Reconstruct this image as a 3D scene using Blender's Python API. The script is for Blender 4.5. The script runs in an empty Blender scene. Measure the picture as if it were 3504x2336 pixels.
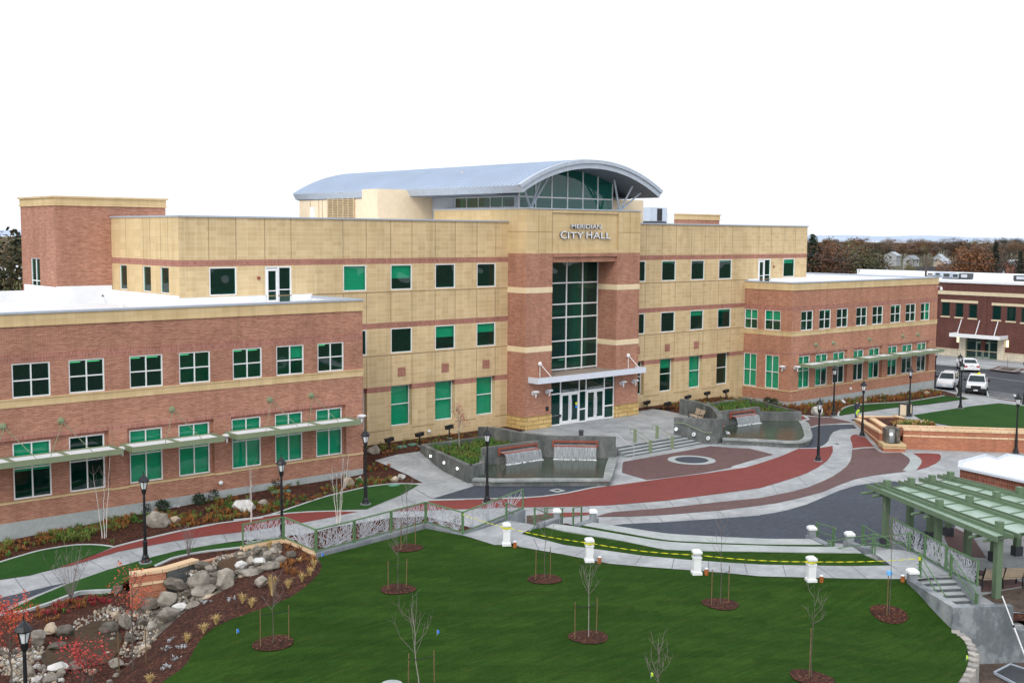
import bpy, bmesh, math, random
from mathutils import Vector, Matrix, noise
random.seed(7)
R = math.radians
scene = bpy.context.scene
COL = scene.collection

# ------------------------------------------------------------------ camera (solved from the building's own geometry)
F_PX = 3987.4933; YAW = .73004196; PITCH = -.09158638; ROLL = .00668576
CAM = Vector((-64.397228, -65.532202, 14.577006))
_cy, _sy = math.cos(YAW), math.sin(YAW); _cp, _sp = math.cos(PITCH), math.sin(PITCH)
FWD = Vector((_sy*_cp, _cy*_cp, _sp)); _r0 = Vector((_cy, -_sy, 0)); _u0 = _r0.cross(FWD)
RT = math.cos(ROLL)*_r0 + math.sin(ROLL)*_u0; UP = -math.sin(ROLL)*_r0 + math.cos(ROLL)*_u0
# survey sheets: (x0, y0, scale) of the crops the site was measured from
SHEET = dict(a=(0,1700,.40559), b=(800,1600,.38265), c=(1700,1600,.38265), d=(2600,1500,.38435), e=(2704,1836,.34014),
             h=(2600,1150,.38435), i=(1700,1000,.38265), j=(900,1000,.38265), k=(1680,1680,.19133), l=(2700,1700,.19133),
             m=(3100,1800,.1722), n=(1400,1430,.19133), o=(2050,1380,.19133), p=(2450,1330,.19133), q=(3100,1150,.1722),
             r=(2850,1380,.19133), D=(0,0,1.4898), f=(2600,700,.38435), t=(0,600,.38265), u=(900,500,.38265), v=(1700,500,.38265),
             s=(0,1100,.38265), w=(500,1900,.34014))
def ray(s, a, b):
    x, y, k = SHEET[s]
    return FWD + RT*((x+a*k-1752)/F_PX) - UP*((y+b*k-1168)/F_PX)
def sm(a, b, x):
    t = min(1, max(0, (x-a)/(b-a))) if a != b else (1 if x > a else 0)
    return t*t*(3-2*t)
def hp(x, y):                       # level of plaza, paths and beds
    z = -.6 - .035*max(0, -x-31) - .0275*max(0, min(x, 50)-23)
    b = sm(-8.5, -2, y)*(1-sm(19, 24, abs(x)))
    return z*(1-b) + (.08-.4*(1-sm(9.4, 11.4, abs(x))))*b
def hl(x, y):                       # level of the raised lawn
    t = (x+20.1)*-.56 + (y+40.9)*-.83; u = (x+20.1)*-.83 + (y+40.9)*.56
    z = .3 - .7*sm(.3, 4.6, t)*(1-sm(2, 10, u)) - .55*sm(-42.5, -50, x)
    return z
def at(s, a, b, h=hp):              # survey mark -> point on a level (number) or a height field
    d = ray(s, a, b)
    z = h if not callable(h) else -.6
    for _ in range(1 if not callable(h) else 12):
        P = CAM + d*((z-CAM.z)/d.z)
        if callable(h): z = h(P.x, P.y)
    return Vector((P.x, P.y, z))
def aty(s, a, b, y): d = ray(s, a, b); return CAM + d*((y-CAM.y)/d.y)
def atx(s, a, b, x): d = ray(s, a, b); return CAM + d*((x-CAM.x)/d.x)
def topz(s, a, b, base):            # height of a mark standing straight above a base point
    d = ray(s, a, b); n = Vector((d.x, d.y)); q = Vector((base.x-CAM.x, base.y-CAM.y))
    return CAM.z + d.z*(n.dot(q)/n.dot(n))

# ------------------------------------------------------------------ materials
MATS = {}
def nt(name):
    m = bpy.data.materials.new(name); m.use_nodes = True; t = m.node_tree
    MATS[name] = m
    return m, t, t.nodes['Principled BSDF']
def N(t, typ, **kw):
    n = t.nodes.new(typ)
    for k, v in kw.items(): setattr(n, k, v)
    return n
def pos(t, scale=(1,1,1), rot=0):
    g = N(t, 'ShaderNodeNewGeometry'); mp = N(t, 'ShaderNodeMapping')
    mp.inputs['Scale'].default_value = scale; mp.inputs['Rotation'].default_value = (0,0,rot)
    t.links.new(g.outputs['Position'], mp.inputs['Vector']); return mp.outputs[0]
def noise_n(t, vec, sc, det=3, rough=.6):
    n = N(t, 'ShaderNodeTexNoise'); n.inputs['Scale'].default_value = sc; n.inputs['Detail'].default_value = det
    n.inputs['Roughness'].default_value = rough; t.links.new(vec, n.inputs['Vector']); return n.outputs['Fac']
def ramp(t, fac, stops):
    r = N(t, 'ShaderNodeValToRGB'); e = r.color_ramp.elements
    while len(e) < len(stops): e.new(.5)
    for q, (p_, c) in zip(e, stops): q.position = p_; q.color = (*c, 1)
    t.links.new(fac, r.inputs[0]); return r.outputs[0]
def mixc(t, fac, a, b, mode='MIX'):
    m = N(t, 'ShaderNodeMix', data_type='RGBA', blend_type=mode)
    for s_, v in ((0, fac), (6, a), (7, b)):
        if hasattr(v, 'is_linked') or hasattr(v, 'links'): t.links.new(v, m.inputs[s_])
        elif s_ == 0: m.inputs[0].default_value = v
        else: m.inputs[s_].default_value = (*v, 1)
    return m.outputs[2]
def bump(t, b, fac, st, dist=.02):
    n = N(t, 'ShaderNodeBump'); n.inputs['Strength'].default_value = st; n.inputs['Distance'].default_value = dist
    t.links.new(fac, n.inputs['Height']); t.links.new(n.outputs[0], b.inputs['Normal'])
def plain(name, c, rough=.6, var=.12, sc=2.5, metal=0, spec=.4):
    m, t, b = nt(name)
    f = noise_n(t, pos(t), sc, 4)
    lo = tuple(x*(1-var) for x in c); hi = tuple(min(1, x*(1+var)) for x in c)
    t.links.new(ramp(t, f, [(.3, lo), (.7, hi)]), b.inputs['Base Color'])
    b.inputs['Roughness'].default_value = rough; b.inputs['Metallic'].default_value = metal
    b.inputs['Specular IOR Level'].default_value = spec
    return m
def two(name, stops, sc, rough=.9, det=5, bst=0, scale=(1,1,1), rot=0, sc2=None, amt=.35, dist=.03, spec=.25):
    m, t, b = nt(name); v = pos(t, scale, rot); f = noise_n(t, v, sc, det, .7)
    c = ramp(t, f, stops)
    if sc2:
        f2 = noise_n(t, pos(t), sc2, 3); g = ramp(t, f2, [(.3, (1-amt,)*3), (.7, (1+amt*.3,)*3)])
        c = mixc(t, 1., c, g, 'MULTIPLY')
    t.links.new(c, b.inputs['Base Color']); b.inputs['Roughness'].default_value = rough
    b.inputs['Specular IOR Level'].default_value = spec
    if bst: bump(t, b, f, bst, dist)
    return m
def wallvec(t):                     # metres along the wall, metres up, whatever way the wall faces
    g = N(t, 'ShaderNodeNewGeometry')
    cr = N(t, 'ShaderNodeVectorMath', operation='CROSS_PRODUCT'); cr.inputs[1].default_value = (0,0,1)
    t.links.new(g.outputs['True Normal'], cr.inputs[0])
    nm = N(t, 'ShaderNodeVectorMath', operation='NORMALIZE'); t.links.new(cr.outputs[0], nm.inputs[0])
    dt = N(t, 'ShaderNodeVectorMath', operation='DOT_PRODUCT'); t.links.new(nm.outputs[0], dt.inputs[0]); t.links.new(g.outputs['Position'], dt.inputs[1])
    sp = N(t, 'ShaderNodeSeparateXYZ'); t.links.new(g.outputs['Position'], sp.inputs[0])
    cb = N(t, 'ShaderNodeCombineXYZ'); t.links.new(dt.outputs['Value'], cb.inputs[0]); t.links.new(sp.outputs[2], cb.inputs[1])
    return cb.outputs[0]
def masonry(name, c1, c2, mortar, bw, bh, ms=.012, off=.5, streak=.3, bst=.3, rough=.85, sxy=(1,1), big=.12, stain=.10):
    m, t, b = nt(name); v = wallvec(t)
    mp = N(t, 'ShaderNodeMapping'); mp.inputs['Scale'].default_value = (*sxy, 1); t.links.new(v, mp.inputs['Vector'])
    br = N(t, 'ShaderNodeTexBrick'); br.offset = off; br.squash = 1
    t.links.new(mp.outputs[0], br.inputs['Vector'])
    for k_, val in (('Color1', c1), ('Color2', c2), ('Mortar', mortar)): br.inputs[k_].default_value = (*val, 1)
    for k_, val in (('Scale', 1), ('Brick Width', bw), ('Row Height', bh), ('Mortar Size', ms), ('Bias', 0), ('Mortar Smooth', .1)): br.inputs[k_].default_value = val
    mp2 = N(t, 'ShaderNodeMapping'); mp2.inputs['Scale'].default_value = (1.0, 9, 1); t.links.new(v, mp2.inputs['Vector'])
    f = noise_n(t, mp2.outputs[0], 1.2, 4, .7); f2 = noise_n(t, v, .35, 3)
    c = mixc(t, 1., br.outputs['Color'], ramp(t, f, [(.28, (1-streak,)*3), (.72, (1+streak*.6,)*3)]), 'MULTIPLY')
    c = mixc(t, 1., c, ramp(t, f2, [(.3, (1-big,)*3), (.7, (1+big,)*3)]), 'MULTIPLY')
    mp3 = N(t, 'ShaderNodeMapping'); mp3.inputs['Scale'].default_value = (1.6, .12, 1); t.links.new(v, mp3.inputs['Vector']); f3 = noise_n(t, mp3.outputs[0], 1.0, 5, .65)
    c = mixc(t, 1., c, ramp(t, f3, [(.30, (1-stain*1.6,1-stain*1.7,1-stain*1.9)), (.52, (1,1,1)), (.75, (1+stain*.5,)*3)]), 'MULTIPLY')
    t.links.new(c, b.inputs['Base Color']); b.inputs['Roughness'].default_value = rough; b.inputs['Specular IOR Level'].default_value = .2
    if bst:
        inv = N(t, 'ShaderNodeMath', operation='SUBTRACT'); inv.inputs[0].default_value = 1; t.links.new(br.outputs['Fac'], inv.inputs[1]); bump(t, b, inv.outputs[0], bst, .01)
    return m
def glassmat(name, tint, refl=.9, body=(.0,.10,.075), bodyf=.16):
    m, t, b = nt(name); t.nodes.remove(b)
    out = t.nodes['Material Output']; tr = N(t, 'ShaderNodeBsdfTransparent'); tr.inputs[0].default_value = (*tint, 1)
    gl = N(t, 'ShaderNodeBsdfGlossy'); gl.inputs[0].default_value = (refl,)*3 + (1,); gl.inputs['Roughness'].default_value = .015
    gm_ = N(t, 'ShaderNodeNewGeometry'); dt = N(t, 'ShaderNodeVectorMath', operation='DOT_PRODUCT'); t.links.new(gm_.outputs['Incoming'], dt.inputs[0]); t.links.new(gm_.outputs['True Normal'], dt.inputs[1])
    ab = N(t, 'ShaderNodeMath', operation='ABSOLUTE'); t.links.new(dt.outputs['Value'], ab.inputs[0]); om = N(t, 'ShaderNodeMath', operation='SUBTRACT'); om.inputs[0].default_value = 1; t.links.new(ab.outputs[0], om.inputs[1])
    pw = N(t, 'ShaderNodeMath', operation='POWER'); pw.inputs[1].default_value = 5; t.links.new(om.outputs[0], pw.inputs[0]); fr = N(t, 'ShaderNodeMath', operation='MULTIPLY_ADD'); fr.inputs[1].default_value = .92; fr.inputs[2].default_value = .06; t.links.new(pw.outputs[0], fr.inputs[0])
    v = pos(t); f = noise_n(t, v, .45, 1); bp = N(t, 'ShaderNodeBump'); bp.inputs['Strength'].default_value = .25; bp.inputs['Distance'].default_value = .12
    t.links.new(f, bp.inputs['Height']); t.links.new(bp.outputs[0], gl.inputs['Normal'])
    df = N(t, 'ShaderNodeBsdfDiffuse'); df.inputs[0].default_value = (*body, 1); m0 = N(t, 'ShaderNodeMixShader'); m0.inputs[0].default_value = bodyf; t.links.new(tr.outputs[0], m0.inputs[1]); t.links.new(df.outputs[0], m0.inputs[2])
    mx = N(t, 'ShaderNodeMixShader'); t.links.new(fr.outputs[0], mx.inputs[0]); t.links.new(m0.outputs[0], mx.inputs[1]); t.links.new(gl.outputs[0], mx.inputs[2])
    t.links.new(mx.outputs[0], out.inputs[0]); return m
def emit(name, c, s):
    m, t, b = nt(name); b.inputs['Base Color'].default_value = (*c, 1); b.inputs['Emission Color'].default_value = (*c, 1); b.inputs['Emission Strength'].default_value = s
    return m

brick = masonry('pink_brick', (.355,.135,.088), (.475,.222,.148), (.45,.31,.23), .24, .085, .01, streak=.3, bst=.1)
brick_o = masonry('orange_brick', (.39,.15,.09), (.505,.235,.152), (.46,.31,.22), .24, .085, .01, streak=.24, bst=.1)
brick_p = masonry('planter_brick', (.38,.115,.055), (.50,.185,.10), (.45,.26,.18), .22, .08, .012, streak=.25)
brick_d = masonry('dark_brick', (.105,.037,.03), (.16,.06,.05), (.14,.075,.065), .22, .08, .012, streak=.2)
soldier = masonry('soldier_brick', (.31,.108,.08), (.47,.2,.15), (.42,.27,.21), .075, .2, .01, off=0, streak=.15)
stone = masonry('tan_stone', (.60,.445,.245), (.68,.525,.305), (.72,.59,.395), .7, .305, .012, off=0, streak=.06, bst=.1, big=.08)
stone_s = masonry('smooth_tan_stone', (.62,.465,.25), (.68,.525,.30), (.58,.43,.24), 1.05, .42, .01, off=0, streak=.06, bst=.1, big=.06)
stone_r = masonry('rough_tan_stone', (.58,.40,.15), (.74,.54,.24), (.36,.24,.11), 1.1, .32, .03, off=.5, streak=.35, bst=.6)
joint = plain('stone_joint', (.30,.21,.11), .9)
band = plain('cream_band', (.78,.64,.42), .7, .06)
cap_st = masonry('cap_stone', (.72,.50,.30), (.80,.60,.40), (.42,.28,.18), .6, 3, .02, streak=.15, bst=.2)
stucco = plain('cream_stucco', (.80,.66,.47), .8, .05)
conc = two('concrete_paving', [(.28, (.24,.255,.265)), (.48, (.345,.36,.37)), (.72, (.50,.515,.52))], .45, .7, 6, .12, sc2=3, amt=.14)
conc_w = two('wet_concrete_wall', [(.30, (.085,.095,.092)), (.50, (.14,.15,.145)), (.64, (.215,.225,.215)), (.76, (.42,.43,.41))], .9, .6, 4, .15, scale=(1,1,.45), sc2=6, amt=.2)
conc_l = two('light_concrete', [(.3, (.33,.36,.36)), (.7, (.46,.49,.48))], .8, .8, 5, .1, sc2=5, amt=.12)
conc_m = two('grey_concrete_wall', [(.3, (.17,.19,.21)), (.5, (.24,.265,.285)), (.72, (.36,.385,.39))], .55, .7, 5, .1, scale=(1,1,.5), sc2=4, amt=.12)
kerbm = plain('kerb_concrete', (.42,.45,.45), .8, .1)
def paver(name, a, b_, mort, rot=0, var=.25):
    m, t, b = nt(name); v = pos(t, (1,1,1), rot); br = N(t, 'ShaderNodeTexBrick'); t.links.new(v, br.inputs['Vector'])
    for k_, val in (('Color1', a), ('Color2', b_), ('Mortar', mort)): br.inputs[k_].default_value = (*val, 1)
    for k_, val in (('Scale', 1), ('Brick Width', .22), ('Row Height', .11), ('Mortar Size', .006)): br.inputs[k_].default_value = val
    c = mixc(t, 1., br.outputs['Color'], ramp(t, noise_n(t, pos(t), .5, 5, .7), [(.3, (1-var,)*3), (.7, (1+var*.5,)*3)]), 'MULTIPLY')
    t.links.new(c, b.inputs['Base Color']); b.inputs['Roughness'].default_value = .75; b.inputs['Specular IOR Level'].default_value = .3
    return m
pv_red = paver('red_pavers', (.195,.034,.029), (.23,.045,.037), (.16,.06,.05), .4, .12)
pv_brn = paver('brown_pavers', (.115,.062,.06), (.155,.085,.08), (.10,.07,.07), .4, .14)
pv_gry = paver('charcoal_pavers', (.040,.051,.071), (.064,.077,.10), (.042,.048,.055), .4, .14)
asphalt = two('asphalt', [(.3, (.045,.05,.058)), (.7, (.085,.09,.1))], .6, .85, 6, .1, sc2=.12, amt=.3)
def grassmat(name, lo, hi, sod=True):
    m, t, b = nt(name); v = pos(t, (1,1,1), YAW*.96)
    br = N(t, 'ShaderNodeTexBrick'); br.offset = .37; t.links.new(v, br.inputs['Vector'])
    for k_, val in (('Color1', (.70,)*3), ('Color2', (1.30,)*3), ('Mortar', (.75,)*3)): br.inputs[k_].default_value = (*val, 1)
    for k_, val in (('Scale', 1), ('Brick Width', 2.4), ('Row Height', .62), ('Mortar Size', .015), ('Mortar Smooth', 1)): br.inputs[k_].default_value = val
    f = noise_n(t, pos(t), 14, 6, .8); f2 = noise_n(t, pos(t), .35, 3); f3 = noise_n(t, pos(t), 2.2, 4, .7)
    c = ramp(t, f, [(.3, lo), (.7, hi)])
    c = mixc(t, 1., c, ramp(t, f2, [(.3, (.82,.88,.8)), (.7, (1.22,1.08,1.05))]), 'MULTIPLY')
    c = mixc(t, 1., c, ramp(t, f3, [(.3, (.88,.9,.88)), (.72, (1.18,1.06,1.1))]), 'MULTIPLY')
    if sod:
        c = mixc(t, .42, c, mixc(t, 1., c, br.outputs['Color'], 'MULTIPLY'))
        f5 = noise_n(t, pos(t, (1,3.2,1), YAW*.96), .9, 5, .75); c = mixc(t, ramp(t, f5, [(.54, (0,)*3), (.78, (.38,)*3)]), c, (.08,.09,.02))
        f6 = noise_n(t, pos(t, (.5,6,1), YAW*.96), 1.2, 3, .6); c = mixc(t, 1., c, ramp(t, f6, [(.3, (.80,.82,.80)), (.7, (1.18,1.14,1.1))]), 'MULTIPLY')
    t.links.new(c, b.inputs['Base Color']); b.inputs['Roughness'].default_value = 1; b.inputs['Specular IOR Level'].default_value = .05
    bump(t, b, f, .6, .03); return m
grass = grassmat('lawn_grass', (.012,.042,.0065), (.034,.083,.014))
grass2 = grassmat('green_grass', (.018,.064,.016), (.036,.10,.026), False)
mulch = two('bark_mulch', [(.34, (.012,.005,.004)), (.48, (.052,.017,.010)), (.58, (.105,.036,.020)), (.70, (.34,.17,.10))], 9, .95, 7, .9, sc2=1.3, amt=.4, dist=.05)
soil = two('bare_soil', [(.3, (.07,.05,.04)), (.7, (.16,.12,.095))], 2.5, .95, 6, .5, sc2=9, amt=.4)
farground = two('far_ground', [(.3, (.06,.065,.03)), (.7, (.13,.11,.06))], .05, 1, 5)
rock = two('grey_rock', [(.25, (.14,.12,.098)), (.5, (.30,.27,.225)), (.75, (.52,.475,.415))], 2.6, .85, 7, .5, sc2=.7, amt=.45, dist=.05)
rock_t = two('tan_rock', [(.25, (.3,.235,.165)), (.5, (.47,.38,.28)), (.75, (.62,.54,.43))], 1.8, .85, 7, .4, sc2=.8, amt=.3, dist=.05)
rock_w = two('pale_rock', [(.25, (.4,.39,.36)), (.5, (.6,.59,.56)), (.75, (.75,.75,.74))], 1.8, .85, 7, .4, sc2=.9, amt=.25, dist=.05)
rock_k = two('dark_wet_rock', [(.25, (.065,.055,.046)), (.52, (.155,.135,.11)), (.78, (.34,.30,.25))], 2.6, .5, 7, .5, sc2=.7, amt=.4, dist=.05)
white = plain('white_paint', (.80,.81,.82), .5, .04)
white_m = two('white_membrane', [(.3, (.74,.76,.79)), (.7, (.84,.86,.89))], .5, .6, 4)
capm = plain('grey_metal_cap', (.44,.49,.56), .45, .06, metal=.15)
roofm = plain('zinc_roof', (.47,.545,.655), .42, .05, .3, metal=.15)
steel = plain('painted_steel', (.46,.52,.60), .45, .08)
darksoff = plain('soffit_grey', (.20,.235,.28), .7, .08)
sage = plain('sage_paint', (.215,.265,.16), .55, .08)
green = plain('green_paint', (.128,.192,.115), .5, .08)
green_f = plain('fence_green', (.108,.205,.095), .5, .08)
perg_p = plain('pergola_panel', (.31,.415,.335), .35, .10, .7)
black = plain('black_metal', (.012,.013,.016), .4, .2)
darkgrey = plain('dark_grey_metal', (.05,.055,.06), .5, .15)
silver = plain('silver_infill', (.50,.52,.57), .45, .1)
copper = plain('copper_red', (.27,.075,.05), .45, .15)
wood = plain('bench_wood', (.50,.40,.29), .6, .15, 6)
stake_m = plain('stake_wood', (.17,.11,.052), .8, .25, 6)
bark = plain('sapling_bark', (.11,.092,.078), .9, .3, 8)
bark_p = plain('pale_bark', (.33,.30,.27), .9, .2, 8)
birch = plain('birch_bark', (.66,.62,.57), .8, .25, 7)
twig = plain('grey_twig', (.19,.16,.15), .9, .2)
leaf_r = plain('red_leaf', (.55,.07,.055), .7, .4, 5)
leaf_o = plain('orange_leaf', (.52,.12,.04), .7, .4, 5)
leaf_d = plain('crimson_leaf', (.27,.028,.035), .7, .4, 5)
ever = plain('dark_evergreen', (.035,.06,.03), .9, .35, 5)
straw = plain('straw_grass', (.50,.36,.15), .9, .25, 6)
cov_o = plain('rust_foliage', (.26,.105,.028), .9, .5, 3)
cov_g = plain('olive_foliage', (.15,.19,.04), .9, .5, 3)
cov_b = plain('green_foliage', (.08,.17,.03), .9, .45, 3)
blind_m = plain('roller_blind', (.62,.64,.61), .8, .05)
glass = glassmat('green_glass', (.10,.78,.55))
glass_g = glassmat('gable_glass', (.10,.60,.48), .95, (.03,.26,.22), .4)
glass_d = glassmat('dark_green_glass', (.06,.36,.28), .95, (.005,.11,.095), .25)
glass_c = glassmat('car_glass', (.18,.24,.24))
lampglass = plain('frosted_lamp_glass', (.72,.76,.78), .3, .05)
glow = emit('warm_tube', (1,.9,.5), 1.3)
glow_w = emit('white_lamp', (1,1,.97), 3)
glow_y = emit('warm_sconce', (1,.86,.5), 1.2)
gravel = two('roof_gravel', [(.3, (.16,.125,.10)), (.5, (.33,.27,.22)), (.7, (.50,.43,.36))], 14, .95, 3, .5)
def watermat(name, c, rough=.06, bs=.25, bsc=5):
    m, t, b = nt(name); f0 = noise_n(t, pos(t), .5, 4)
    t.links.new(ramp(t, f0, [(.3, tuple(x*.7 for x in c)), (.7, tuple(x*1.3 for x in c))]), b.inputs['Base Color'])
    b.inputs['Roughness'].default_value = rough; b.inputs['IOR'].default_value = 1.33
    f = noise_n(t, pos(t), bsc, 3); bump(t, b, f, bs, .05); return m
water = watermat('pool_water', (.045,.062,.045), .12)
water_b = watermat('stream_water', (.05,.038,.026), .08)
def fallmat():
    m, t, b = nt('falling_water'); v = wallvec(t); mp = N(t, 'ShaderNodeMapping'); mp.inputs['Scale'].default_value = (9, .7, 1); t.links.new(v, mp.inputs[0])
    f = noise_n(t, mp.outputs[0], 2, 4, .7)
    out = t.nodes['Material Output']; b.inputs['Base Color'].default_value = (.58,.62,.65,1); b.inputs['Roughness'].default_value = .3
    tr = N(t, 'ShaderNodeBsdfTransparent'); mx = N(t, 'ShaderNodeMixShader')
    t.links.new(ramp(t, f, [(.30, (.12,)*3), (.70, (.70,)*3)]), mx.inputs[0]); t.links.new(tr.outputs[0], mx.inputs[1]); t.links.new(b.outputs[0], mx.inputs[2]); t.links.new(mx.outputs[0], out.inputs[0])
    return m
fall = fallmat()
yellow = plain('yellow_tape', (.72,.70,.03), .6, .1)
hiviz = plain('hi_vis_yellow', (.55,.80,.03), .7, .1)
navy = plain('navy_cloth', (.03,.038,.06), .9, .3)
denim = plain('blue_denim', (.05,.085,.20), .9, .2)
skin = plain('skin', (.52,.29,.2), .6, .08)
hair_m = plain('brown_hair', (.06,.035,.02), .8, .2)
carpaint = plain('white_car_paint', (.80,.81,.83), .25, .02, spec=.6)
tyre = plain('tyre_rubber', (.012,.012,.013), .8, .2)
chrome = plain('rim_alloy', (.45,.46,.48), .3, .05, metal=.8)
redlens = plain('red_tail_lens', (.42,.03,.025), .3, .1)
headlens = plain('clear_head_lens', (.62,.65,.68), .15, .05)
rust = plain('rust_cap', (.36,.11,.025), .8, .3, 8)
blue_flag = plain('blue_flag', (.03,.22,.75), .6, .1)
yl_line = plain('yellow_road_paint', (.62,.34,.03), .8, .15)
wl_line = plain('white_road_paint', (.62,.63,.63), .8, .15, 5)
hillm = two('haze_blue_hills', [(.3, (.34,.42,.55)), (.7, (.52,.60,.70))], .004, 1, 6)  # distance haze is painted into the hills as pale blue; no air volume

# ------------------------------------------------------------------ mesh builder
class MB:
    def __init__(s): s.v = []; s.f = []; s.m = []
    def poly(s, pts, mi=0):
        n = len(s.v); s.v += [tuple(p) for p in pts]; s.f.append(tuple(range(n, n+len(pts)))); s.m.append(mi)
    def hexa(s, P, mi=0):           # P: 4 bottom then 4 top corners
        n = len(s.v); s.v += [tuple(p) for p in P]
        for q in ((3,2,1,0),(4,5,6,7),(0,1,5,4),(1,2,6,5),(2,3,7,6),(3,0,4,7)):
            s.f.append(tuple(n+i for i in q)); s.m.append(mi)
    def box(s, x0, x1, y0, y1, z0, z1, mi=0):
        s.hexa([(x0,y0,z0),(x1,y0,z0),(x1,y1,z0),(x0,y1,z0),(x0,y0,z1),(x1,y0,z1),(x1,y1,z1),(x0,y1,z1)], mi)
    def bar(s, p0, p1, w, h, mi=0, up=(0,0,1)):   # rectangular bar, centred on p0-p1
        p0, p1 = Vector(p0), Vector(p1); d = (p1-p0).normalized(); u = Vector(up)
        sd = d.cross(u)
        if sd.length < 1e-5: sd = Vector((1,0,0))
        sd.normalize(); u = sd.cross(d).normalized(); a, b_ = sd*w/2, u*h/2
        s.hexa([p0-a-b_, p0+a-b_, p1+a-b_, p1-a-b_, p0-a+b_, p0+a+b_, p1+a+b_, p1-a+b_], mi)
    def tube(s, p0, p1, r0, r1=None, n=6, mi=0, cap=True):
        r1 = r0 if r1 is None else r1; p0, p1 = Vector(p0), Vector(p1); d = (p1-p0)
        if d.length < 1e-6: return
        d.normalize(); a = d.orthogonal().normalized(); b_ = d.cross(a); k = len(s.v)
        for P, r in ((p0, r0), (p1, r1)):
            for i in range(n):
                t = 2*math.pi*i/n; s.v.append(tuple(P + a*(r*math.cos(t)) + b_*(r*math.sin(t))))
        for i in range(n): s.f.append((k+i, k+(i+1)%n, k+n+(i+1)%n, k+n+i)); s.m.append(mi)
        if cap: s.f.append(tuple(k+i for i in range(n-1,-1,-1))); s.m.append(mi); s.f.append(tuple(k+n+i for i in range(n))); s.m.append(mi)
    def path(s, pts, r, n=6, mi=0):
        for i in range(len(pts)-1): s.tube(pts[i], pts[i+1], r, r, n, mi)
    def lathe(s, c, prof, n=12, mi=0):  # prof: (r, z) from bottom to top
        k = len(s.v)
        for r, z in prof:
            for i in range(n):
                t = 2*math.pi*i/n; s.v.append((c[0]+r*math.cos(t), c[1]+r*math.sin(t), c[2]+z))
        for j in range(len(prof)-1):
            for i in range(n): s.f.append((k+j*n+i, k+j*n+(i+1)%n, k+(j+1)*n+(i+1)%n, k+(j+1)*n+i)); s.m.append(mi)
        s.f.append(tuple(k+(len(prof)-1)*n+i for i in range(n))); s.m.append(mi)
    def prism(s, poly, z0, z1, mi=0, mt=None):   # z1 may be a list of heights
        n = len(poly); k = len(s.v); zt = z1 if isinstance(z1, (list, tuple)) else [z1]*n
        s.v += [(p[0], p[1], z0) for p in poly] + [(p[0], p[1], z) for p, z in zip(poly, zt)]
        for i in range(n): s.f.append((k+i, k+(i+1)%n, k+n+(i+1)%n, k+n+i)); s.m.append(mi)
        s.f.append(tuple(k+n+i for i in range(n))); s.m.append(mi if mt is None else mt)
        s.f.append(tuple(k+i for i in range(n-1,-1,-1))); s.m.append(mi)
    def build(s, name, mats, parent=None, smooth=False, loc=None):
        me = bpy.data.meshes.new(name); vs = s.v
        if loc is not None: vs = [(a-loc[0], b_-loc[1], c-loc[2]) for a, b_, c in vs]
        me.from_pydata(vs, [], s.f)
        for m in (mats if isinstance(mats, (list, tuple)) else [mats]): me.materials.append(m)
        me.polygons.foreach_set('material_index', s.m)
        if smooth: me.polygons.foreach_set('use_smooth', [True]*len(me.polygons))
        me.update()
        o = bpy.data.objects.new(name, me); COL.objects.link(o)
        if loc is not None: o.location = loc
        if parent is not None: o.parent = parent; 
        return o
def tag(o, label=None, cat=None, group=None, kind=None):
    if label: o['label'] = label
    if cat: o['category'] = cat
    if group: o['group'] = group
    if kind: o['kind'] = kind
    return o
def thing(name, loc, label, cat, group=None, rz=0):
    o = bpy.data.objects.new(name, None); COL.objects.link(o); o.location = loc; o.rotation_euler = (0,0,rz); o.empty_display_size = .3
    return tag(o, label, cat, group)
def put(mb, name, mats, root, smooth=False):
    """link a mesh whose vertices are in world coordinates as a part of root (root not rotated)"""
    q = root.location.copy(); r = root.parent
    while r is not None: q += r.location; r = r.parent
    me_o = mb.build(name, mats, root, smooth)
    for v in me_o.data.vertices: v.co -= q
    return me_o
def dup(root, loc, rz=None, label=None, group=None):
    def rec(o, par):
        c = o.copy(); COL.objects.link(c)
        if par is not None: c.parent = par
        for ch in list(o.children): rec(ch, c)
        return c
    r = rec(root, None); r.location = loc
    if rz is not None: r.rotation_euler = (0,0,rz)
    if label: r['label'] = label
    if group: r['group'] = group
    return r
ORD = ['', 'second ', 'third ', 'fourth ', 'fifth ', 'sixth ', 'seventh ', 'eighth ', 'ninth ', 'tenth ', 'eleventh ', 'twelfth ', 'thirteenth ', 'fourteenth ', 'fifteenth ', 'sixteenth ', 'seventeenth ', 'eighteenth ', 'nineteenth ', 'twentieth ']
def scr(P): d = Vector(P)-CAM; z = FWD.dot(d); return 1752+F_PX*RT.dot(d)/z, 1168-F_PX*UP.dot(d)/z
def order_labels(objs, fmt, first='leftmost '):
    objs = sorted(objs, key=lambda o: scr(o.location)[0])
    for i, o in enumerate(objs):
        o['label'] = fmt.format(n=first if i == 0 else ORD[i] + ('' if i else ''))

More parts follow.
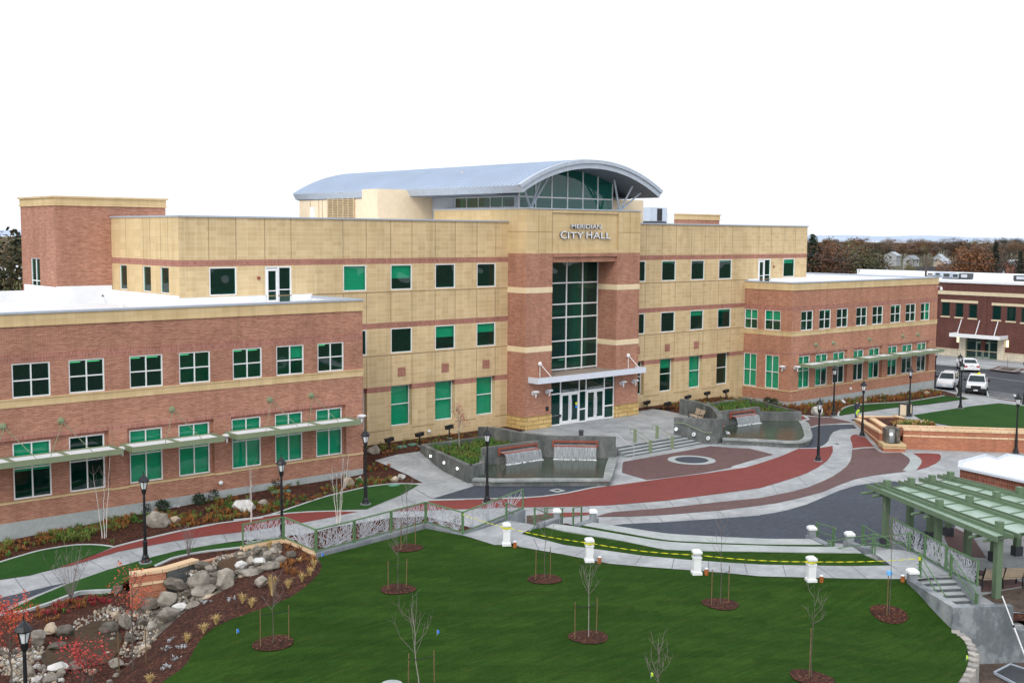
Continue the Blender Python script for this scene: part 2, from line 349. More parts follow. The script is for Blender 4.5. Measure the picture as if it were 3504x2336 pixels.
# ground sheets ------------------------------------------------------------------------------------
def sheet(name, poly, h, off, mat, kind='structure', cell=1.6, label=None, cat=None):
    bm = bmesh.new(); vs = [bm.verts.new((p[0], p[1], 0)) for p in poly]
    f = bm.faces.new(vs); bmesh.ops.triangulate(bm, faces=[f])
    if callable(h):
        xs = [p[0] for p in poly]; ys = [p[1] for p in poly]
        for ax, (lo, hi) in ((0, (min(xs), max(xs))), (1, (min(ys), max(ys)))):
            q = math.floor(lo/cell)*cell + cell
            while q < hi:
                co = (q,0,0) if ax == 0 else (0,q,0); no = (1,0,0) if ax == 0 else (0,1,0)
                bmesh.ops.bisect_plane(bm, geom=bm.verts[:]+bm.edges[:]+bm.faces[:], plane_co=co, plane_no=no); q += cell
    for v in bm.verts: v.co.z = (h(v.co.x, v.co.y) if callable(h) else h) + off
    bmesh.ops.recalc_face_normals(bm, faces=bm.faces[:])
    if sum(f.normal.z for f in bm.faces) < 0: bmesh.ops.reverse_faces(bm, faces=bm.faces[:])
    me = bpy.data.meshes.new(name); bm.to_mesh(me); bm.free(); me.materials.append(mat)
    o = bpy.data.objects.new(name, me); COL.objects.link(o)
    return tag(o, label, cat, None, kind)
def P2(marks, h=hp):
    return [at(*m, h).to_2d() if len(m) == 3 and isinstance(m[0], str) else Vector(m[:2]) for m in marks]
def smooth_line(pts, n=5):
    out = []
    for i in range(len(pts)-1):
        p0 = pts[max(0, i-1)]; p1 = pts[i]; p2 = pts[i+1]; p3 = pts[min(len(pts)-1, i+2)]
        for k in range(n):
            t = k/n; out.append(.5*((2*p1)+(p2-p0)*t+(2*p0-5*p1+4*p2-p3)*t*t+(3*p1-p0-3*p2+p3)*t**3))
    out.append(pts[-1]); return out
def strip_poly(line, w):
    L, Rr = [], []
    for i, p in enumerate(line):
        a = line[max(0, i-1)]; b_ = line[min(len(line)-1, i+1)]; d = (b_-a); d = Vector((d.x, d.y)).normalized(); nrm = Vector((-d.y, d.x))*w/2
        L.append(Vector((p.x, p.y))+nrm); Rr.append(Vector((p.x, p.y))-nrm)
    return L, Rr
def kerb(name, marks, w, h, off, mat, sm_=True):
    ln = P2(marks, h); ln = smooth_line(ln, 5) if sm_ else ln
    L, Rr = strip_poly(ln, w); mb = MB()
    for i in range(len(ln)-1):
        q = [L[i], Rr[i], Rr[i+1], L[i+1]]
        zz = [h(p.x, p.y) if callable(h) else h for p in q]
        mb.hexa([(p.x, p.y, z-.1) for p, z in zip(q, zz)] + [(p.x, p.y, z+off) for p, z in zip(q, zz)])
    return tag(mb.build(name, mat), kind='structure')
def wallstrip(mb, pts, w, zb, mi=0):      # pts: 3D points of the wall's top centre line; zb number or function
    L, Rr = strip_poly(pts, w)
    for i in range(len(pts)-1):
        q = [L[i], Rr[i], Rr[i+1], L[i+1]]; zt = [pts[i].z, pts[i].z, pts[i+1].z, pts[i+1].z]
        zz = [zb(p.x, p.y) if callable(zb) else zb for p in q]
        mb.hexa([(p.x, p.y, z) for p, z in zip(q, zz)] + [(p.x, p.y, z) for p, z in zip(q, zt)], mi)
SKY_V = .35; SKY_C = (10.2,10.6,11.4,1); SUN_E = 1.1; EXPO = 0.0
# ================================================================== CITY HALL
M_, T_, G_, H_ = 32.6196, 6.208, 22.937, 48.595
yt, yw = -2.068, -5.184
hall = thing('city_hall', (0,0,0), 'tan stone and pink brick city hall with a vaulted metal roof over its entrance tower', 'building')
WX = [(7.423,9.253),(11.298,13.128),(15.184,17.012),(19.04,20.905)]           # window bays of the tall block
VX = [(24.348,26.23),(27.2,29.081),(30.038,31.932),(33.339,35.23),(36.189,38.09),(39.473,41.379),(42.327,44.262),(45.276,47.059)]
def fS(y): return lambda u, d, z: (u, y+d, z)      # wall facing south, d goes into the building
def fW(x): return lambda u, d, z: (x+d, u, z)      # wall facing west
def fE(x): return lambda u, d, z: (x-d, u, z)
def wallgrid(mb, fr, u0, u1, zbands, holes, depth=.2, mi_rev=None):
    """zbands: [(z0, z1, mat index)], holes: [(u0,u1,z0,z1)]"""
    us = sorted({u0, u1, *[min(max(v, u0), u1) for h_ in holes for v in h_[:2]]})
    zs = sorted({*[b[0] for b in zbands], zbands[-1][1], *[v for h_ in holes for v in h_[2:]]})
    def mat_at(z):
        for a, b_, m in zbands:
            if a-1e-6 <= z <= b_+1e-6: return m
        return zbands[-1][2]
    for i in range(len(us)-1):
        uc = (us[i]+us[i+1])/2; run = None
        for j in range(len(zs)-1):
            zc = (zs[j]+zs[j+1])/2
            if zc < zbands[0][0] or zc > zbands[-1][1]: continue
            if any(h_[0] < uc < h_[1] and h_[2] < zc < h_[3] for h_ in holes): continue
            mb.poly([fr(us[i],0,zs[j]), fr(us[i+1],0,zs[j]), fr(us[i+1],0,zs[j+1]), fr(us[i],0,zs[j+1])], mat_at(zc))
    for a, b_, c, d in holes:
        cuts = sorted({c, d, *[z for bb in zbands for z in bb[:2] if c < z < d]})
        for j in range(len(cuts)-1):
            m = mat_at((cuts[j]+cuts[j+1])/2) if mi_rev is None else mi_rev
            for u in (a, b_): mb.poly([fr(u,0,cuts[j]), fr(u,depth,cuts[j]), fr(u,depth,cuts[j+1]), fr(u,0,cuts[j+1])], m)
        m = mat_at(c) if mi_rev is None else mi_rev
        mb.poly([fr(a,0,c), fr(b_,0,c), fr(b_,depth,c), fr(a,depth,c)], m)
        mb.poly([fr(a,0,d), fr(b_,0,d), fr(b_,depth,d), fr(a,depth,d)], mat_at(d) if mi_rev is None else mi_rev)
def fbox(mb, fr, u0, u1, d0, d1, z0, z1, mi=0):
    mb.hexa([fr(u0,d0,z0), fr(u1,d0,z0), fr(u1,d1,z0), fr(u0,d1,z0), fr(u0,d0,z1), fr(u1,d0,z1), fr(u1,d1,z1), fr(u0,d1,z1)], mi)
rngw = random.Random(3)
def window(root, fr, u0, u1, z0, z1, ver=(), hor=(), blind=0, d=.0, tubes=False, fw=.07, fm=None, gm=None, name='window', blinds=None):
    mb = MB()
    fbox(mb, fr, u0, u1, d-.02, d+.07, z0, z0+fw); fbox(mb, fr, u0, u1, d-.02, d+.07, z1-fw, z1)
    fbox(mb, fr, u0, u0+fw, d-.02, d+.07, z0+fw, z1-fw); fbox(mb, fr, u1-fw, u1, d-.02, d+.07, z0+fw, z1-fw)
    for v in ver: fbox(mb, fr, v-.032, v+.032, d-.015, d+.065, z0+fw, z1-fw)
    for v in hor: fbox(mb, fr, u0+fw, u1-fw, d-.012, d+.06, v-.032, v+.032)
    o = put(mb, name, fm or white, root)
    g = MB(); g.poly([fr(u0+.01,d+.03,z0+.01), fr(u1-.01,d+.03,z0+.01), fr(u1-.01,d+.03,z1-.01), fr(u0+.01,d+.03,z1-.01)]); put(g, 'pane', gm or glass, o)
    for a, b_, fz in (blinds or ([(u0, u1, blind)] if blind else [])):
        if fz <= 0: continue
        k = MB(); k.poly([fr(a+.02,d+.16,z1-(z1-z0)*fz), fr(b_-.02,d+.16,z1-(z1-z0)*fz), fr(b_-.02,d+.16,z1), fr(a+.02,d+.16,z1)]); put(k, 'blind', blind_m, o)
    if tubes:
        k = MB(); fbox(k, fr, u0+.15, u0+.15+(u1-u0)*.32, d+.30, d+.36, z1-.19, z1-.155); put(k, 'ceiling_lamp', glow, o)
        if tubes > 1: k = MB(); fbox(k, fr, u0+.1+(u1-u0)*.5, u1-.12, d+.30, d+.36, z1-.19, z1-.155); put(k, 'ceiling_lamp', glow, o)
    return o

# ---- tall block
ZT = 15.49
zb_main = [(-1.2,3.661,0),(3.661,4.041,1),(4.041,8.075,0),(8.075,8.457,1),(8.457,12.499,0),(12.499,12.89,1),(12.89,ZT,0)]
w3 = (10.70,12.44); w2 = (6.306,8.04); w1 = (1.12,4.02)
for sg, nm in ((-1, 'west_wall'), (1, 'east_wall')):
    mb = MB(); holes = []
    for a, b_ in WX:
        a, b_ = (a, b_) if sg > 0 else (-b_, -a)
        holes += [(a,b_,*w3), (a,b_,*w2), (a,b_,*w1)]
    for a, b_, c, d in ((28.798,30.637,*w3), (24.87,26.78,10.0,12.44)):
        a, b_ = (a, b_) if sg > 0 else (-b_, -a); holes.append((a,b_,c,d))
    u0, u1 = (T_, M_) if sg > 0 else (-M_, -T_)
    h1 = [h_ for h_ in holes if h_[3] == 4.02]; h2 = [h_ for h_ in holes if h_[3] != 4.02]
    wallgrid(mb, fS(0), u0, u1, zb_main, holes, .12)
    for h_ in h1:                                              # deep reveals of the ground floor
        for u in h_[:2]:
            mb.poly([(u,.12,h_[2]),(u,.4,h_[2]),(u,.4,3.661),(u,.12,3.661)], 0); mb.poly([(u,.12,3.661),(u,.4,3.661),(u,.4,h_[3]),(u,.12,h_[3])], 1)
        mb.poly([(h_[0],.12,h_[2]),(h_[1],.12,h_[2]),(h_[1],.4,h_[2]),(h_[0],.4,h_[2])], 0)
        mb.poly([(h_[0],.12,h_[3]),(h_[1],.12,h_[3]),(h_[1],.4,h_[3]),(h_[0],.4,h_[3])], 1)
    # control joints and brick accent squares
    jx = [v for p_ in WX for v in p_] + [24.87, 26.78, 28.798, 30.637]
    for v in jx:
        for za, zb_ in ((12.9,ZT-.01),(8.48,10.55),(4.06,6.16)):
            if v > 21 and za < 10: continue
            mb.box(sg*v-.022, sg*v+.022, -.004, .02, za, zb_, 2)
    for z in (10.57, 6.18, .95):
        segs = [(T_, M_)] if z > 7 else [(T_, G_)]
        if z < 1.2: segs = [(T_,7.42),(9.25,11.3),(13.13,15.18),(17.01,19.04)]
        for a, b_ in segs: mb.box(min(sg*a,sg*b_)+.003, max(sg*a,sg*b_)-.003, -.008, .02, z-.03, z+.03, 2)
    for a, b_ in WX[:3]:
        c_ = sg*(a+b_)/2; mb.box(c_-.33, c_+.33, -.03, .02, 4.64, 5.28, 1)
    put(mb, 'wall', [stone, soldier, joint], hall)
    zb_w = [(-1,3.66,0)]
# west end wall, east and north walls (close the shell), roof deck
mb = MB()
wh = [(7.42,8.6,10.83,12.44),(3.87,5.1,10.83,12.44),(1.36,2.6,10.83,12.44)]
wallgrid(mb, fW(-M_), 0, 26, [(-1.2,12.499,0),(12.499,12.89,1),(12.89,ZT,0)], wh, .12)
for v in (7.46,4.87,3.9,2.4,1.4): mb.box(-M_-.004, -M_+.02, v-.022, v+.022, 12.9, ZT-.01, 2)
wallgrid(mb, fE(M_), 0, 26, [(-1.2,12.499,0),(12.499,12.89,1),(12.89,ZT,0)], [], .2)
mb.poly([(-M_,26,-1.2),(M_,26,-1.2),(M_,26,ZT),(-M_,26,ZT)], 0)
put(mb, 'end_wall', [stone_s, soldier, joint], hall)
mb = MB(); mb.box(-M_+.01, M_-.01, .01, 25.99, 14.7, 14.9); put(mb, 'roof_deck', white_m, hall)
mb = MB()
for x0, x1 in ((-M_-.08,-T_-.003),(T_+.003,M_+.08)): mb.box(x0, x1, -.1, .45, ZT-.005, 15.585)
mb.box(-M_-.08, -M_+.42, .452, 26, ZT-.005, 15.585); mb.box(M_-.42, M_+.08, .452, 26, ZT-.005, 15.585); mb.box(-M_-.08, M_+.08, 26.002, 26.1, ZT-.4, 15.585)
put(mb, 'parapet_cap', capm, hall)
# windows of the tall block
st3 = {-1: [0, .0, .0, 1], 1: [0, 0, 0, 0]}
for sg in (-1, 1):
    for k, (a, b_) in enumerate(WX):
        u0, u1 = (a, b_) if sg > 0 else (-b_, -a)
        bl3 = {(-1,3): 1, (-1,2): .55, (1,1): .12, (1,3): .12}.get((sg,k), 0)
        bl2 = {(-1,1): .5, (-1,0): .4, (1,2): .28, (1,3): .16}.get((sg,k), 0)
        bl1 = {(-1,0): 1, (-1,1): 1, (-1,2): 1, (1,1): .3, (1,2): 1, (1,3): 0}.get((sg,k), 0)
        window(hall, fS(0), u0, u1, *w3, blind=bl3, d=.03); window(hall, fS(0), u0, u1, *w2, blind=bl2, d=.03)
        window(hall, fS(0), u0+.02, u1-.02, w1[0]+.02, w1[1]-.02, hor=(2.66,), blind=bl1, d=.33, tubes=1 if (sg,k) == (1,3) else False)
    u0, u1 = (28.798,30.637) if sg > 0 else (-30.637,-28.798)
    window(hall, fS(0), u0, u1, *w3, d=.03, blind=.25 if sg > 0 else 0)
    # roof-terrace door with side light
    u0, u1 = (24.87,26.78) if sg > 0 else (-26.78,-24.87)
    um = (u0+u1)/2; o = window(hall, fS(0), u0, u1, 10.0, 12.44, ver=(um-.04, um+.04), d=.03, name='terrace_door', fw=.09)
    k = MB(); dd = (u0+.09, um-.06)
    for q in ((dd[0],dd[0]+.12,10.1,12.3),(dd[1]-.12,dd[1],10.1,12.3),(dd[0]+.12,dd[1]-.12,10.1,10.3),(dd[0]+.12,dd[1]-.12,12.16,12.3)): fbox(k, fS(0), q[0], q[1], -.02, .04, q[2], q[3])
    fbox(k, fS(0), dd[0]+.12, dd[1]-.12, 0, .05, 10.86, 10.92); fbox(k, fS(0), um+.02, u1-.09, 0, .05, 10.92, 10.98)
    put(k, 'door_leaf', white, o)
    k = MB(); fbox(k, fS(0), sg*27.25-.09 if sg > 0 else -27.34, sg*27.25+.09 if sg > 0 else -27.16, -.08, 0, 11.62, 11.82); put(k, 'alarm_box', copper, hall)
for a, b_, c, d in wh: window(hall, fW(-M_), a, b_, c, d, d=.08, fw=.05, blind=.0)

# ---- entrance tower
mb = MB(); ZTT = 16.45
tb = [(-.4,.97,2),(.97,5.81,1),(5.81,6.23,3),(6.23,10.23,1),(10.23,10.653,3),(10.653,13.17,1),(13.17,ZTT,0)]
pan = (-3.62,3.6,13.46,16.22)
opn = (-3.56,3.56,-.4,12.9)
wallgrid(mb, fS(yt), -T_, T_, tb, [opn, pan], .12)
mb.poly([(pan[0],yt+.12,pan[2]),(pan[1],yt+.12,pan[2]),(pan[1],yt+.12,pan[3]),(pan[0],yt+.12,pan[3])], 0)
for x in (-3.56, 3.56):                                        # recess cheeks
    for a, b_, m in tb[:-1]: 
        b_ = min(b_, 12.9); mb.poly([(x,yt+.12,a),(x,.3,a),(x,.3,b_),(x,yt+.12,b_)], m)
mb.box(-3.56, 3.56, yt+.16, .3, 12.49, 12.9, 1)
for fr in (fW(-T_), fE(T_)): wallgrid(mb, fr, yt, 9, [(z0,z1,m) for z0,z1,m in tb], [], .1)
mb.poly([(-T_,9,13),(T_,9,13),(T_,9,ZTT),(-T_,9,ZTT)], 0)
for v in (-5.0, 5.0, -3.62, 3.6): mb.box(v-.02, v+.02, yt-.004, yt+.02, 13.2, ZTT-.01, 4)
for a, b_ in ((-T_,-3.64),(3.62,T_)): mb.box(a, b_, yt-.005, yt+.02, 14.76, 14.80, 4)
mb.box(-T_-.005, -T_+.02, yt+.02, 0, 14.76, 14.80, 4)
for x0, x1 in ((-T_-.07,-3.565),(3.565,T_+.07)): mb.box(x0, x1, yt-.07, -.002, -.45, .93, 2); mb.box(x0-.03, x1+.03 if x1 > 0 else x1, yt-.1, -.002, .93, 1.0, 2)
for x0, x1 in ((-T_-.015,-3.55),(3.55,T_+.015)):
    for z0, z1 in ((5.81,6.23),(10.23,10.653)): mb.box(x0, x1, yt-.015, -.001, z0, z1, 3)
put(mb, 'entrance_tower', [stone_s, brick, stone_r, band, joint], hall)
mb = MB(); mb.box(-T_-.06, T_+.06, yt-.06, 9, ZTT, 16.54); put(mb, 'parapet_cap', capm, hall)
# curtain wall above the entrance
mb = MB(); xs = [-3.55,-1.77,.02,1.8,3.55]; zs = [4.0,4.97,6.25,8.1,9.14,10.81,12.47]
for x in xs: mb.box(x-.05, x+.05, .02, .14, 3.9, 12.48)
for z in zs:
    for i in range(4): mb.box(xs[i]+.05, xs[i+1]-.05, .03, .13, z-.05, z+.05)
cw = put(mb, 'curtain_wall', white, hall)
mb = MB(); mb.poly([(-3.55,.08,3.9),(3.55,.08,3.9),(3.55,.08,12.48),(-3.55,.08,12.48)]); put(mb, 'pane', glass_d, cw)
mb = MB()                                                      # floors and stair seen through the glass
for z in (4.15, 8.45): mb.box(-3.5, 3.5, 2.2, 6, z-.25, z)
mb.box(1.9, 3.5, 1.2, 1.6, 4, 12.3); mb.box(-3.4, 3.4, 6, 6.2, 0, 12.4)
for i in range(14): mb.box(-2.5+i*.25, -2.2+i*.25, 3, 4.4, 4.2+i*.3, 4.3+i*.3)
put(mb, 'interior_stair', stucco, cw)
mb = MB()
for x0 in (-.9, .4): mb.box(x0, x0+.55, 1.2, 1.28, 4.55, 4.59)
put(mb, 'ceiling_lamp', glow, cw)
# glazed vestibule with two pairs of doors
yv = -1.9
mb = MB()
for x in (-3.47,-2.43,-.40,.36,2.42,3.5): mb.box(x-.045, x+.045, yv-.03, yv+.07, 0, 3.56)
vx = [-3.47,-2.43,-.40,.36,2.42,3.5]
for i in range(5):
    for z in (2.45, 3.42): mb.box(vx[i]+.045, vx[i+1]-.045, yv-.03, yv+.07, z-.05, z+.05)
for i, z in ((0,.75),(0,.05),(2,1.02),(2,.05),(4,1.02),(4,.05)): mb.box(vx[i]+.045, vx[i+1]-.045, yv-.03, yv+.07, z-.05, z+.05)
ve = put(mb, 'vestibule', white, hall)
mb = MB(); mb.poly([(-3.47,yv+.02,0),(3.5,yv+.02,0),(3.5,yv+.02,3.5),(-3.47,yv+.02,3.5)]); put(mb, 'pane', glass_d, ve)
for a, b_ in ((-2.385,-.445),(.405,2.375)):
    m_ = (a+b_)/2
    for l, r in ((a,m_-.01),(m_+.01,b_)):
        mb = MB()
        for q in ((l,l+.13,.02,2.4),(r-.13,r,.02,2.4),(l+.13,r-.13,.02,.28),(l+.13,r-.13,2.25,2.4)): mb.box(q[0], q[1], yv-.06, yv+.0, q[2], q[3])
        dr = put(mb, 'door_leaf', white, ve)
        mb = MB(); hx = r-.1 if l == a else l+.1; mb.tube((hx,yv-.12,.5),(hx,yv-.12,1.9),.022); mb.tube((hx,yv-.12,.6),(hx,yv-.05,.6),.015); mb.tube((hx,yv-.12,1.8),(hx,yv-.05,1.8),.015); put(mb, 'handle', silver, dr)
mb = MB(); mb.box(-3.35,-2.5,yv-.10,yv-.035,.72,.8); mb.box(-2.62,-2.45,yv-.16,yv-.035,.66,.84); put(mb, 'door_opener', darkgrey, ve)
mb = MB(); mb.box(-.85,-.65,yv-.066,yv-.062,1.42,1.62); put(mb, 'door_sticker', yellow, ve)
mb = MB(); mb.box(-.85,-.65,yv-.066,yv-.062,1.18,1.40); put(mb, 'door_sticker', blue_flag, ve)
mb = MB(); mb.box(-4.12,-3.86,yt-.05,yt-.001,1.28,1.6); put(mb, 'intercom', black, hall)
def lettering(txt, cx, y, z, size, ext, mat, root, name='lettering', wid=None, xscale=1, off=0):
    c = bpy.data.curves.new(name, 'FONT'); c.body = txt; c.size = size; c.extrude = ext; c.align_x = 'CENTER'; c.offset = off
    o = bpy.data.objects.new(name, c); COL.objects.link(o); bpy.context.view_layer.update()
    me = bpy.data.meshes.new_from_object(o.evaluated_get(bpy.context.evaluated_depsgraph_get())); bpy.data.objects.remove(o)
    xs_ = [v.co.x for v in me.vertices]; w_ = max(xs_)-min(xs_); mx = (max(xs_)+min(xs_))/2
    f_ = (wid/w_) if wid else xscale
    for v in me.vertices: v.co = Vector((cx+(v.co.x-mx)*f_, y-v.co.z, z+v.co.y))
    me.materials.clear(); me.materials.append(mat)
    n = bpy.data.objects.new(name, me); COL.objects.link(n); n.parent = root
    return n
lettering('MERIDIAN CITY HALL', -1.41, yv-.045, 2.56, .2, .006, silver, ve, wid=1.75)
lettering('33 EAST BROADWAY', 1.39, yv-.045, 2.56, .2, .006, silver, ve, wid=1.75)
# flared capitals on the tower: letter bodies with small serifs
def serif_text(txt, x0, x1, y, z, hs, mat):
    """txt letters with given heights; strokes drawn as bars"""
    S = {'M': [((0,0),(.12,1),.10),((.12,1),(.5,.05),.15),((.5,.05),(.88,1),.10),((.88,1),(1,0),.15)],
         'E': [((.14,0),(.14,1),.16),((.14,.95),(.9,.95),.10),((.14,.5),(.75,.5),.09),((.14,.05),(.95,.05),.10)],
         'R': [((.14,0),(.14,1),.16),((.14,.95),(.6,.95),.09),((.6,.95),(.8,.74),.13),((.8,.74),(.6,.5),.13),((.6,.5),(.14,.48),.09),((.45,.5),(.98,0),.15)],
         'I': [((.5,0),(.5,1),.17)], 'D': [((.14,0),(.14,1),.16),((.14,.95),(.55,.95),.10),((.55,.95),(.9,.68),.14),((.9,.68),(.9,.32),.16),((.9,.32),(.55,.05),.14),((.55,.05),(.14,.05),.10)],
         'A': [((.03,0),(.5,1),.09),((.5,1),(.97,0),.16),((.2,.34),(.8,.34),.08)],
         'N': [((.12,0),(.12,1),.11),((.12,1),(.88,0),.16),((.88,0),(.88,1),.11)],
         'C': [((.95,.82),(.65,.97),.11),((.65,.97),(.25,.85),.13),((.25,.85),(.08,.5),.16),((.08,.5),(.25,.15),.16),((.25,.15),(.65,.03),.13),((.65,.03),(.95,.17),.11)],
         'T': [((.5,0),(.5,1),.16),((.03,.95),(.97,.95),.10)], 'Y': [((.03,1),(.5,.45),.15),((.5,.45),(.97,1),.10),((.5,0),(.5,.5),.15)],
         'H': [((.14,0),(.14,1),.15),((.86,0),(.86,1),.15),((.14,.5),(.86,.5),.10)], 'L': [((.16,0),(.16,1),.16),((.16,.05),(.95,.05),.11)]}
    wd = {'I': .36, 'M': 1.15, 'E': .72, 'L': .72, 'T': .85, 'C': 1.0, ' ': .5, 'D': .95, 'R': .9}
    tot = sum(wd.get(ch, .9)*h_+.16*hs[0] for ch, h_ in zip(txt, hs)); k = (x1-x0)/tot; x = x0; mb = MB()
    for ch, h_ in zip(txt, hs):
        w_ = wd.get(ch, .9)*h_*k
        for (a, b_, t_) in S.get(ch, []):
            P = Vector((x+a[0]*w_, y, z+a[1]*h_)); Q = Vector((x+b_[0]*w_, y, z+b_[1]*h_)); d = (Q-P).normalized()*t_*h_*.18
            mb.bar(P-d*.6, Q+d*.6, .07, t_*h_*.8, 0, up=(d.z, 0, -d.x))
            for e in (P, Q):
                if ch in 'IHNMRYTLAE' and e.z < z+.02 and abs(a[0]-b_[0]) < .6 and ch not in 'E': mb.box(e.x-.11*h_, e.x+.11*h_, y-.035, y+.035, z, z+.045*h_)
                if ch in 'IHNRYLM' and e.z > z+h_-.02 and abs(a[0]-b_[0]) < .5: mb.box(e.x-.10*h_, e.x+.10*h_, y-.035, y+.035, z+h_-.045*h_, z+h_)
        x += w_+.16*hs[0]*k
    return put(mb, 'sign_lettering', mat, hall)
sign_m = plain('sign_metal', (.80,.82,.86), .4, .03)
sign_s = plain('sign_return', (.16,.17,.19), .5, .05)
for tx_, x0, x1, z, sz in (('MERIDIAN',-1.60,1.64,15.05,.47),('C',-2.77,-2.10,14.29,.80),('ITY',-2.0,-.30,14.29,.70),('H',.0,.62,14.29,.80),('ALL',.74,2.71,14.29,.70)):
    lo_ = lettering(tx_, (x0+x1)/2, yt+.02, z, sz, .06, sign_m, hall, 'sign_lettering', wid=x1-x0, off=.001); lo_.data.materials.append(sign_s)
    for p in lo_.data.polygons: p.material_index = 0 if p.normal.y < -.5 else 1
# canopy
mb = MB(); cx, y0, y1, z0, z1 = 5.96, -3.17, yt-.003, 3.56, 3.99
mb.box(-cx, cx, y0, y0+.14, z0, z1); mb.box(-cx, -cx+.14, y0+.14, y1, z0, z1); mb.box(cx-.14, cx, y0+.14, y1, z0, z1)
mb.box(-cx+.14, cx-.14, y0+.14, y1, z0+.02, z0+.14)
cn = put(mb, 'canopy', plain('canopy_white', (.66,.70,.78), .4, .04), hall)
mb = MB(); mb.box(-cx+.145, cx-.145, y0+.145, y1, z0+.145, z0+.32); mb.box(-3.55, 3.55, y1, .015, z0+.0, z0+.32); put(mb, 'gravel_roof', gravel, cn)
for sg in (-1, 1):
    mb = MB(); q = Vector((sg*4.88, yt-.0, 4.93)); mb.lathe((q.x,q.y-.12,q.z-.16), [(.02,0),(.14,.05),(.16,.16),(.12,.28),(.02,.32)], 10); br_ = put(mb, 'rod_anchor', white, cn)
    mb = MB(); mb.tube(q+Vector((.0,-.15,0)), (sg*4.88+.35, y0+.12, z1+.02), .03); mb.tube(q+Vector((0,-.12,0)), (sg*4.88, yt-.14, z1-.1), .03); put(mb, 'rod', white, cn)
def sconce(fr, u, z, root=hall):
    mb = MB(); c = fr(u,-.32,z); mb.lathe((c[0],c[1],c[2]), [(.03,-.42),(.05,-.36),(.07,-.06),(.27,-.02),(.29,.05),(.2,.1),(.02,.13)], 12)
    mb.tube(fr(u,-.3,z-.2), fr(u,0,z-.1), .05, .05, 6); b0 = fr(u,-.02,z-.1); mb.tube(fr(u,-.06,z-.1), fr(u,0,z-.1), .17, .17, 10)
    put(mb, 'wall_lamp', plain('lamp_white', (.75,.77,.8), .4, .04) if 'lamp_white' not in MATS else MATS['lamp_white'], root)
for u in (-5.45,-4.05,4.15,5.6): sconce(fS(yt), u, 2.85)
for s_, a, b_ in (('s',1095,1135), ('s',2030,1020)):
    P = aty(s_, a, b_, yw-.32); sconce(fS(yw), P.x, P.z)
P = aty('j', 905, 1105, yw-.32); sconce(fS(yw), -23.25, P.z)
P = aty('h', 335, 275, yw-.3); sconce(fS(yw), P.x, P.z); P = atx('h', 200, 272, G_-.3); sconce(fW(G_), P.y, P.z)

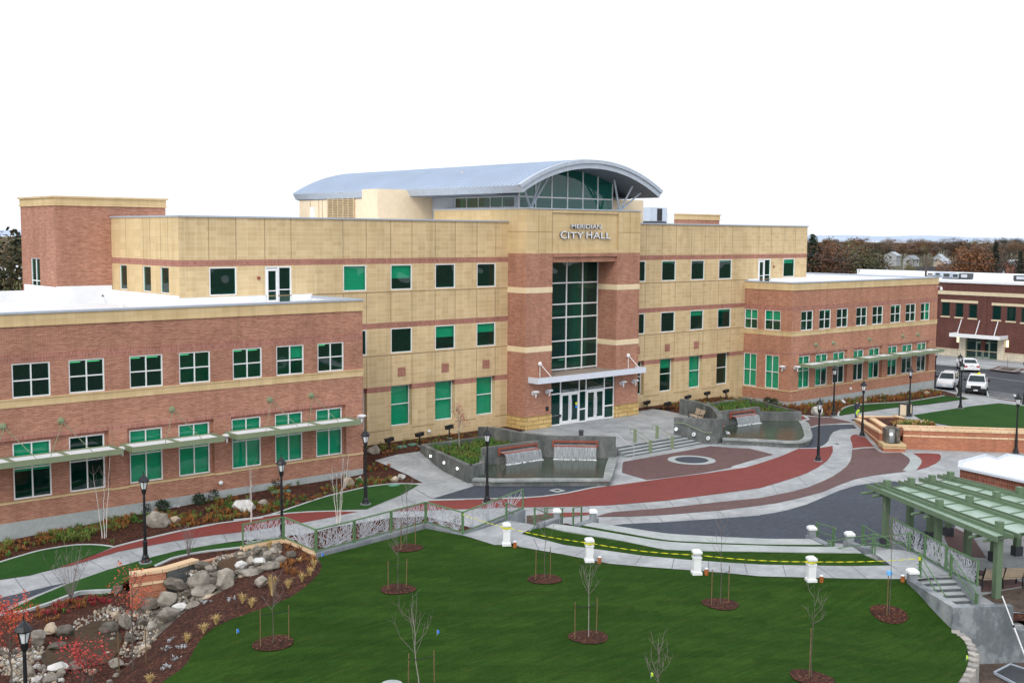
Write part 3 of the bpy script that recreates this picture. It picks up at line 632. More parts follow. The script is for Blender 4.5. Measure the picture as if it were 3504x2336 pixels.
# ---- brick wings
lob = [(24.2,32.1),(33.15,38.3),(39.3,47.25)]
zb_wing = [(-2.2,-.2,0),(-.2,4.0,1),(4.0,4.22,2),(4.22,7.96,1),(7.96,8.36,2),(8.36,9.77,1)]
lblind = {1:1, 2:1, 3:1, 4:1, 5:1, 6:0, 7:.52, 8:0}
for sg in (-1, 1):
    mb = MB(); hu = [(a,b_,6.137,7.908) for a, b_ in VX]; hl_ = [(a,b_,.83,4.0) for a, b_ in lob]
    mir = (lambda h_: h_) if sg > 0 else (lambda h_: (-h_[1], -h_[0], *h_[2:]))
    u0, u1 = (G_, H_) if sg > 0 else (-H_, -G_)
    wallgrid(mb, fS(yw), u0, u1, zb_wing, [mir(h_) for h_ in hu+hl_], .24)
    for a, b_ in lob:                                          # recessed ground floor bays
        q = mir((a,b_,0,0)); wallgrid(mb, fS(yw+.24), q[0], q[1], [(.83,3.8,1),(3.8,4.0,2)], [mir((c,d,.88,3.81)) for c, d in VX if c > a and d < b_], .12)
    for fr, wins in ((fW(G_) if sg > 0 else fE(-G_), True), (fE(H_) if sg > 0 else fW(-H_), False)):
        hs_ = [(-4.0,-2.27,6.137,7.93),(-1.5,-.02,6.137,7.93),(-3.95,-2.46,.86,3.88),(-1.5,-.04,.86,3.88)] if (wins and sg > 0) else []
        wallgrid(mb, fr, yw, 0 if wins else 16, zb_wing, [h_ for h_ in hs_ if h_[1] <= 0 or True and h_[0] < 0], .2)
    mb.poly([(u0,16,-2),(u1,16,-2),(u1,16,9.77),(u0,16,9.77)], 1)
    put(mb, 'wing_wall', [conc_l, brick if sg < 0 else brick_o, soldier], hall)
    # stone belts, cornice, cap
    mb = MB()
    def ring(x0, x1, z0, z1, p_, mi=0):
        mb.box(x0-p_, x1+p_, yw-p_, yw+.02, z0, z1, mi); mb.box(x0-p_, x0+.02, yw+.02, 0 if sg > 0 else 16, z0, z1, mi); mb.box(x1-.02, x1+p_, yw+.02, 16 if sg > 0 else 0, z0, z1, mi)
    ring(u0, u1, 5.674, 6.05, .03); ring(u0, u1, 6.05, 6.12, .07); ring(u0, u1, 9.772, 10.4, .035); ring(u0, u1, 9.77, 9.86, .07)
    for a, b_ in ([(23.0-.06, 24.2)] + [(lob[0][1], lob[1][0]), (lob[1][1], lob[2][0]), (lob[2][1], H_+.06)]):
        q = mir((a,b_,0,0)); mb.box(q[0], q[1], yw-.06, yw+.001, .73, .83)
    for a, b_ in lob: q = mir((a,b_,0,0)); mb.box(q[0]+.002, q[1]-.002, yw-.03, yw+.2, .76, .86)
    if sg > 0: mb.box(G_-.06, G_+.001, yw+.02, -.001, .73, .83)
    put(mb, 'stone_belt', stone_s, hall)
    mb = MB(); e_ = .10
    mb.box(u0-e_, u1+e_, yw-e_, yw+.5, 10.402, 10.502)
    xi, xo = (u0, u1) if sg > 0 else (u1, u0)
    mb.box(u0-e_, u0+.5, yw+.502, -.003 if sg > 0 else 16, 10.402, 10.502); mb.box(u1-.5, u1+e_, yw+.502, 16 if sg > 0 else -.003, 10.402, 10.502); mb.box(u0-e_, u1+e_, 16.002, 16.3, 10.2, 10.5)
    put(mb, 'parapet_cap', capm, hall)
    mb = MB(); mb.box(u0+.03, u1-.03, yw+.03, 15.98, 9.8, 9.9)   # membrane roof with upturned edges
    mb.box(u0+.03, u1-.03, yw+.04, yw+.4, 9.902, 10.4); mb.box(u0+.03, u0+.4, yw+.402, 15.9, 9.902, 10.4); mb.box(u1-.4, u1-.03, yw+.402, 15.9, 9.902, 10.4); mb.box(u0+.4, u1-.4, 15.5, 15.9, 9.902, 10.55)
    xa, xb_ = (G_+.4, M_) if sg > 0 else (-M_, -G_-.4)
    xd0, xd1 = (24.87,26.78) if sg > 0 else (-26.78,-24.87)
    for q0, q1, zt in ((xa, xd0, 10.62), (xd0, xd1, 10.0), (xd1, xb_, 10.62)): mb.box(q0, q1, -.05, -.012, 9.9, zt)
    if sg < 0: mb.box(-M_-.05, -M_-.012, -.05, 9.68, 9.9, 10.75); mb.box(-36.33, -M_-.05, 9.66, 9.71, 9.9, 11.05); mb.box(-36.34, -36.29, 9.71, 15.5, 9.9, 11.0)
    else: mb.box(M_+.012, M_+.05, -.05, 15.5, 9.9, 10.75)
    put(mb, 'wing_roof', white_m, hall)
    for k, (a, b_) in enumerate(VX):
        u0_, u1_ = mir((a,b_,0,0))[:2]; um = (u0_+u1_)/2
        tub = {3: 2, 4: 1, 5: 2, 6: 2, 1: 1}.get(k+1, 0) if sg < 0 else 0
        bl = {2: [(um,u1_,.45)]}.get(k+1) if sg < 0 else {5: [(u0_,u1_,.14)], 1: [(um,u1_,.14)], 7: [(um,u1_,1)]}.get(k)
        window(hall, fS(yw), u0_, u1_, 6.137, 7.908, ver=(um,), hor=(7.02,), d=.05, tubes=tub, blinds=bl)
        lb = lblind[k+1] if sg < 0 else {0:1,1:.5,2:.35,3:.4,4:1,5:.7,6:.25,7:.3}[k]
        bls = [(u0_,u1_,lb)]
        if sg > 0 and k in (0,1,4): bls = [(u0_,um,1),(um,u1_,.55 if k else 1)]
        window(hall, fS(yw+.24), u0_, u1_, .88, 3.81, ver=(um,), hor=(2.47,), d=.04, blinds=bls, tubes=0)
    if sg > 0:
        for a, b_, c, d in ((-4.0,-2.27,6.137,7.93),(-1.5,-.02,6.137,7.93),(-3.95,-2.46,.86,3.88),(-1.5,-.04,.86,3.88)):
            window(hall, fW(G_), a, b_, c, d, ver=((a+b_)/2,), hor=((c+d)/2,), d=.06, blind=1 if d < 5 else .5, tubes=1 if d < 5 else 0)
    # sun shades
    for i, (a, b_) in enumerate(((24.1,32.55),(33.3,38.7),(39.2,47.6))):
        q = mir((a,b_,0,0)); x0, x1 = q[0], q[1]; ya, yb_ = yw-1.5, yw-.12; mb = MB(); z0, z1 = 2.91, 3.2
        if i == 2 and sg < 0: x0 = -47.6
        mb.box(x0, x1, ya, ya+.1, z0, z1); mb.box(x0, x1, yb_, yb_+.1, z0, z1); mb.box(x0, x0+.1, ya+.1, yb_, z0, z1); mb.box(x1-.1, x1, ya+.1, yb_, z0, z1)
        nseg = 3 if i != 1 else 2
        xs_ = [x0+.1 + (x1-x0-.2)*k_/nseg for k_ in range(nseg+1)]
        for x in xs_[1:-1]: mb.box(x-.09, x+.09, ya+.1, yb_, z0, z1-.004)
        for x in (x0+.6, x1-.6, (x0+x1)/2): mb.box(x-.04, x+.04, yb_+.1, yw, z0+.05, z1-.05)
        so = put(mb, 'sun_shade', sage, hall)
        for k_ in range(nseg):
            mb = MB(); mb.box(xs_[k_]+.1, xs_[k_+1]-.1, ya+.1, yb_, z1-.1, z1-.06); put(mb, 'shade_panel', white_m, so)
        cs = [(v1+v0)/2 for v0, v1 in [(VX[k_][1], VX[k_+1][0]) for k_ in ((0,1),(3,),(5,6))[i]]]
        wc = [(VX[k_][0]+VX[k_][1])/2 for k_ in ((0,1,2),(3,4),(5,6,7))[i]]
        for j_, c_ in enumerate(cs):
            mb = MB(); px_ = c_*sg; mb.tube((px_,yw,4.77),(px_,yw-.2,4.77),.2,.11,8); mb.tube((px_,yw-.2,4.77),(px_,yw-.26,4.73),.11,.03,8); an = put(mb, 'rod_anchor', sage, so)
            mb = MB()
            for w_ in (wc[j_], wc[j_+1]): mb.tube((px_,yw-.2,4.74),(w_*sg+(c_-w_)*sg*.25,ya+.12,3.22),.017)
            put(mb, 'rod', sage, so)
mb = MB(); P = aty('f', 1580, 752, yw); mb.tube((H_-.2,yw,P.z+.25),(H_-.2,yw-.45,P.z+.3),.03); mb.lathe((H_-.2,yw-.45,P.z-.1),[(.05,-.08),(.13,0),(.15,.16),(.1,.3),(.02,.36)],10); put(mb, 'security_camera', white, hall)

# ---- brick stair towers at the back
for sg in (-1, 1):
    mb = MB(); x0, x1, ya, yb_ = (-36.28,-28.79,9.73,15.94) if sg < 0 else (28.5,36.28,13.6,20)
    wallgrid(mb, fS(ya), x0, x1, [(9.6,16.25,0)], [], .2)
    wallgrid(mb, fW(x0), ya, yb_, [(9.6,16.25,0)], [(12.65,14.35,10.9,12.8)] if sg < 0 else [], .12)
    mb.poly([(x1,ya,9.6),(x1,yb_,9.6),(x1,yb_,16.25),(x1,ya,16.25)], 0); mb.poly([(x0,yb_,9.6),(x1,yb_,9.6),(x1,yb_,16.25),(x0,yb_,16.25)], 0)
    mb.box(x0-.04, x1+.04, ya-.04, yb_+.04, 16.25, 16.72, 1); mb.box(x0-.1, x1+.1, ya-.1, yb_+.1, 16.22, 16.3, 1)
    so = put(mb, 'stair_tower', [brick, stone_s], hall)
    mb = MB(); mb.box(x0-.16, x1+.16, ya-.16, yb_+.16, 16.722, 16.83); put(mb, 'parapet_cap', stone_s, hall)
    if sg < 0: window(hall, fW(x0), 12.65, 14.35, 10.9, 12.8, ver=(13.5,), hor=(11.3,), d=.08, fw=.05)

# ---- vaulted roof and penthouse
RA = (7.74**2+2.1**2)/(2*2.1); ZC = 20.2-RA
def arcp(t, off): a = math.asin(7.74/RA)*t; r = RA-off; return ((r)*math.sin(a), ZC+(r)*math.cos(a))
yf, ybk = -2.95, 28.0; NS = 28
mb = MB()
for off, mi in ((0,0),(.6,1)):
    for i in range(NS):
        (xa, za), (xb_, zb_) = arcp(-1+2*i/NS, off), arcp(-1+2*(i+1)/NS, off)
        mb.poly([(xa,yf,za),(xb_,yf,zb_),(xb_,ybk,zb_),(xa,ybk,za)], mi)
for y in (yf, ybk):
    for i in range(NS):
        a0, a1, b0, b1 = arcp(-1+2*i/NS,0), arcp(-1+2*(i+1)/NS,0), arcp(-1+2*i/NS,.6), arcp(-1+2*(i+1)/NS,.6)
        mb.poly([(a0[0],y,a0[1]),(a1[0],y,a1[1]),(b1[0],y,b1[1]),(b0[0],y,b0[1])], 2)
for t in (-1, 1):
    a, b_ = arcp(t,0), arcp(t,.6); mb.poly([(a[0],yf,a[1]),(a[0],ybk,a[1]),(b_[0],ybk,b_[1]),(b_[0],yf,b_[1])], 2)
# front rim lip
for i in range(NS):
    a0, a1, b0, b1 = arcp(-1+2*i/NS,-.05), arcp(-1+2*(i+1)/NS,-.05), arcp(-1+2*i/NS,.22), arcp(-1+2*(i+1)/NS,.22)
    mb.hexa([(b0[0],yf-.12,b0[1]),(b1[0],yf-.12,b1[1]),(b1[0],yf-.005,b1[1]),(b0[0],yf-.005,b0[1]),(a0[0],yf-.12,a0[1]),(a1[0],yf-.12,a1[1]),(a1[0],yf+.3,a1[1]),(a0[0],yf+.3,a0[1])], 2)
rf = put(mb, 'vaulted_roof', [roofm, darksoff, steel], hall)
mb = MB(); y = yf+.5
while y < ybk:
    for i in range(0, 20):
        a0, a1 = arcp(-1+2*i/20,-.10), arcp(-1+2*(i+1)/20,-.10); b0, b1 = arcp(-1+2*i/20,0), arcp(-1+2*(i+1)/20,0)
        mb.hexa([(b0[0],y,b0[1]),(b1[0],y,b1[1]),(b1[0],y+.07,b1[1]),(b0[0],y+.07,b0[1]),(a0[0],y,a0[1]),(a1[0],y,a1[1]),(a1[0],y+.07,a1[1]),(a0[0],y+.07,a0[1])])
    y += .48
put(mb, 'standing_seam', roofm, rf)
mb = MB()                                                       # ceiling closing the eaves over the clerestory
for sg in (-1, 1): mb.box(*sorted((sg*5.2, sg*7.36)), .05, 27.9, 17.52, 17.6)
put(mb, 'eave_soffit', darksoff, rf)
# gable glazing
cx = 5.10
def arch_z(x): return ZC + math.sqrt((RA-.6)**2 - x*x)
mb = MB(); gx = [-5.1,-3.4,-1.7,0,1.7,3.4,5.1]
for x in gx: mb.box(x-.05, x+.05, .0, .1, 16.5, arch_z(x))
for i in range(6):
    for z in (16.56, 17.42): mb.box(gx[i]+.05, gx[i+1]-.05, .01, .09, z-.05, z+.05)
gg = put(mb, 'gable_glazing', white, hall)
mb = MB(); pts = [(-5.1,.05,16.5),(5.1,.05,16.5)] + [(5.1-10.2*i/20,.05,arch_z(5.1-10.2*i/20)) for i in range(21)]; mb.poly(pts); put(mb, 'pane', glass_g, gg)
mb = MB(); mb.box(-5, 5, 7, 7.1, 15, 19.5); mb.box(-2.1, -2.0, 3.2, 27, 15, 19); mb.box(-3.9, 3.9, 2.6, 3.0, 16.5, 17.25, 1); put(mb, 'interior_wall', [stucco, blue_flag if False else darkgrey], gg)
for sg in (-1, 1):
    f = Vector((sg*4.87,-.99,16.5)); mb = MB()
    for q in ((sg*6.35,-1.9,17.95),(sg*5.05,-2.2,18.45),(sg*3.55,-1.6,18.95)): mb.tube(f, q, .09, .07, 8)
    mb.box(f.x-.16, f.x+.16, f.y-.16, f.y+.16, 16.53, 16.66); put(mb, 'roof_strut', steel, hall)
    mb = MB(); x = sg*cx
    fr = fW(x) if sg < 0 else fE(x)
    wallgrid(mb, fr, 0.1, 10.63, [(14.9,16.58,0),(16.58,17.6,1)], [(.53,7.7,16.62,17.45)], .1)
    for k in range(12): fbox(mb, fr, .55+k*.62, .58+k*.62, -.03, 0, 15, 16.55, 2)
    fbox(mb, fr, 7.85, 10.6, -.02, 0, 14.9, 17.55, 1)
    # closing wall between soffit and vault
    mb.poly([fr(.1,0,17.6), fr(28,0,17.6), fr(28,0,arch_z(cx)), fr(.1,0,arch_z(cx))], 1)
    put(mb, 'clerestory_wall', [white_m, steel, capm], hall)
    window(hall, fr, .53, 7.7, 16.62, 17.45, ver=[.53+7.17*k/5 for k in range(1,5)], d=.03, fw=.05)
    mb = MB(); x0, x1 = sorted((sg*10.58, sg*5.1)); mb.box(x0, x1, 10.63, 12.79, 14.9, 18.08)
    if sg > 0: mb.box(5.17, aty('v', 1310, 600, 1.2).x, 1.2, 10.62, 14.9, 17.5)
    xw = sg*7.3; yfar = atx('u', 325, 500, -7.3).y
    x0, x1 = sorted((xw, sg*5.1)); mb.box(x0, x1, 12.792, yfar, 14.9, 17.9)
    for k in range(3): 
        yy = atx('u', (423,500,530)[k], 500, -7.3).y; mb.box(xw-.015, xw+.015, yy-.03, yy+.03, 15, 17.8, 1)
    ph = put(mb, 'penthouse', [stucco, joint], hall)
    if sg < 0:
        ya, yb_ = sorted((atx('u', 820, 500, -7.3).y, atx('u', 590, 500, -7.3).y)); mb = MB()
        mb.box(-7.33, -7.302, ya, yb_, 15.3, 17.75, 1); n_ = 16
        for k in range(n_): z = 15.35+k*(2.35/n_); mb.hexa([(-7.42,ya,z),(-7.335,ya,z+.09),(-7.335,yb_,z+.09),(-7.42,yb_,z),(-7.42,ya,z+.03),(-7.335,ya,z+.12),(-7.335,yb_,z+.12),(-7.42,yb_,z+.03)])
        for k in range(6): yy = ya+(yb_-ya)*k/5; mb.box(-7.44, -7.334, yy-.05, yy+.07, 15.3, 17.78)
        put(mb, 'louvre', [plain('louvre_tan', (.52,.40,.24), .6), plain('louvre_dark', (.10,.075,.05), .8)], ph)
        mb = MB(); yy = atx('u', 450, 570, -7.3).y; mb.box(-7.5, -7.302, yy-.35, yy+.25, 15.6, 16.9); put(mb, 'roof_hatch_door', white, ph)
    mb = MB(); mb.poly([(-5.1*1,28,15),(5.1,28,15),(5.1,28,19),(-5.1,28,19)]) if sg < 0 else None
    if sg < 0: put(mb, 'back_wall', stucco, hall)
# roof plant
hv = thing('air_handler', (23.6,12,14.9), 'grey rooftop air conditioning unit behind the parapet right of the tower', 'air conditioner')
mb = MB(); mb.box(22.3,24.9,11.2,13.2,15.95,17.3); put(mb, 'casing', steel, hv)
mb = MB(); mb.box(22.25,24.6,11.1,13.3,15.0,15.94); put(mb, 'base', darkgrey, hv)
mb = MB(); mb.box(23.4,24.1,11.15,11.199,16.0,17.2); put(mb, 'intake_grille', black, hv)
mb = MB(); mb.box(25.1,26.2,11.4,12.6,14.9,16.75); tag(mb.build('duct_box', white_m, loc=(25.6,12,14.9)), 'white sheet metal duct box beside the rooftop air conditioner', 'duct')
vents = []
for k, (a, b_, t_) in enumerate(((713,1100,1032),(805,1105,1038),(920,1140,1068),(1087,1178,1122))):
    P = at('t', a, b_, 9.9); o = thing('vent_pipe', P, '', 'vent pipe', 'vent pipes on the white roof')
    hgt = topz('t', a, t_, P)-9.9
    mb = MB(); mb.lathe(P, [(.2,0),(.17,.2),(.07,.35),(.05,.4)], 8); put(mb, 'boot', white_m, o)
    mb = MB(); mb.tube(P+Vector((0,0,.3)), P+Vector((0,0,hgt)), .035); mb.tube(P+Vector((0,0,hgt)), P+Vector((0,0,hgt-.22)), .05); put(mb, 'pipe', darkgrey, o); vents.append(o)
order_labels(vents, '{n}short grey vent pipe rising from the white roof of the left brick wing')
P = at('t', 150, 1100, 9.9); o = thing('roof_gooseneck', P, 'curved gooseneck pipe on the white roof at the far left', 'vent pipe')
mb = MB(); pts = [P+Vector((0,0,z)) for z in (0,.7)] + [P+Vector((.15*math.cos(a)-.15+.0,0,.7+.15*math.sin(a))) for a in (.8,1.57,2.3,3.1)] + [P+Vector((-.3,0,.4))]; mb.path(pts, .03); put(mb, 'pipe', darkgrey, o)
mb = MB(); mb.lathe(P, [(.2,0),(.15,.2),(.05,.3)], 8); put(mb, 'boot', white_m, o)
# ================================================================== GROUND, PAVING, PLANTING AREAS
def cz(h): return h
ZL = .3
# world sheets
sheet('far_ground', [(-900,-400),(3000,-400),(3000,3600),(-900,3600)], -2.35, 0, farground)
kx = lambda y: 49.6+.19*(y+5)
terr = [(-75,-16),(-75,60),(kx(60),60),(kx(20),20),(kx(-5),-5),(kx(-20),-20),(kx(-45),-45),(-12,-52),(-19.2,-45.3),(-21.5,-44.0),(-24,-38),(-31,-25)] + [tuple(at(*m, hp).to_2d()) for m in (('b',735,800),('b',440,655),('a',2040,445),('a',1650,545),('a',1390,620),('a',1150,690),('a',945,785),('a',700,798),('a',600,826),('a',400,902),('a',180,969),('a',0,999),('a',-60,1021))] + [(-75,-24)]
sheet('ground', terr, hp, 0, mulch, cell=1.2)
sheet('bare_ground', [(-60,-36),(-24,-39),(-22.6,-44.4),(-20.6,-45.8),(-14,-51),(0,-62),(-20,-90),(-60,-80)], -1.8, 0, soil)
# concrete plaza and paths
plz = [('a',-60,718),('a',0,703),('a',250,665),('a',480,608),('a',730,520),('a',950,428),('a',1200,363),('a',1500,292),('a',1800,232),('a',2219,177),('b',330,421),('b',500,367),('b',800,268),('b',1000,218),('b',1200,173),('b',1400,148),('b',1540,146),('b',1690,138),('b',1560,68),('b',1410,0),('j',1000,1500),('n',60,620),('n',235,592)]
pp = P2(plz) + [Vector(q) for q in ((-16.5,-4),(-12,-8),(6,-8),(14,-8.5))] + P2([('p',1530,470),('p',2040,515),('h',690,716),('h',900,682),('h',1200,640),('h',1500,611),('h',1865,560)]) 
wk = P2([('h',1560,478),('h',1650,490),('h',1830,520),('h',2020,545),('h',2300,590),('h',2700,640)])
pp2 = P2([('h',2700,690),('h',2352,622),('h',2130,598),('h',1900,622),('h',1700,652),('h',1365,704),('h',1440,749),('h',1600,786),('h',1760,812),('h',2352,840),('h',2800,860),('h',2900,1060)])
pp3 = [Vector(q) for q in ((16,-48),(-8,-52),(-18,-45.3),(-22,-40.5))] + P2([('d',0,1000),('c',1200,640),('c',620,500),('c',300,540),('c',80,470),('b',2300,560),('b',2045,520),('b',1720,440),('b',1400,452),('b',1080,508),('b',900,532),('b',700,588),('b',440,616),('b',0,662),('a',1800,404),('a',1500,455),('a',1280,510),('a',1180,540),('a',900,620),('a',700,690),('a',570,738),('a',300,850),('a',100,945),('a',-60,1020)])
sheet('plaza_paving', pp + wk[1:] + pp2 + pp3, hp, .03, conc)
def S(name, marks, mat, off, h=hp, sm_=False, **k):
    q = P2(marks, h)
    return sheet(name, q, h, off, mat, **k)
# paving bands
R_top = [('b',1400,395),('b',1560,350),('b',1760,300),('c',245,278),('c',560,245),('c',720,215),('c',870,185),('c',1010,168),('c',1500,100),('c',1900,50),('c',2230,0),('h',0,1135),('h',180,1075),('h',345,1005),('h',500,1004),('h',648,980)]
R_bot = [('h',650,1030),('h',632,1068),('h',600,1112),('h',520,1170),('h',420,1222),('h',300,1265),('h',150,1312),('h',0,1356),('c',2000,235),('c',1500,300),('c',1000,340),('c',700,352),('c',240,358),('b',2000,376),('b',1700,390)]
S('red_paving', R_top+R_bot, pv_red, .045)
S('red_paving', [('b',-40,486),('a',2219,186),('a',1800,241),('a',1500,301),('a',1200,371),('a',950,436),('a',700,532),('a',430,612),('a',600,586),('a',750,541),('a',1000,466),('a',1200,426),('a',1500,371),('a',1800,326),('a',2040,301),('b',0,585),('b',75,578),('b',460,520),('b',620,495),('b',860,450),('b',1110,396),('b',850,397),('b',600,406),('b',400,425),('b',200,456)], pv_red, .045)
S('red_paving', [('h',805,905),('h',815,890),('h',835,880),('h',870,880),('h',945,910),('h',1018,988),('h',920,993),('h',825,1003),('h',822,960),('h',810,930)], pv_red, .045)
S('red_paving', [('h',1335,1048),('h',1480,1045),('h',1600,1052),('h',1614,1075),('h',1605,1105),('h',1570,1135),('h',1500,1168),('h',1420,1190),('h',1357,1203),('h',1385,1160),('h',1400,1125),('h',1395,1095)], pv_red, .045)
S('red_paving', [('p',1510,488),('p',1570,490),('p',1612,545),('p',1520,562)], pv_red, .045)
S('red_paving', [('c',250,440),('c',480,411),('c',640,405),('c',850,405),('c',820,425),('c',700,440),('c',590,447),('c',430,450)], pv_red, .045)
B_ = [('c',880,445),('c',960,418),('c',1040,400),('c',1500,365),('c',2000,310),('h',0,1445),('h',300,1385),('h',430,1348),('h',550,1300),('h',650,1252),('h',720,1205),('h',775,1160),('h',805,1115),('h',818,1070),('h',822,1015),('h',920,1001),('h',1020,998),('h',1060,1030),('h',1100,1042),('h',1300,1040),('h',1340,1078),('h',1358,1110),('h',1352,1145),('h',1325,1182),('h',1290,1210),('h',1150,1226),('h',1000,1246),('h',850,1276),('h',700,1331),('h',560,1391),('h',350,1446),('h',150,1490),('h',0,1511),('c',2000,386),('c',1500,426),('c',1200,441)]
S('brown_paving', B_, pv_brn, .045)
S('brown_paving', [('i',1125,1540),('o',435,1052),('o',700,1005),('o',1400,880),('o',1990,770),('p',300,1062),('p',590,1075),('p',800,1125),('p',1028,1182),('p',700,1270),('p',300,1385),('o',2352,1158),('o',1800,1255),('o',1400,1310),('o',850,1374),('o',410,1245)], pv_brn, .045)
S('brown_paving', [('p',1640,500),('p',2040,520),('p',2352,585),('h',830,775),('h',700,778),('p',2100,640),('p',1700,690),('p',1650,610),('p',1580,570),('p',1690,555)], pv_brn, .045)
G1 = [('c',1040,520),('c',1130,508),('c',1500,491),('c',1900,465),('c',2352,431),('d',0,686),('d',120,668),('d',250,641),('d',420,590),('d',560,531),('d',700,470),('d',850,424),('d',950,407),('d',1060,394),('d',1200,384),('d',1450,450),('d',1735,590),('d',1740,792),('d',1640,828),('d',1600,850),('d',1500,985),('d',1300,1000),('d',1000,960),('d',500,920),('d',0,925),('c',1800,650),('c',1400,605)]
S('charcoal_paving', G1, pv_gry, .045)
S('charcoal_paving', [('n',410,1453),('n',1185,1217),('n',1300,1200),('c',-60,120),('c',980,120),('c',1000,166),('c',870,181),('c',720,211),('c',560,240),('c',245,270),('n',1350,1466),('n',900,1468)], pv_gry, .045)
S('charcoal_paving', [('p',1690,706),('p',1850,668),('p',2100,648),('p',2352,645),('h',830,790),('h',865,825),('h',720,832),('h',655,855),('h',625,890),('h',610,935),('h',575,975),('h',500,997),('h',360,999),('p',1480,1060),('p',1600,930),('p',1690,800)], pv_gry, .045)
S('charcoal_paving', [('a',-80,885),('a',0,857),('a',200,812),('a',420,757),('a',565,727),('a',300,832),('a',130,902),('a',0,972),('a',-80,1010)], pv_gry, .045)
c0 = at('o', 1655, 1022, hp); ring_o = []
for r_, m_, of in ((1.62, conc_l, .055), (1.12, pv_gry, .065)):
    ring_o.append(sheet('plaza_medallion', [(c0.x+r_*math.cos(2*math.pi*k/36), c0.y+r_*math.sin(2*math.pi*k/36)) for k in range(36)], hp, of, m_))
S('brown_paving', [('d',1740,800),('d',1850,860),('d',1900,890),('d',1960,980),('d',2020,1070),('d',1880,1055),('d',1700,1010),('d',1640,880)], pv_brn, .046)
S('brown_paving', [('e',1900,340),('e',2150,400),('e',2352,470),('e',2352,500),('e',2000,560),('e',1900,560)], pv_brn, .046)
S('soil_bed', [('e',1930,600),('e',2100,560),('e',2352,520),('e',2700,560),('e',2600,800),('e',2240,760),('e',2100,700)], soil, .06)
# joints in the light paving bands: thin dark saw cuts
mb = MB()
def cut(a, b_, w=.03, h=hp, off=.036):
    p, q = at(*a, h), at(*b_, h); d = (q-p); d = Vector((-d.y, d.x, 0)).normalized()*w/2
    n = max(1, int((q-p).length/1.5))
    for i in range(n):
        A, B = p.lerp(q, i/n), p.lerp(q, (i+1)/n)
        zf = (lambda P: (h(P.x,P.y) if callable(h) else h)+off)
        mb.poly([(A.x-d.x,A.y-d.y,zf(A)),(B.x-d.x,B.y-d.y,zf(B)),(B.x+d.x,B.y+d.y,zf(B)),(A.x+d.x,A.y+d.y,zf(A))])
for a, b_ in ((('a',120,680),('a',215,808)),(('a',350,650),('a',440,755)),(('a',755,540),('a',880,610)),(('a',1095,460),('a',1190,520)),(('a',1480,380),('a',1530,440)),(('a',1885,318),('a',1920,390)),(('c',810,350),(  'c',850,405)),(('c',1065,338),('c',1110,392)),(('c',1310,322),('c',1350,378)),(('c',1540,298),('c',1585,355)),(('c',1780,265),('c',1830,325)),(('c',1160,445),('c',1220,502)),(('c',1430,432),('c',1490,492)),(('c',1700,412),('c',1770,472)),(('c',1980,388),('c',2050,452)),(('b',1500,252),('b',1620,330)),(('b',1640,200),('b',1780,285)),(('n',40,800),('n',215,770)),(('n',0,1220),('n',410,1450)),(('n',0,670),('n',190,770)),(('h',100,1320),('h',160,1405)),(('h',330,1250),('h',430,1340)),(('h',560,1140),('h',700,1215)),(('h',640,1040),('h',820,1060)),(('h',640,930),('h',815,925)),(('h',900,1270),('h',1100,1330)),(('h',1240,1225),('h',1440,1290))): cut(a, b_)
tag(mb.build('paving_joints', MATS.get('saw_cut') or plain('saw_cut', (.13,.14,.15), .9), ), kind='structure')
# drains
for s_, a, b_ in (('c',540,210),('p',2160,995)):
    P = at(s_, a, b_); m_ = MB(); z = hp(P.x,P.y)+.05; r_ = .35
    m_.box(P.x-r_,P.x+r_,P.y-r_,P.y+r_,z-.06,z+.012,0); m_.box(P.x-.16,P.x+.16,P.y-.16,P.y+.16,z,z+.018,1); tag(m_.build('drain_cover', [conc_l, black], loc=(P.x,P.y,z)), 'small square floor drain in the '+('charcoal paving by the left fountain' if s_ == 'c' else 'curved concrete band by the right fountain'), 'drain')
# grass lenses of the plaza level
S('grass_area', [('a',-60,575),('a',0,557),('a',150,511),('a',350,456),('a',600,416),('a',750,409),('a',870,415),('a',950,428),('a',850,470),('a',700,530),('a',500,600),('a',250,668),('a',0,704),('a',-60,720)], grass2, .05)
S('grass_area', [('a',130,988),('a',400,906),('a',600,829),('a',700,802),('a',940,791),('a',1095,705),('a',1095,640),('a',1310,582),('a',1480,512),('a',1700,467),('a',2040,427),('a',2040,380),('a',1800,407),('a',1500,458),('a',1280,513),('a',1180,543),('a',900,623),('a',700,693),('a',570,741),('a',300,853),('a',100,950)], grass2, .05)
S('grass_area', [('b',345,423),('b',500,373),('b',800,273),('b',1000,222),('b',1200,177),('b',1400,152),('b',1540,150),('b',1655,156),('b',1600,190),('b',1500,248),('b',1350,308),('b',1190,376),('b',1000,383),('b',700,397)], grass2, .05)
S('grass_area', [('h',702,712),('h',705,690),('h',740,652),('h',820,622),('h',1000,606),('h',1300,590),('h',1500,560),('h',1640,534),('h',1760,545),('h',1860,560),('h',1500,610),('h',1200,640),('h',900,680)], grass2, .05)
S('grass_area', [('h',1367,706),('h',1700,654),('h',1900,624),('h',2130,600),('h',2352,623),('h',2700,690),('h',2800,905),('h',2352,872),('h',2050,836),('h',1760,812),('h',1600,784),('h',1440,747)], grass2, .05)
S('grass_area', [('b',120,655),('b',440,618),('b',440,660),('b',100,712)], grass2, .05)
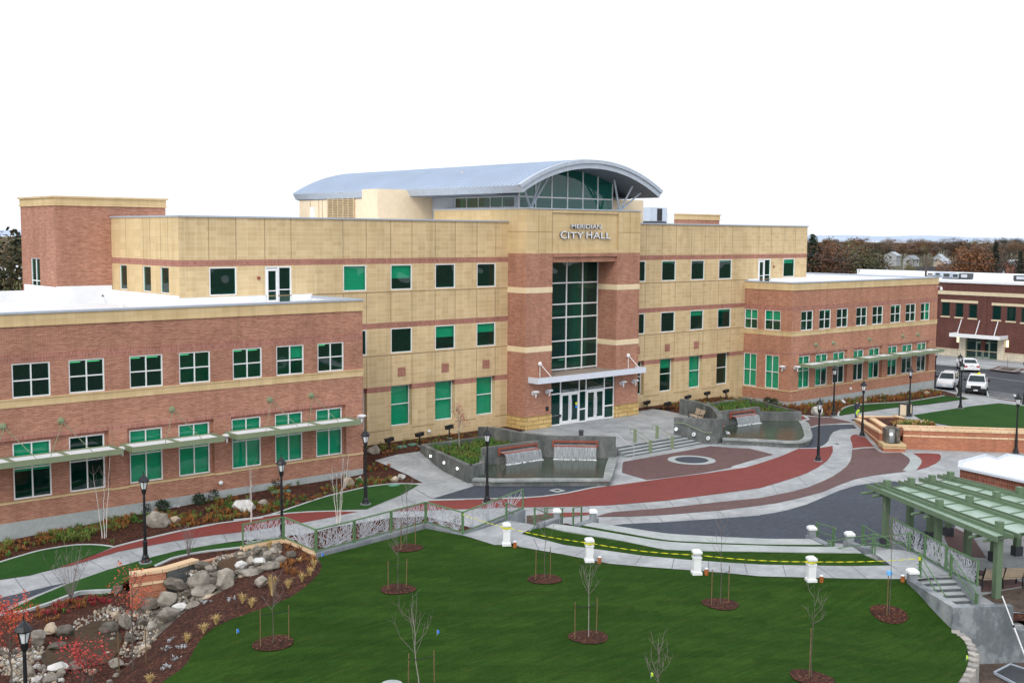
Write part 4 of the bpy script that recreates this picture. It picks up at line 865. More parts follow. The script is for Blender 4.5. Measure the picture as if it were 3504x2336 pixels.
# mow kerbs
for k_ in ([('a',-60,573),('a',0,555),('a',150,509),('a',350,454),('a',600,414),('a',750,407),('a',870,413),('a',965,427)], [('a',-60,1022),('a',0,1000),('a',180,970),('a',400,903),('a',600,827),('a',700,800),('a',940,789)], [('b',320,427),('b',500,369),('b',800,269),('b',1000,219),('b',1200,174),('b',1400,149),('b',1540,147),('b',1690,152)], [('b',330,425),('b',600,404),('b',850,394),('b',1120,391)], [('b',0,472),('b',200,452),('b',330,425)], [('h',700,716),('h',700,690),('h',735,650),('h',820,618),('h',1000,602),('h',1300,586),('h',1500,556),('h',1640,530)], [('a',950,430),('a',1200,365),('a',1500,295),('a',1800,235),('a',2219,180)],
            [('a',1310,584),('a',1400,545),('a',1480,514),('a',1700,468),('a',2040,428)], [('h',350,1002),('h',500,1000),('h',575,978),('h',615,945)], [('b',1755,293),('c',245,272),('c',560,241),('c',720,212),('c',870,181),('c',1000,163)], [('p',1500,483),('p',1760,502),('p',2040,515)], [('p',1700,700),('p',1850,660),('p',2100,642),('p',2352,640),('h',830,786)], [('h',825,1008),('h',920,997),('h',1020,994)], [('p',1560,490),('p',1650,555),('p',1560,572)]):
    kerb('path_kerb', k_, .16, hp, .062, kerbm)
kerb('path_kerb', [('h',1300,1040),('h',1375,1090),('h',1385,1130),('h',1340,1190),('h',1320,1205)], .75, hp, .058, conc_l)
# the raised lawn
lawn = [('b',742,802),('b',1078,715),('b',1408,630),('b',1718,542),('b',2050,605),('b',2330,690),('c',120,690),('c',200,707),('c',600,776),('c',1000,857),('c',1300,884),('c',1800,922),('c',2000,937),('d',0,1226),('d',400,1237),('d',800,1247),('d',1300,1252),('e',1230,455),('e',1350,580),('e',1500,750),('e',1640,910),('e',1690,960),('e',1745,1030),('e',1775,1100),('e',1792,1180),('e',1790,1260),('e',1770,1330),('e',1730,1400),('e',1690,1460),('e',1660,1560),('e',1400,1900)]
lw = P2(lawn, hl) + P2([('w',1300,1700),('w',150,1560)], hl)
lm = [('a',1360,1568),('a',1440,1508),('a',1530,1450),('a',1590,1380),('a',1640,1280),('a',1700,1190),('a',1800,1100),('a',1950,1030),('a',2100,978),('a',2219,937),('b',500,1160),('b',610,1085),('b',700,1010),('b',765,940),('b',792,870)]
sheet('lawn', lw + P2(lm, hl), hl, 0, grass, cell=.9)
# sidewalk along the top of the seats, landings, grass steps
S('lawn_walk', [('c',110,660),('c',225,592),('c',600,690),('c',1000,743),('c',1300,785),('c',1700,822),('c',2100,850),('d',0,1121),('d',400,1130),('d',800,1135),('d',1165,1130),('d',1310,1250),('d',800,1246),('d',400,1236),('d',0,1225),('c',2000,936),('c',1800,921),('c',1300,883),('c',1000,856),('c',600,775),('c',200,706)], conc, .012, h=ZL)
S('lawn_walk', [('b',2050,603),('b',2330,690),('c',110,690),('c',225,590),('k',800,618),('k',760,600),('k',300,525)], conc, .013, h=ZL)
S('lawn_walk', [('l',1520,1005),('l',1820,1215),('l',2060,1385),('d',1340,1262),('d',1400,1232),('d',1690,1213),('d',1500,1100),('d',1340,1005),('d',1150,985)], conc, .013, h=ZL)
mb = MB()
for a, b_ in ((('c',700,790),('c',790,728)),(('c',1235,865),('c',1300,783)),(('c',1565,905),('c',1585,815)),(('c',1895,925),('c',1892,835)),(('c',2240,945),('c',2215,858)),(('d',235,1228),('d',205,1130)),(('d',660,1242),('d',510,1135)),(('d',950,1245),('d',820,1140)),(('c',330,640),('c',380,740))): cut(a, b_, .03, ZL, .017)
tag(mb.build('paving_joints', MATS.get('saw_cut') or plain('saw_cut', (.13,.14,.15), .9), ), kind='structure')
S('lawn_walk', [('d',1000,1005),('d',1165,1126),('d',1288,1262),('d',1420,1246),('d',1700,1216),('d',1345,1000),('d',1150,978)], conc, -.004, h=ZL)

z1_, z2_ = -.18, .1
S('grass_step', [('c',433,526),('c',600,565),('c',1124,649),('c',1500,725),('c',1900,740),('c',2352,746),('d',300,1009),('d',900,1016),('d',1165,1130),('d',800,1135),('d',400,1130),('d',0,1121),('c',2100,850),('c',1700,822),('c',1300,785),('c',1000,743),('c',700,700),('c',225,592),('c',330,540)], grass, -.03, h=ZL)
def seatwall(back, front, zt, name):
    A = P2(back, zt); B = P2(front, zt); mb = MB()
    A, B = smooth_line(A, 4), smooth_line(B, 4)
    n = 30
    def rs(L):
        out = []; ds = [0]
        for i in range(1, len(L)): ds.append(ds[-1]+(L[i]-L[i-1]).length)
        for k in range(n+1):
            s_ = ds[-1]*k/n; i = max(j for j in range(len(ds)) if ds[j] <= s_+1e-9); i = min(i, len(L)-2); t = (s_-ds[i])/max(1e-9, ds[i+1]-ds[i]); out.append(L[i].lerp(L[i+1], t))
        return out
    A, B = rs(A), rs(B)
    for i in range(n): mb.hexa([(A[i].x,A[i].y,-.75),(A[i+1].x,A[i+1].y,-.75),(B[i+1].x,B[i+1].y,-.75),(B[i].x,B[i].y,-.75),(A[i].x,A[i].y,zt),(A[i+1].x,A[i+1].y,zt),(B[i+1].x,B[i+1].y,zt),(B[i].x,B[i].y,zt)])
    return mb.build(name, conc_l), A, B
s1_, A1, B1 = seatwall([('c',828,481),('c',1124,526),('c',1500,582),('c',1800,603),('c',2352,630),('d',250,891),('d',470,890)], [('c',763,511),('c',1124,576),('c',1500,640),('c',1800,660),('c',2352,680),('d',250,941),('d',560,942)], z1_, 'seat_wall')
tag(s1_, 'lower curved concrete seat wall along the charcoal plaza', 'seat wall', 'curved amphitheatre seat walls')
s2_, A2, B2 = seatwall([('c',498,498),('c',688,521),('c',1124,596),('c',1500,655),('c',1900,678),('c',2352,692),('d',300,958),('d',830,962)], [('c',433,526),('c',600,560),('c',1124,649),('c',1500,725),('c',1900,740),('c',2352,746),('d',300,1008),('d',905,1015)], z2_, 'seat_wall')
tag(s2_, 'upper curved concrete seat wall between the two strips of terrace grass', 'seat wall', 'curved amphitheatre seat walls')
gp = [p for p in B1] + [p for p in A2[::-1]]
sheet('grass_step', [(p.x, p.y) for p in B1] + [(p.x, p.y) for p in A2[::-1]], z1_-.01, 0, grass)

# stream: pool, upper basin, planted bank
S('stream_pool', [('a',330,1350),('a',400,1275),('a',560,1250),('a',620,1120),('a',760,1060),('a',900,1030),('a',990,1080),('a',1030,1200),('a',1000,1300),('a',930,1400),('a',700,1440),('a',500,1470),('a',380,1430)], water_b, .02, h=-1.2)
S('stream_shore', [('a',-60,990),('a',0,975),('a',180,945),('a',400,880),('a',600,805),('a',700,780),('a',950,760),('a',1120,800),('a',1160,960),('a',1260,1300),('a',1150,1750),('a',-60,1750)], mulch, .0, h=-1.21)
upper = [('b',735,803),('b',785,868),('b',765,940),('b',700,1010),('b',610,1085),('b',500,1160),('a',2219,937),('a',2100,978),('a',1950,1030),('a',1800,1100),('a',1700,1190),('a',1640,1280),('a',1590,1380),('a',1530,1450),('a',1440,1508),('a',1360,1568),('a',1250,1700)]
lower = [(('b',440,665),.25),(('b',420,760),.22),(('b',400,880),.2),(('b',300,920),.18),(('b',180,960),.15),(('b',60,980),.1),(('a',1980,690),.05),(('a',1880,790),-.1),(('a',1790,830),-.25),(('a',1690,880),-.45),(('a',1580,950),-.7),(('a',1460,1050),-.9),(('a',1330,1180),-1.1),(('a',1210,1290),-1.17),(('a',1120,1380),-1.2),(('a',1020,1470),-1.2),(('a',900,1620),-1.2)]
def dens(marks, hs):
    pts = [at(*m, h_) for m, h_ in zip(marks, hs)]; return smooth_line(pts, 3)
U = dens(upper, [hl]*len(upper)); Lw = dens([m for m, _ in lower], [h_ for _, h_ in lower])
mb = MB(); nn = 7
grid = []
for u, l in zip(U, Lw):
    row = []
    for k in range(nn+1):
        t = k/nn; P = u.lerp(l, t); P.z += (.04*math.sin(t*math.pi) + .05*noise.noise(P*1.3)*math.sin(t*math.pi)) - (.015 if k == 0 else 0); row.append(P)
    grid.append(row)
for i in range(len(grid)-1):
    for k in range(nn): mb.poly([grid[i][k], grid[i+1][k], grid[i+1][k+1], grid[i][k+1]])
tag(mb.build('mulch_bank', mulch, smooth=True), kind='structure')
def bank_pt(s_, a, b_):           # nearest point of the bank seen at a mark
    d = ray(s_, a, b_); best = None
    for row in grid:
        for P in row:
            v = P-CAM; t = v.dot(d)/d.dot(d); e = (v-d*t).length
            if best is None or e < best[0]: best = (e, P)
    P = best[1]; return CAM + d*((P.z-CAM.z)/d.z)
wallbase = [(('b',430,650),.28),(('b',330,690),.26),(('b',200,700),.24),(('b',100,720),.2),(('b',0,760),.15),(('a',1990,470),.15),(('a',1900,510),.1),(('a',1800,545),.0),(('a',1720,590),-.1),(('a',1640,650),-.3),(('a',1540,720),-.6),(('a',1390,790),-.8),(('a',1280,860),-1.0),(('a',1180,930),-1.12),(('a',1090,970),-1.2),(('a',1000,1040),-1.2),(('a',900,1300),-1.2)]
Wb = dens([m for m, _ in wallbase], [h_ for _, h_ in wallbase])
mb = MB(); grid2 = []
for u, l in zip(Wb, Lw):
    grid2.append([u.lerp(l, k/6) + Vector((0,0,-.12*math.sin(k/6*math.pi)+.05*noise.noise(u.lerp(l, k/6)*2))) for k in range(7)])
for i in range(len(grid2)-1):
    for k in range(6): mb.poly([grid2[i][k], grid2[i+1][k], grid2[i+1][k+1], grid2[i][k+1]])
tag(mb.build('stream_bed', rock_k, smooth=True), kind='structure')
S('upper_basin_water', [('a',1810,560),('a',1850,520),('a',1990,485),('a',2060,470),('a',2140,540),('a',2080,600),('a',1990,650),('a',1900,625)], water_b, .0, h=.14)

# ================================================================== ENTRANCE TERRACE AND FOUNTAINS
ter = [(-11.6,-5.4),(-11.25,-9.6),(-8.0,-12.9),(-6.0,-11.1),(1.0,-11.1),(1.2,-10.2),(2.9,-12.5),(3.5,-12.3),(6.0,-10.2),(9.0,-5.6),(9.6,-2.0),(9.4,-.9),(6.2,-.9),(6.2,-1.6),(-6.2,-1.6),(-9.5,-2.0)]
mb = MB(); mb.prism(ter, -.75, .0); tag(mb.build('entrance_terrace', conc), kind='structure')
sheet('planting_bed', [(6.25,-1.0),(9.5,-1.0),(11.5,-2.2),(11.5,-.01),(6.25,-.01)], .06, 0, mulch); sheet('planting_bed', [(-6.3,-2.2),(-9.6,-2.6),(-11.6,-3.3),(-11.6,-.01),(-6.3,-.01)], .06, 0, mulch)
mb = MB(); zf = .004
for a, b_ in ((('o',310,620),('o',640,660)),(('o',0,560),('o',420,460)),(('o',420,460),('o',940,460)),(('o',560,360),('o',940,450)),(('o',940,460),('o',1340,540)),(('o',700,330),('o',1350,420)),(('o',400,270),('o',700,330)),(('o',820,200),('o',1350,300)),(('o',420,460),('o',200,380)),(('i',700,1260),('i',1000,1170)),(('i',500,1200),('i',760,1290))):
    p, q = at(*a, zf), at(*b_, zf); d = (q-p); d = Vector((-d.y,d.x,0)).normalized()*.015; mb.poly([p-d,q-d,q+d,p+d])
tag(mb.build('paving_joints', MATS.get('saw_cut') or plain('saw_cut', (.13,.14,.15), .9), ), kind='structure')
# four steps
mb = MB(); zb_ = -.57
for k in range(4):
    z1s = -.0-.15*k-.15; x1 = 1.0+.3*k
    if k < 3: mb.box(-5.95, 1.05+.32*(k+1), -11.1-.33*(k+1), -11.1-.33*k, zb_-.1, -.15*(k+1), 0); mb.box(-5.95, 1.05+.32*(k+1), -11.1-.33*(k+1)-.012, -11.1-.33*(k+1)-.001, zb_-.1, -.15*(k+1)-.05, 1)
mb.box(-5.95, 1.05, -11.115, -11.101, zb_-.1, -.045, 1)
riser = plain('riser_grey', (.10,.112,.125), .8)
tag(mb.build('entrance_steps', [conc_l, riser], loc=(-2.5,-11.6,-.6)), 'wide concrete steps with dark risers leading up to the entrance terrace', 'steps')
def pipe_rail(mb, pts, r=.022): mb.path([Vector(p) for p in pts], r, 6)
def stair_rail(x, name_lab):
    o = thing('handrail', (x,-10.7,0), name_lab, 'handrail', 'green handrails on the entrance steps'); mb = MB()
    mb.box(x-.06,x+.06,-10.75,-10.55,0,.9); put(mb, 'post', sage, o); mb = MB(); mb.box(x-.06,x+.06,-12.2,-12.0,-.57,.32); put(mb, 'post', sage, o)
    mb = MB(); pipe_rail(mb, [(x,-10.2,.9),(x,-10.65,.93),(x,-12.1,.33),(x,-12.5,.33)]); pipe_rail(mb, [(x,-10.2,.9),(x,-10.2,.6),(x,-10.65,.6),(x,-12.1,.02)]); put(mb, 'rail', sage, o)
for (s_, a, b_), lab in ((('o',685,700), 'left of two green handrails in the middle of the entrance steps'), (('o',1060,630), 'right of two green handrails in the middle of the entrance steps')):
    stair_rail(at(s_, a, b_, 0).x, lab)
o = thing('handrail', (-5.75,-12,-.6), 'pale handrail against the wall at the left end of the entrance steps', 'handrail', 'green handrails on the entrance steps')
mb = MB(); pipe_rail(mb, [(-5.8,-10.9,.9),(-5.8,-12.2,.3),(-5.8,-12.6,.3),(-5.8,-12.6,-.57)]); put(mb, 'rail', silver, o)
# bin beside the left wall
P = at('o',135,560,0.0); mb = MB(); 
wall_t = 1.2
# ---- left fountain
WZ = -.22
lf = thing('fountain', (-13.5,-13,-.6), 'left concrete fountain with two copper spouts and a planter behind', 'fountain', 'concrete fountains beside the entrance steps')
mb = MB()
E1 = smooth_line([Vector((-11.75,-3.4,1.05)), Vector((-11.7,-5.45,1.2)), Vector((-11.75,-7.6,1.2)), Vector((-11.29,-9.67,1.2))], 4) + [Vector((-8.0,-12.96,1.2))]
wallstrip(mb, E1, .42, -.9); wallstrip(mb, [Vector((-8.12,-12.85,.03)), Vector((-6.1,-11.12,.03))], .38, -.9)
wallstrip(mb, [Vector((-16.4,-9.15,.9)), Vector((-11.2,-9.45,.9))], .40, -.9)
wallstrip(mb, [Vector((-17.27,-3.96,.5)), Vector((-18.4,-7.9,.5)), Vector((-19.43,-11.57,.5))], .36, -1.0)
wallstrip(mb, [Vector((-19.43,-11.57,.5)), Vector((-18.2,-11.2,.5)), Vector((-16.5,-9.2,.5))], .34, -.9)
wallstrip(mb, [Vector((-17.27,-3.96,.5)), Vector((-11.6,-4.3,.5))], .34, -.9)
lw_ = put(mb, 'fountain_wall', conc_w, lf)
rimL = [Vector((-19.7,-12.15,-.15)), Vector((-18.9,-13.2,-.15)), Vector((-16.2,-15.3,-.15)), Vector((-13.6,-17.5,-.15)), Vector((-10.9,-15.2,-.15)), Vector((-8.2,-12.95,-.15))]
cop_m = two('worn_coping', [(.3, (.20,.215,.215)), (.5, (.29,.31,.305)), (.72, (.42,.44,.43))], 1.1, .75, 5, .1, sc2=6, amt=.15)
def coping(pts, root, mat=cop_m):
    mb = MB(); wallstrip(mb, pts, .60, lambda x, y: -.27); put(mb, 'coping', mat, root)
    mb = MB(); wallstrip(mb, [Vector((p.x,p.y,-.271)) for p in pts], .40, -.95); put(mb, 'basin_wall', conc_w, root)
coping(rimL, lf)
mb = MB(); mb.poly([(p[0],p[1],WZ) for p in [(-19.5,-12.0),(-18.9,-13.2),(-16.2,-15.3),(-13.6,-17.5),(-10.9,-15.2),(-8.2,-12.95),(-11.2,-9.5),(-16.4,-9.2),(-18.2,-11.1)]]); put(mb, 'basin_water', water, lf)
def spout(root, A, B, z, wz, dirv, lip=.45):
    """copper tray between A and B (2D) on a wall, water sheet falling to wz"""
    A, B = Vector((*A,0)), Vector((*B,0)); d = (B-A).normalized(); o_ = Vector((*dirv,0)).normalized(); mb = MB()
    def P(u, out, zz): return A + d*u + o_*out + Vector((0,0,zz))
    L = (B-A).length
    for u0, u1, z0, z1 in ((-.12,L+.12,z+.16,z+.28),(-.12,0,z-.22,z+.16),(L,L+.12,z-.22,z+.16)): mb.hexa([P(u0,-.02,z0),P(u1,-.02,z0),P(u1,.1,z0),P(u0,.1,z0),P(u0,-.02,z1),P(u1,-.02,z1),P(u1,.1,z1),P(u0,.1,z1)])
    mb.hexa([P(0,0,z-.06),P(L,0,z-.06),P(L,lip,z-.10),P(0,lip,z-.10),P(0,0,z),P(L,0,z),P(L,lip,z-.04),P(0,lip,z-.04)])
    sp_ = put(mb, 'copper_spout', copper, root); mb = MB(); n = 10; prof = []
    for k in range(n+1): t = k/n; zz = z-.02-(z-.02-wz)*t*t; prof.append((lip*.4+lip*.6*min(1,t*3)+.28*t, zz))
    prof[0] = (.1, z+.01)
    m_ = 8
    for j in range(m_):
        for k in range(n): u0, u1 = L*j/m_, L*(j+1)/m_; mb.poly([P(u0+.02*L*prof_t(k,n),prof[k][0],prof[k][1]),P(u1-0,prof[k][0],prof[k][1]),P(u1,prof[k+1][0],prof[k+1][1]),P(u0,prof[k+1][0],prof[k+1][1])])
    put(mb, 'falling_water', fall, root); mb = MB(); 
    rr = random.Random(5)
    for k in range(60):
        c_ = P(rr.uniform(-.02,L+.02), lip+.28+rr.uniform(-.09,.09), wz+.008); s_ = rr.uniform(.03,.07); mb.lathe(c_, [(s_,0),(s_*.6,.03)], 6)
    put(mb, 'splash_foam', white_m, root)
def prof_t(k, n): return 0
spout(lf, (-15.2,-9.42), (-12.2,-9.58), .52, WZ, (0,-1)); spout(lf, (-11.06,-10.22), (-9.08,-12.2), .66, WZ, (-.707,-.707))
for k in range(3):
    P = at('n', (393,707,997)[k], (678,795,900)[k], .05); t = (k+.8)/3.6; q = Vector((-17.27,-3.96)).lerp(Vector((-19.43,-11.57)), (.24,.53,.8)[k]); zz = topz('n', (393,707,997)[k], (678,795,900)[k], Vector((q.x-.17,q.y,0)))
    mb = MB(); mb.tube((q.x-.26,q.y+.05,zz),(q.x-.10,q.y,zz),.075,.075,10); put(mb, 'wall_light', glow_w, lf)
def tuft(mb, P, h_, spread, n, rr, w=.02, mi=0):
    for k in range(n):
        a = rr.uniform(0, 6.283); l = h_*rr.uniform(.6,1.1); sp_ = spread*rr.uniform(.3,1); d = Vector((math.cos(a),math.sin(a),0)); s_ = Vector((-d.y,d.x,0))*w
        b0 = P + d*sp_*.15; m_ = P + d*sp_*.5 + Vector((0,0,l*.75)); e = P + d*sp_ + Vector((0,0,l*rr.uniform(.55,1)))
        mb.poly([b0-s_, b0+s_, m_+s_*.8, m_-s_*.8], mi); mb.poly([m_-s_*.8, m_+s_*.8, e], mi)
def inpoly(x, y, poly):
    c = False; j = len(poly)-1
    for i in range(len(poly)):
        a, b_ = poly[i], poly[j]
        if (a[1] > y) != (b_[1] > y) and x < (b_[0]-a[0])*(y-a[1])/(b_[1]-a[1])+a[0]: c = not c
        j = i
    return c
def scatter(name, poly, h, mats, n, hs=(.15,.4), w=.02, seed=1, blades=10, spread=.22, clump=None, dens_noise=None):
    rr = random.Random(seed); xs = [p[0] for p in poly]; ys = [p[1] for p in poly]; mb = MB(); k = 0; tries = 0
    while k < n and tries < n*60:
        tries += 1; x, y = rr.uniform(min(xs),max(xs)), rr.uniform(min(ys),max(ys))
        if not inpoly(x, y, poly): continue
        if dens_noise and noise.noise(Vector((x*dens_noise,y*dens_noise,seed))) < rr.uniform(-.15,.3): continue
        z = h(x,y) if callable(h) else h
        mi = int((noise.noise(Vector((x*.55,y*.55,seed*3.1)))*.9+.5)*len(mats)+rr.uniform(-.5,.5)); mi = max(0, min(len(mats)-1, mi))
        tuft(mb, Vector((x,y,z)), rr.uniform(*hs), spread*rr.uniform(.7,1.4), blades, rr, w, mi); k += 1
    return tag(mb.build(name, mats), kind='stuff')
plL = [(-17.1,-4.4),(-11.9,-4.6),(-11.9,-9.2),(-16.2,-8.9),(-18.2,-10.9),(-19.1,-11.2)]
mb = MB(); mb.poly([(x,y,.22) for x, y in plL]); put(mb, 'planter_soil', mulch, lf)
scatter('fountain_planting', plL, .22, [cov_b, cov_b, cov_g], 420, (.3,.55), .02, 11, 9, .3)
# ---- right fountain
rf_ = thing('fountain', (9,-14,-.6), 'right concrete fountain with a rounded basin and one copper spout', 'fountain', 'concrete fountains beside the entrance steps')
mb = MB()
nich = smooth_line([Vector((9.2,-4.2,1.25)), Vector((8.8,-6.4,1.25)), Vector((7.6,-8.6,1.25)), Vector((5.9,-10.5,1.25)), Vector((4.2,-12.1,1.25)), Vector((3.35,-12.65,1.25))], 5)
wallstrip(mb, nich, .42, -.9); wallstrip(mb, [Vector((1.15,-10.25,1.249)), Vector((2.1,-11.5,1.249)), Vector((2.95,-12.75,1.249)), Vector((3.4,-12.6,1.249))], .40, -.9)
wallstrip(mb, [Vector((7.3,-9.0,.9)), Vector((9.9,-9.3,.9)), Vector((12.45,-9.5,.9))], .40, -.9)
wallstrip(mb, [Vector((12.5,-9.45,.5)), Vector((13.8,-10.7,.5)), Vector((15.0,-11.75,.5))], .36, -.9)
wallstrip(mb, [Vector((15.0,-11.75,.499)), Vector((16.6,-8.0,.499)), Vector((18.1,-4.2,.499))], .2, -.9)
wallstrip(mb, [Vector((9.4,-4.0,.5)), Vector((13.9,-3.95,.5)), Vector((18.1,-4.08,.5))], .3, -.9)
put(mb, 'fountain_wall', conc_w, rf_)
rimR = smooth_line([Vector((3.3,-13.05,-.15)), Vector((4.9,-15.2,-.15)), Vector((6.35,-17.35,-.15)), Vector((8.4,-16.9,-.15)), Vector((11.0,-15.1,-.15)), Vector((13.6,-13.1,-.15)), Vector((14.7,-12.1,-.15))], 3)
coping(rimR, rf_)
mb = MB(); mb.poly([(p.x,p.y,WZ) for p in rimR] + [(15.0,-11.8,WZ),(12.5,-9.5,WZ),(7.3,-9.1,WZ),(4.3,-12.0,WZ)]); put(mb, 'basin_water', water, rf_)
spout(rf_, (8.9,-9.45), (11.5,-9.68), .5, WZ, (.05,-1)); spout(rf_, (5.75,-10.95), (5.15,-11.55), .35, WZ, (.7,-.7), .2)
for k in range(3):
    q = ((1.2,-10.45),(1.95,-11.5),(2.55,-12.35))[k]; zz = (.45,.12,-.12)[k]; mb = MB(); mb.tube((q[0]-.3,q[1]-.2,zz),(q[0]-.06,q[1]-.05,zz),.13,.13,12); put(mb, 'wall_light', white_m, rf_)
    mb = MB(); mb.tube((q[0]-.31,q[1]-.21,zz),(q[0]-.3,q[1]-.2,zz),.05,.05,8); put(mb, 'wall_light', glow_w if k == 0 else darkgrey, rf_)
mb = MB(); pipe_rail(mb, [(.85,-10.5,.92),(1.3,-11.05,.9),(2.15,-12.3,.3),(2.45,-12.75,.3)], .03); put(mb, 'handrail', sage, rf_)
plR = [(9.7,-4.3),(17.6,-4.4),(14.9,-11.2),(12.7,-9.1),(8.2,-8.6),(9.2,-6.2)]
mb = MB(); mb.poly([(x,y,.25) for x, y in plR]); put(mb, 'planter_soil', mulch, rf_)
scatter('fountain_planting', plR, .25, [cov_b, cov_b, cov_g], 420, (.25,.5), .02, 12, 9, .3)
# bench in the niche
def bench(name, P, rz, label, length=1.8):
    o = thing(name, P, label, 'bench', None, rz); mb = MB()
    for k in range(5): mb.box(-length/2, length/2, -.24+k*.1, -.16+k*.1, .42, .46)
    mb.build('seat', wood, o); mb = MB()
    for k in range(5): mb.hexa([(-length/2,.27+k*.03,.52+k*.09),(length/2,.27+k*.03,.52+k*.09),(length/2,.30+k*.03,.52+k*.09),(-length/2,.30+k*.03,.52+k*.09),(-length/2,.29+k*.03,.59+k*.09),(length/2,.29+k*.03,.59+k*.09),(length/2,.32+k*.03,.59+k*.09),(-length/2,.32+k*.03,.59+k*.09)])
    mb.build('backrest', wood, o)
    for x in (-length/2, 0, length/2):
        mb = MB(); mb.bar((x,-.25,0),(x,-.22,.42),.05,.05); mb.bar((x,.3,0),(x,.24,.45),.05,.05); mb.bar((x,.24,.42),(x,.46,1.0),.05,.05); mb.bar((x,-.25,.40),(x,.26,.40),.05,.05)
        if x: mb.bar((x,-.28,.66),(x,.3,.66),.06,.04); mb.bar((x,-.25,.4),(x,-.26,.66),.04,.04)
        mb.build('leg_frame', black, o)
    return o
A_, B_2 = at('o',1600,195,.45), at('o',1768,258,.45); dq = B_2-A_; rzb = math.atan2(dq.y, dq.x); mq = (A_+B_2)/2+Vector((-math.sin(rzb), math.cos(rzb), 0))*.24; bench('park_bench', (mq.x,mq.y,0), rzb, 'slatted wooden bench inside the curved concrete wall by the entrance', min(2.2, max(1.5, dq.length)))
mb = MB(); P = at('o',138,560,.0); P = Vector((-8.9,-10.6,0)); mb.lathe(P, [(.14,0),(.16,1.3),(.19,1.35),(.15,1.45)], 10); tag(mb.build('ash_urn', darkgrey, loc=P), 'slim dark bollard on the terrace behind the left fountain wall', 'bollard')
# ================================================================== FENCES, STAIRS, LAWN FURNITURE
def branch_panel(mb, A, B, z0, z1, rr, th=.012, dens=1.0):
    """laser-cut reed pattern between A and B (3D base points, z ignored)"""
    d = Vector((B.x-A.x, B.y-A.y, 0)); L = d.length; d.normalize(); nrm = Vector((-d.y, d.x, 0))*th/2
    def P(u, z): return Vector((A.x, A.y, 0)) + d*u + Vector((0,0,z))
    def seg(u0, za, u1, zb_, w0, w1):
        v = Vector((u1-u0, zb_-za)); 
        if v.length < 1e-4: return
        s_ = Vector((-v.y, v.x)).normalized()
        q = []
        for (u, z, w) in ((u0,za,w0),(u1,zb_,w1)):
            for sg in (-1, 1):
                uu = min(L-.02, max(.02, u+s_.x*w*sg)); zz = min(z1, max(z0, z+s_.y*w*sg)); q.append((uu, zz))
        a, b_, c, e = q; pts = [P(*a), P(*b_), P(*e), P(*c)]
        mb.hexa([p-nrm for p in pts] + [p+nrm for p in pts])
    roots = [L*(k+rr.uniform(.2,.8))/3 for k in range(3)]
    for r0 in roots:
        for k in range(int(12*dens)):
            a = -1.45+2.9*(k+rr.random())/(12*dens); u, z = r0+rr.uniform(-.05,.05), z0; n = 9; st_ = rr.uniform(.15,.22); bend = rr.uniform(-.7,.7); w0 = rr.uniform(.009,.013)
            for i in range(n):
                u2, z2 = u+math.sin(a)*st_, z+math.cos(a)*st_
                if u2 < .02 or u2 > L-.02: break
                seg(u, z, u2, min(z2, z1), w0*(1-i/n*.4), w0*(1-(i+1)/n*.4)); u, z = u2, z2; a += bend/n
                if z2 > z1-.01: break
                if rr.random() < .45:
                    a2 = a+rr.choice((-1,1))*rr.uniform(.4,.8); l2 = rr.uniform(.15,.4); e = (u+math.sin(a2)*l2, z+math.cos(a2)*l2)
                    if .02 < e[0] < L-.02: seg(u, z, e[0], min(e[1], z1), .007, .003)
    for k in range(int(8*dens)):
        u = L*(k+rr.random())/(8*dens); a = rr.uniform(-.6,.6); ln = rr.uniform(.3,.6); e = (u+math.sin(a)*ln, z1-ln)
        if .02 < u < L-.02 and .02 < e[0] < L-.02 and e[1] > z0: seg(u, z1, e[0], e[1], .010, .005)
def fence(name, label, posts, seed, gap=.04, rail=1.05, extra=None, thin_infill=1.0):
    o = thing(name, (posts[0].x, posts[0].y, posts[0].z), label, 'fence', 'green railings with cut-out reed panels'); rr = random.Random(seed)
    for i in range(len(posts)-1):
        A, B = posts[i], posts[i+1]; d = (B-A); d.z = 0; d.normalize(); a, b_ = A+d*gap, B-d*gap; z = A.z
        mb = MB()
        for p in (a, b_): mb.bar(p+Vector((0,0,-.02 if not extra else -.02)), p+Vector((0,0,rail)), .06, .06, up=d)
        mb.bar(a+Vector((0,0,rail)), b_+Vector((0,0,rail)), .07, .05); mb.bar(a+d*.03+Vector((0,0,.08)), b_-d*.03+Vector((0,0,.08)), .05, .05)
        pn = put(mb, 'panel_frame', green_f, o); mb = MB(); branch_panel(mb, a+d*.03, b_-d*.03, z+.105, z+rail-.025, rr, .012, thin_infill); put(mb, 'reed_infill', silver, pn)
    return o
zf_ = ZL+.03
fp = [at('b', *q, zf_) for q in ((75,708),(447,635),(735,757),(1078,668),(1408,577),(1717,492),(2047,590))]
d7 = at('c', 238, 190, zf_+1.05); fp.append(Vector((d7.x, d7.y, zf_)))
fence('lawn_fence', 'long zigzag green railing with silver reed panels at the left edge of the raised lawn', fp, 4)
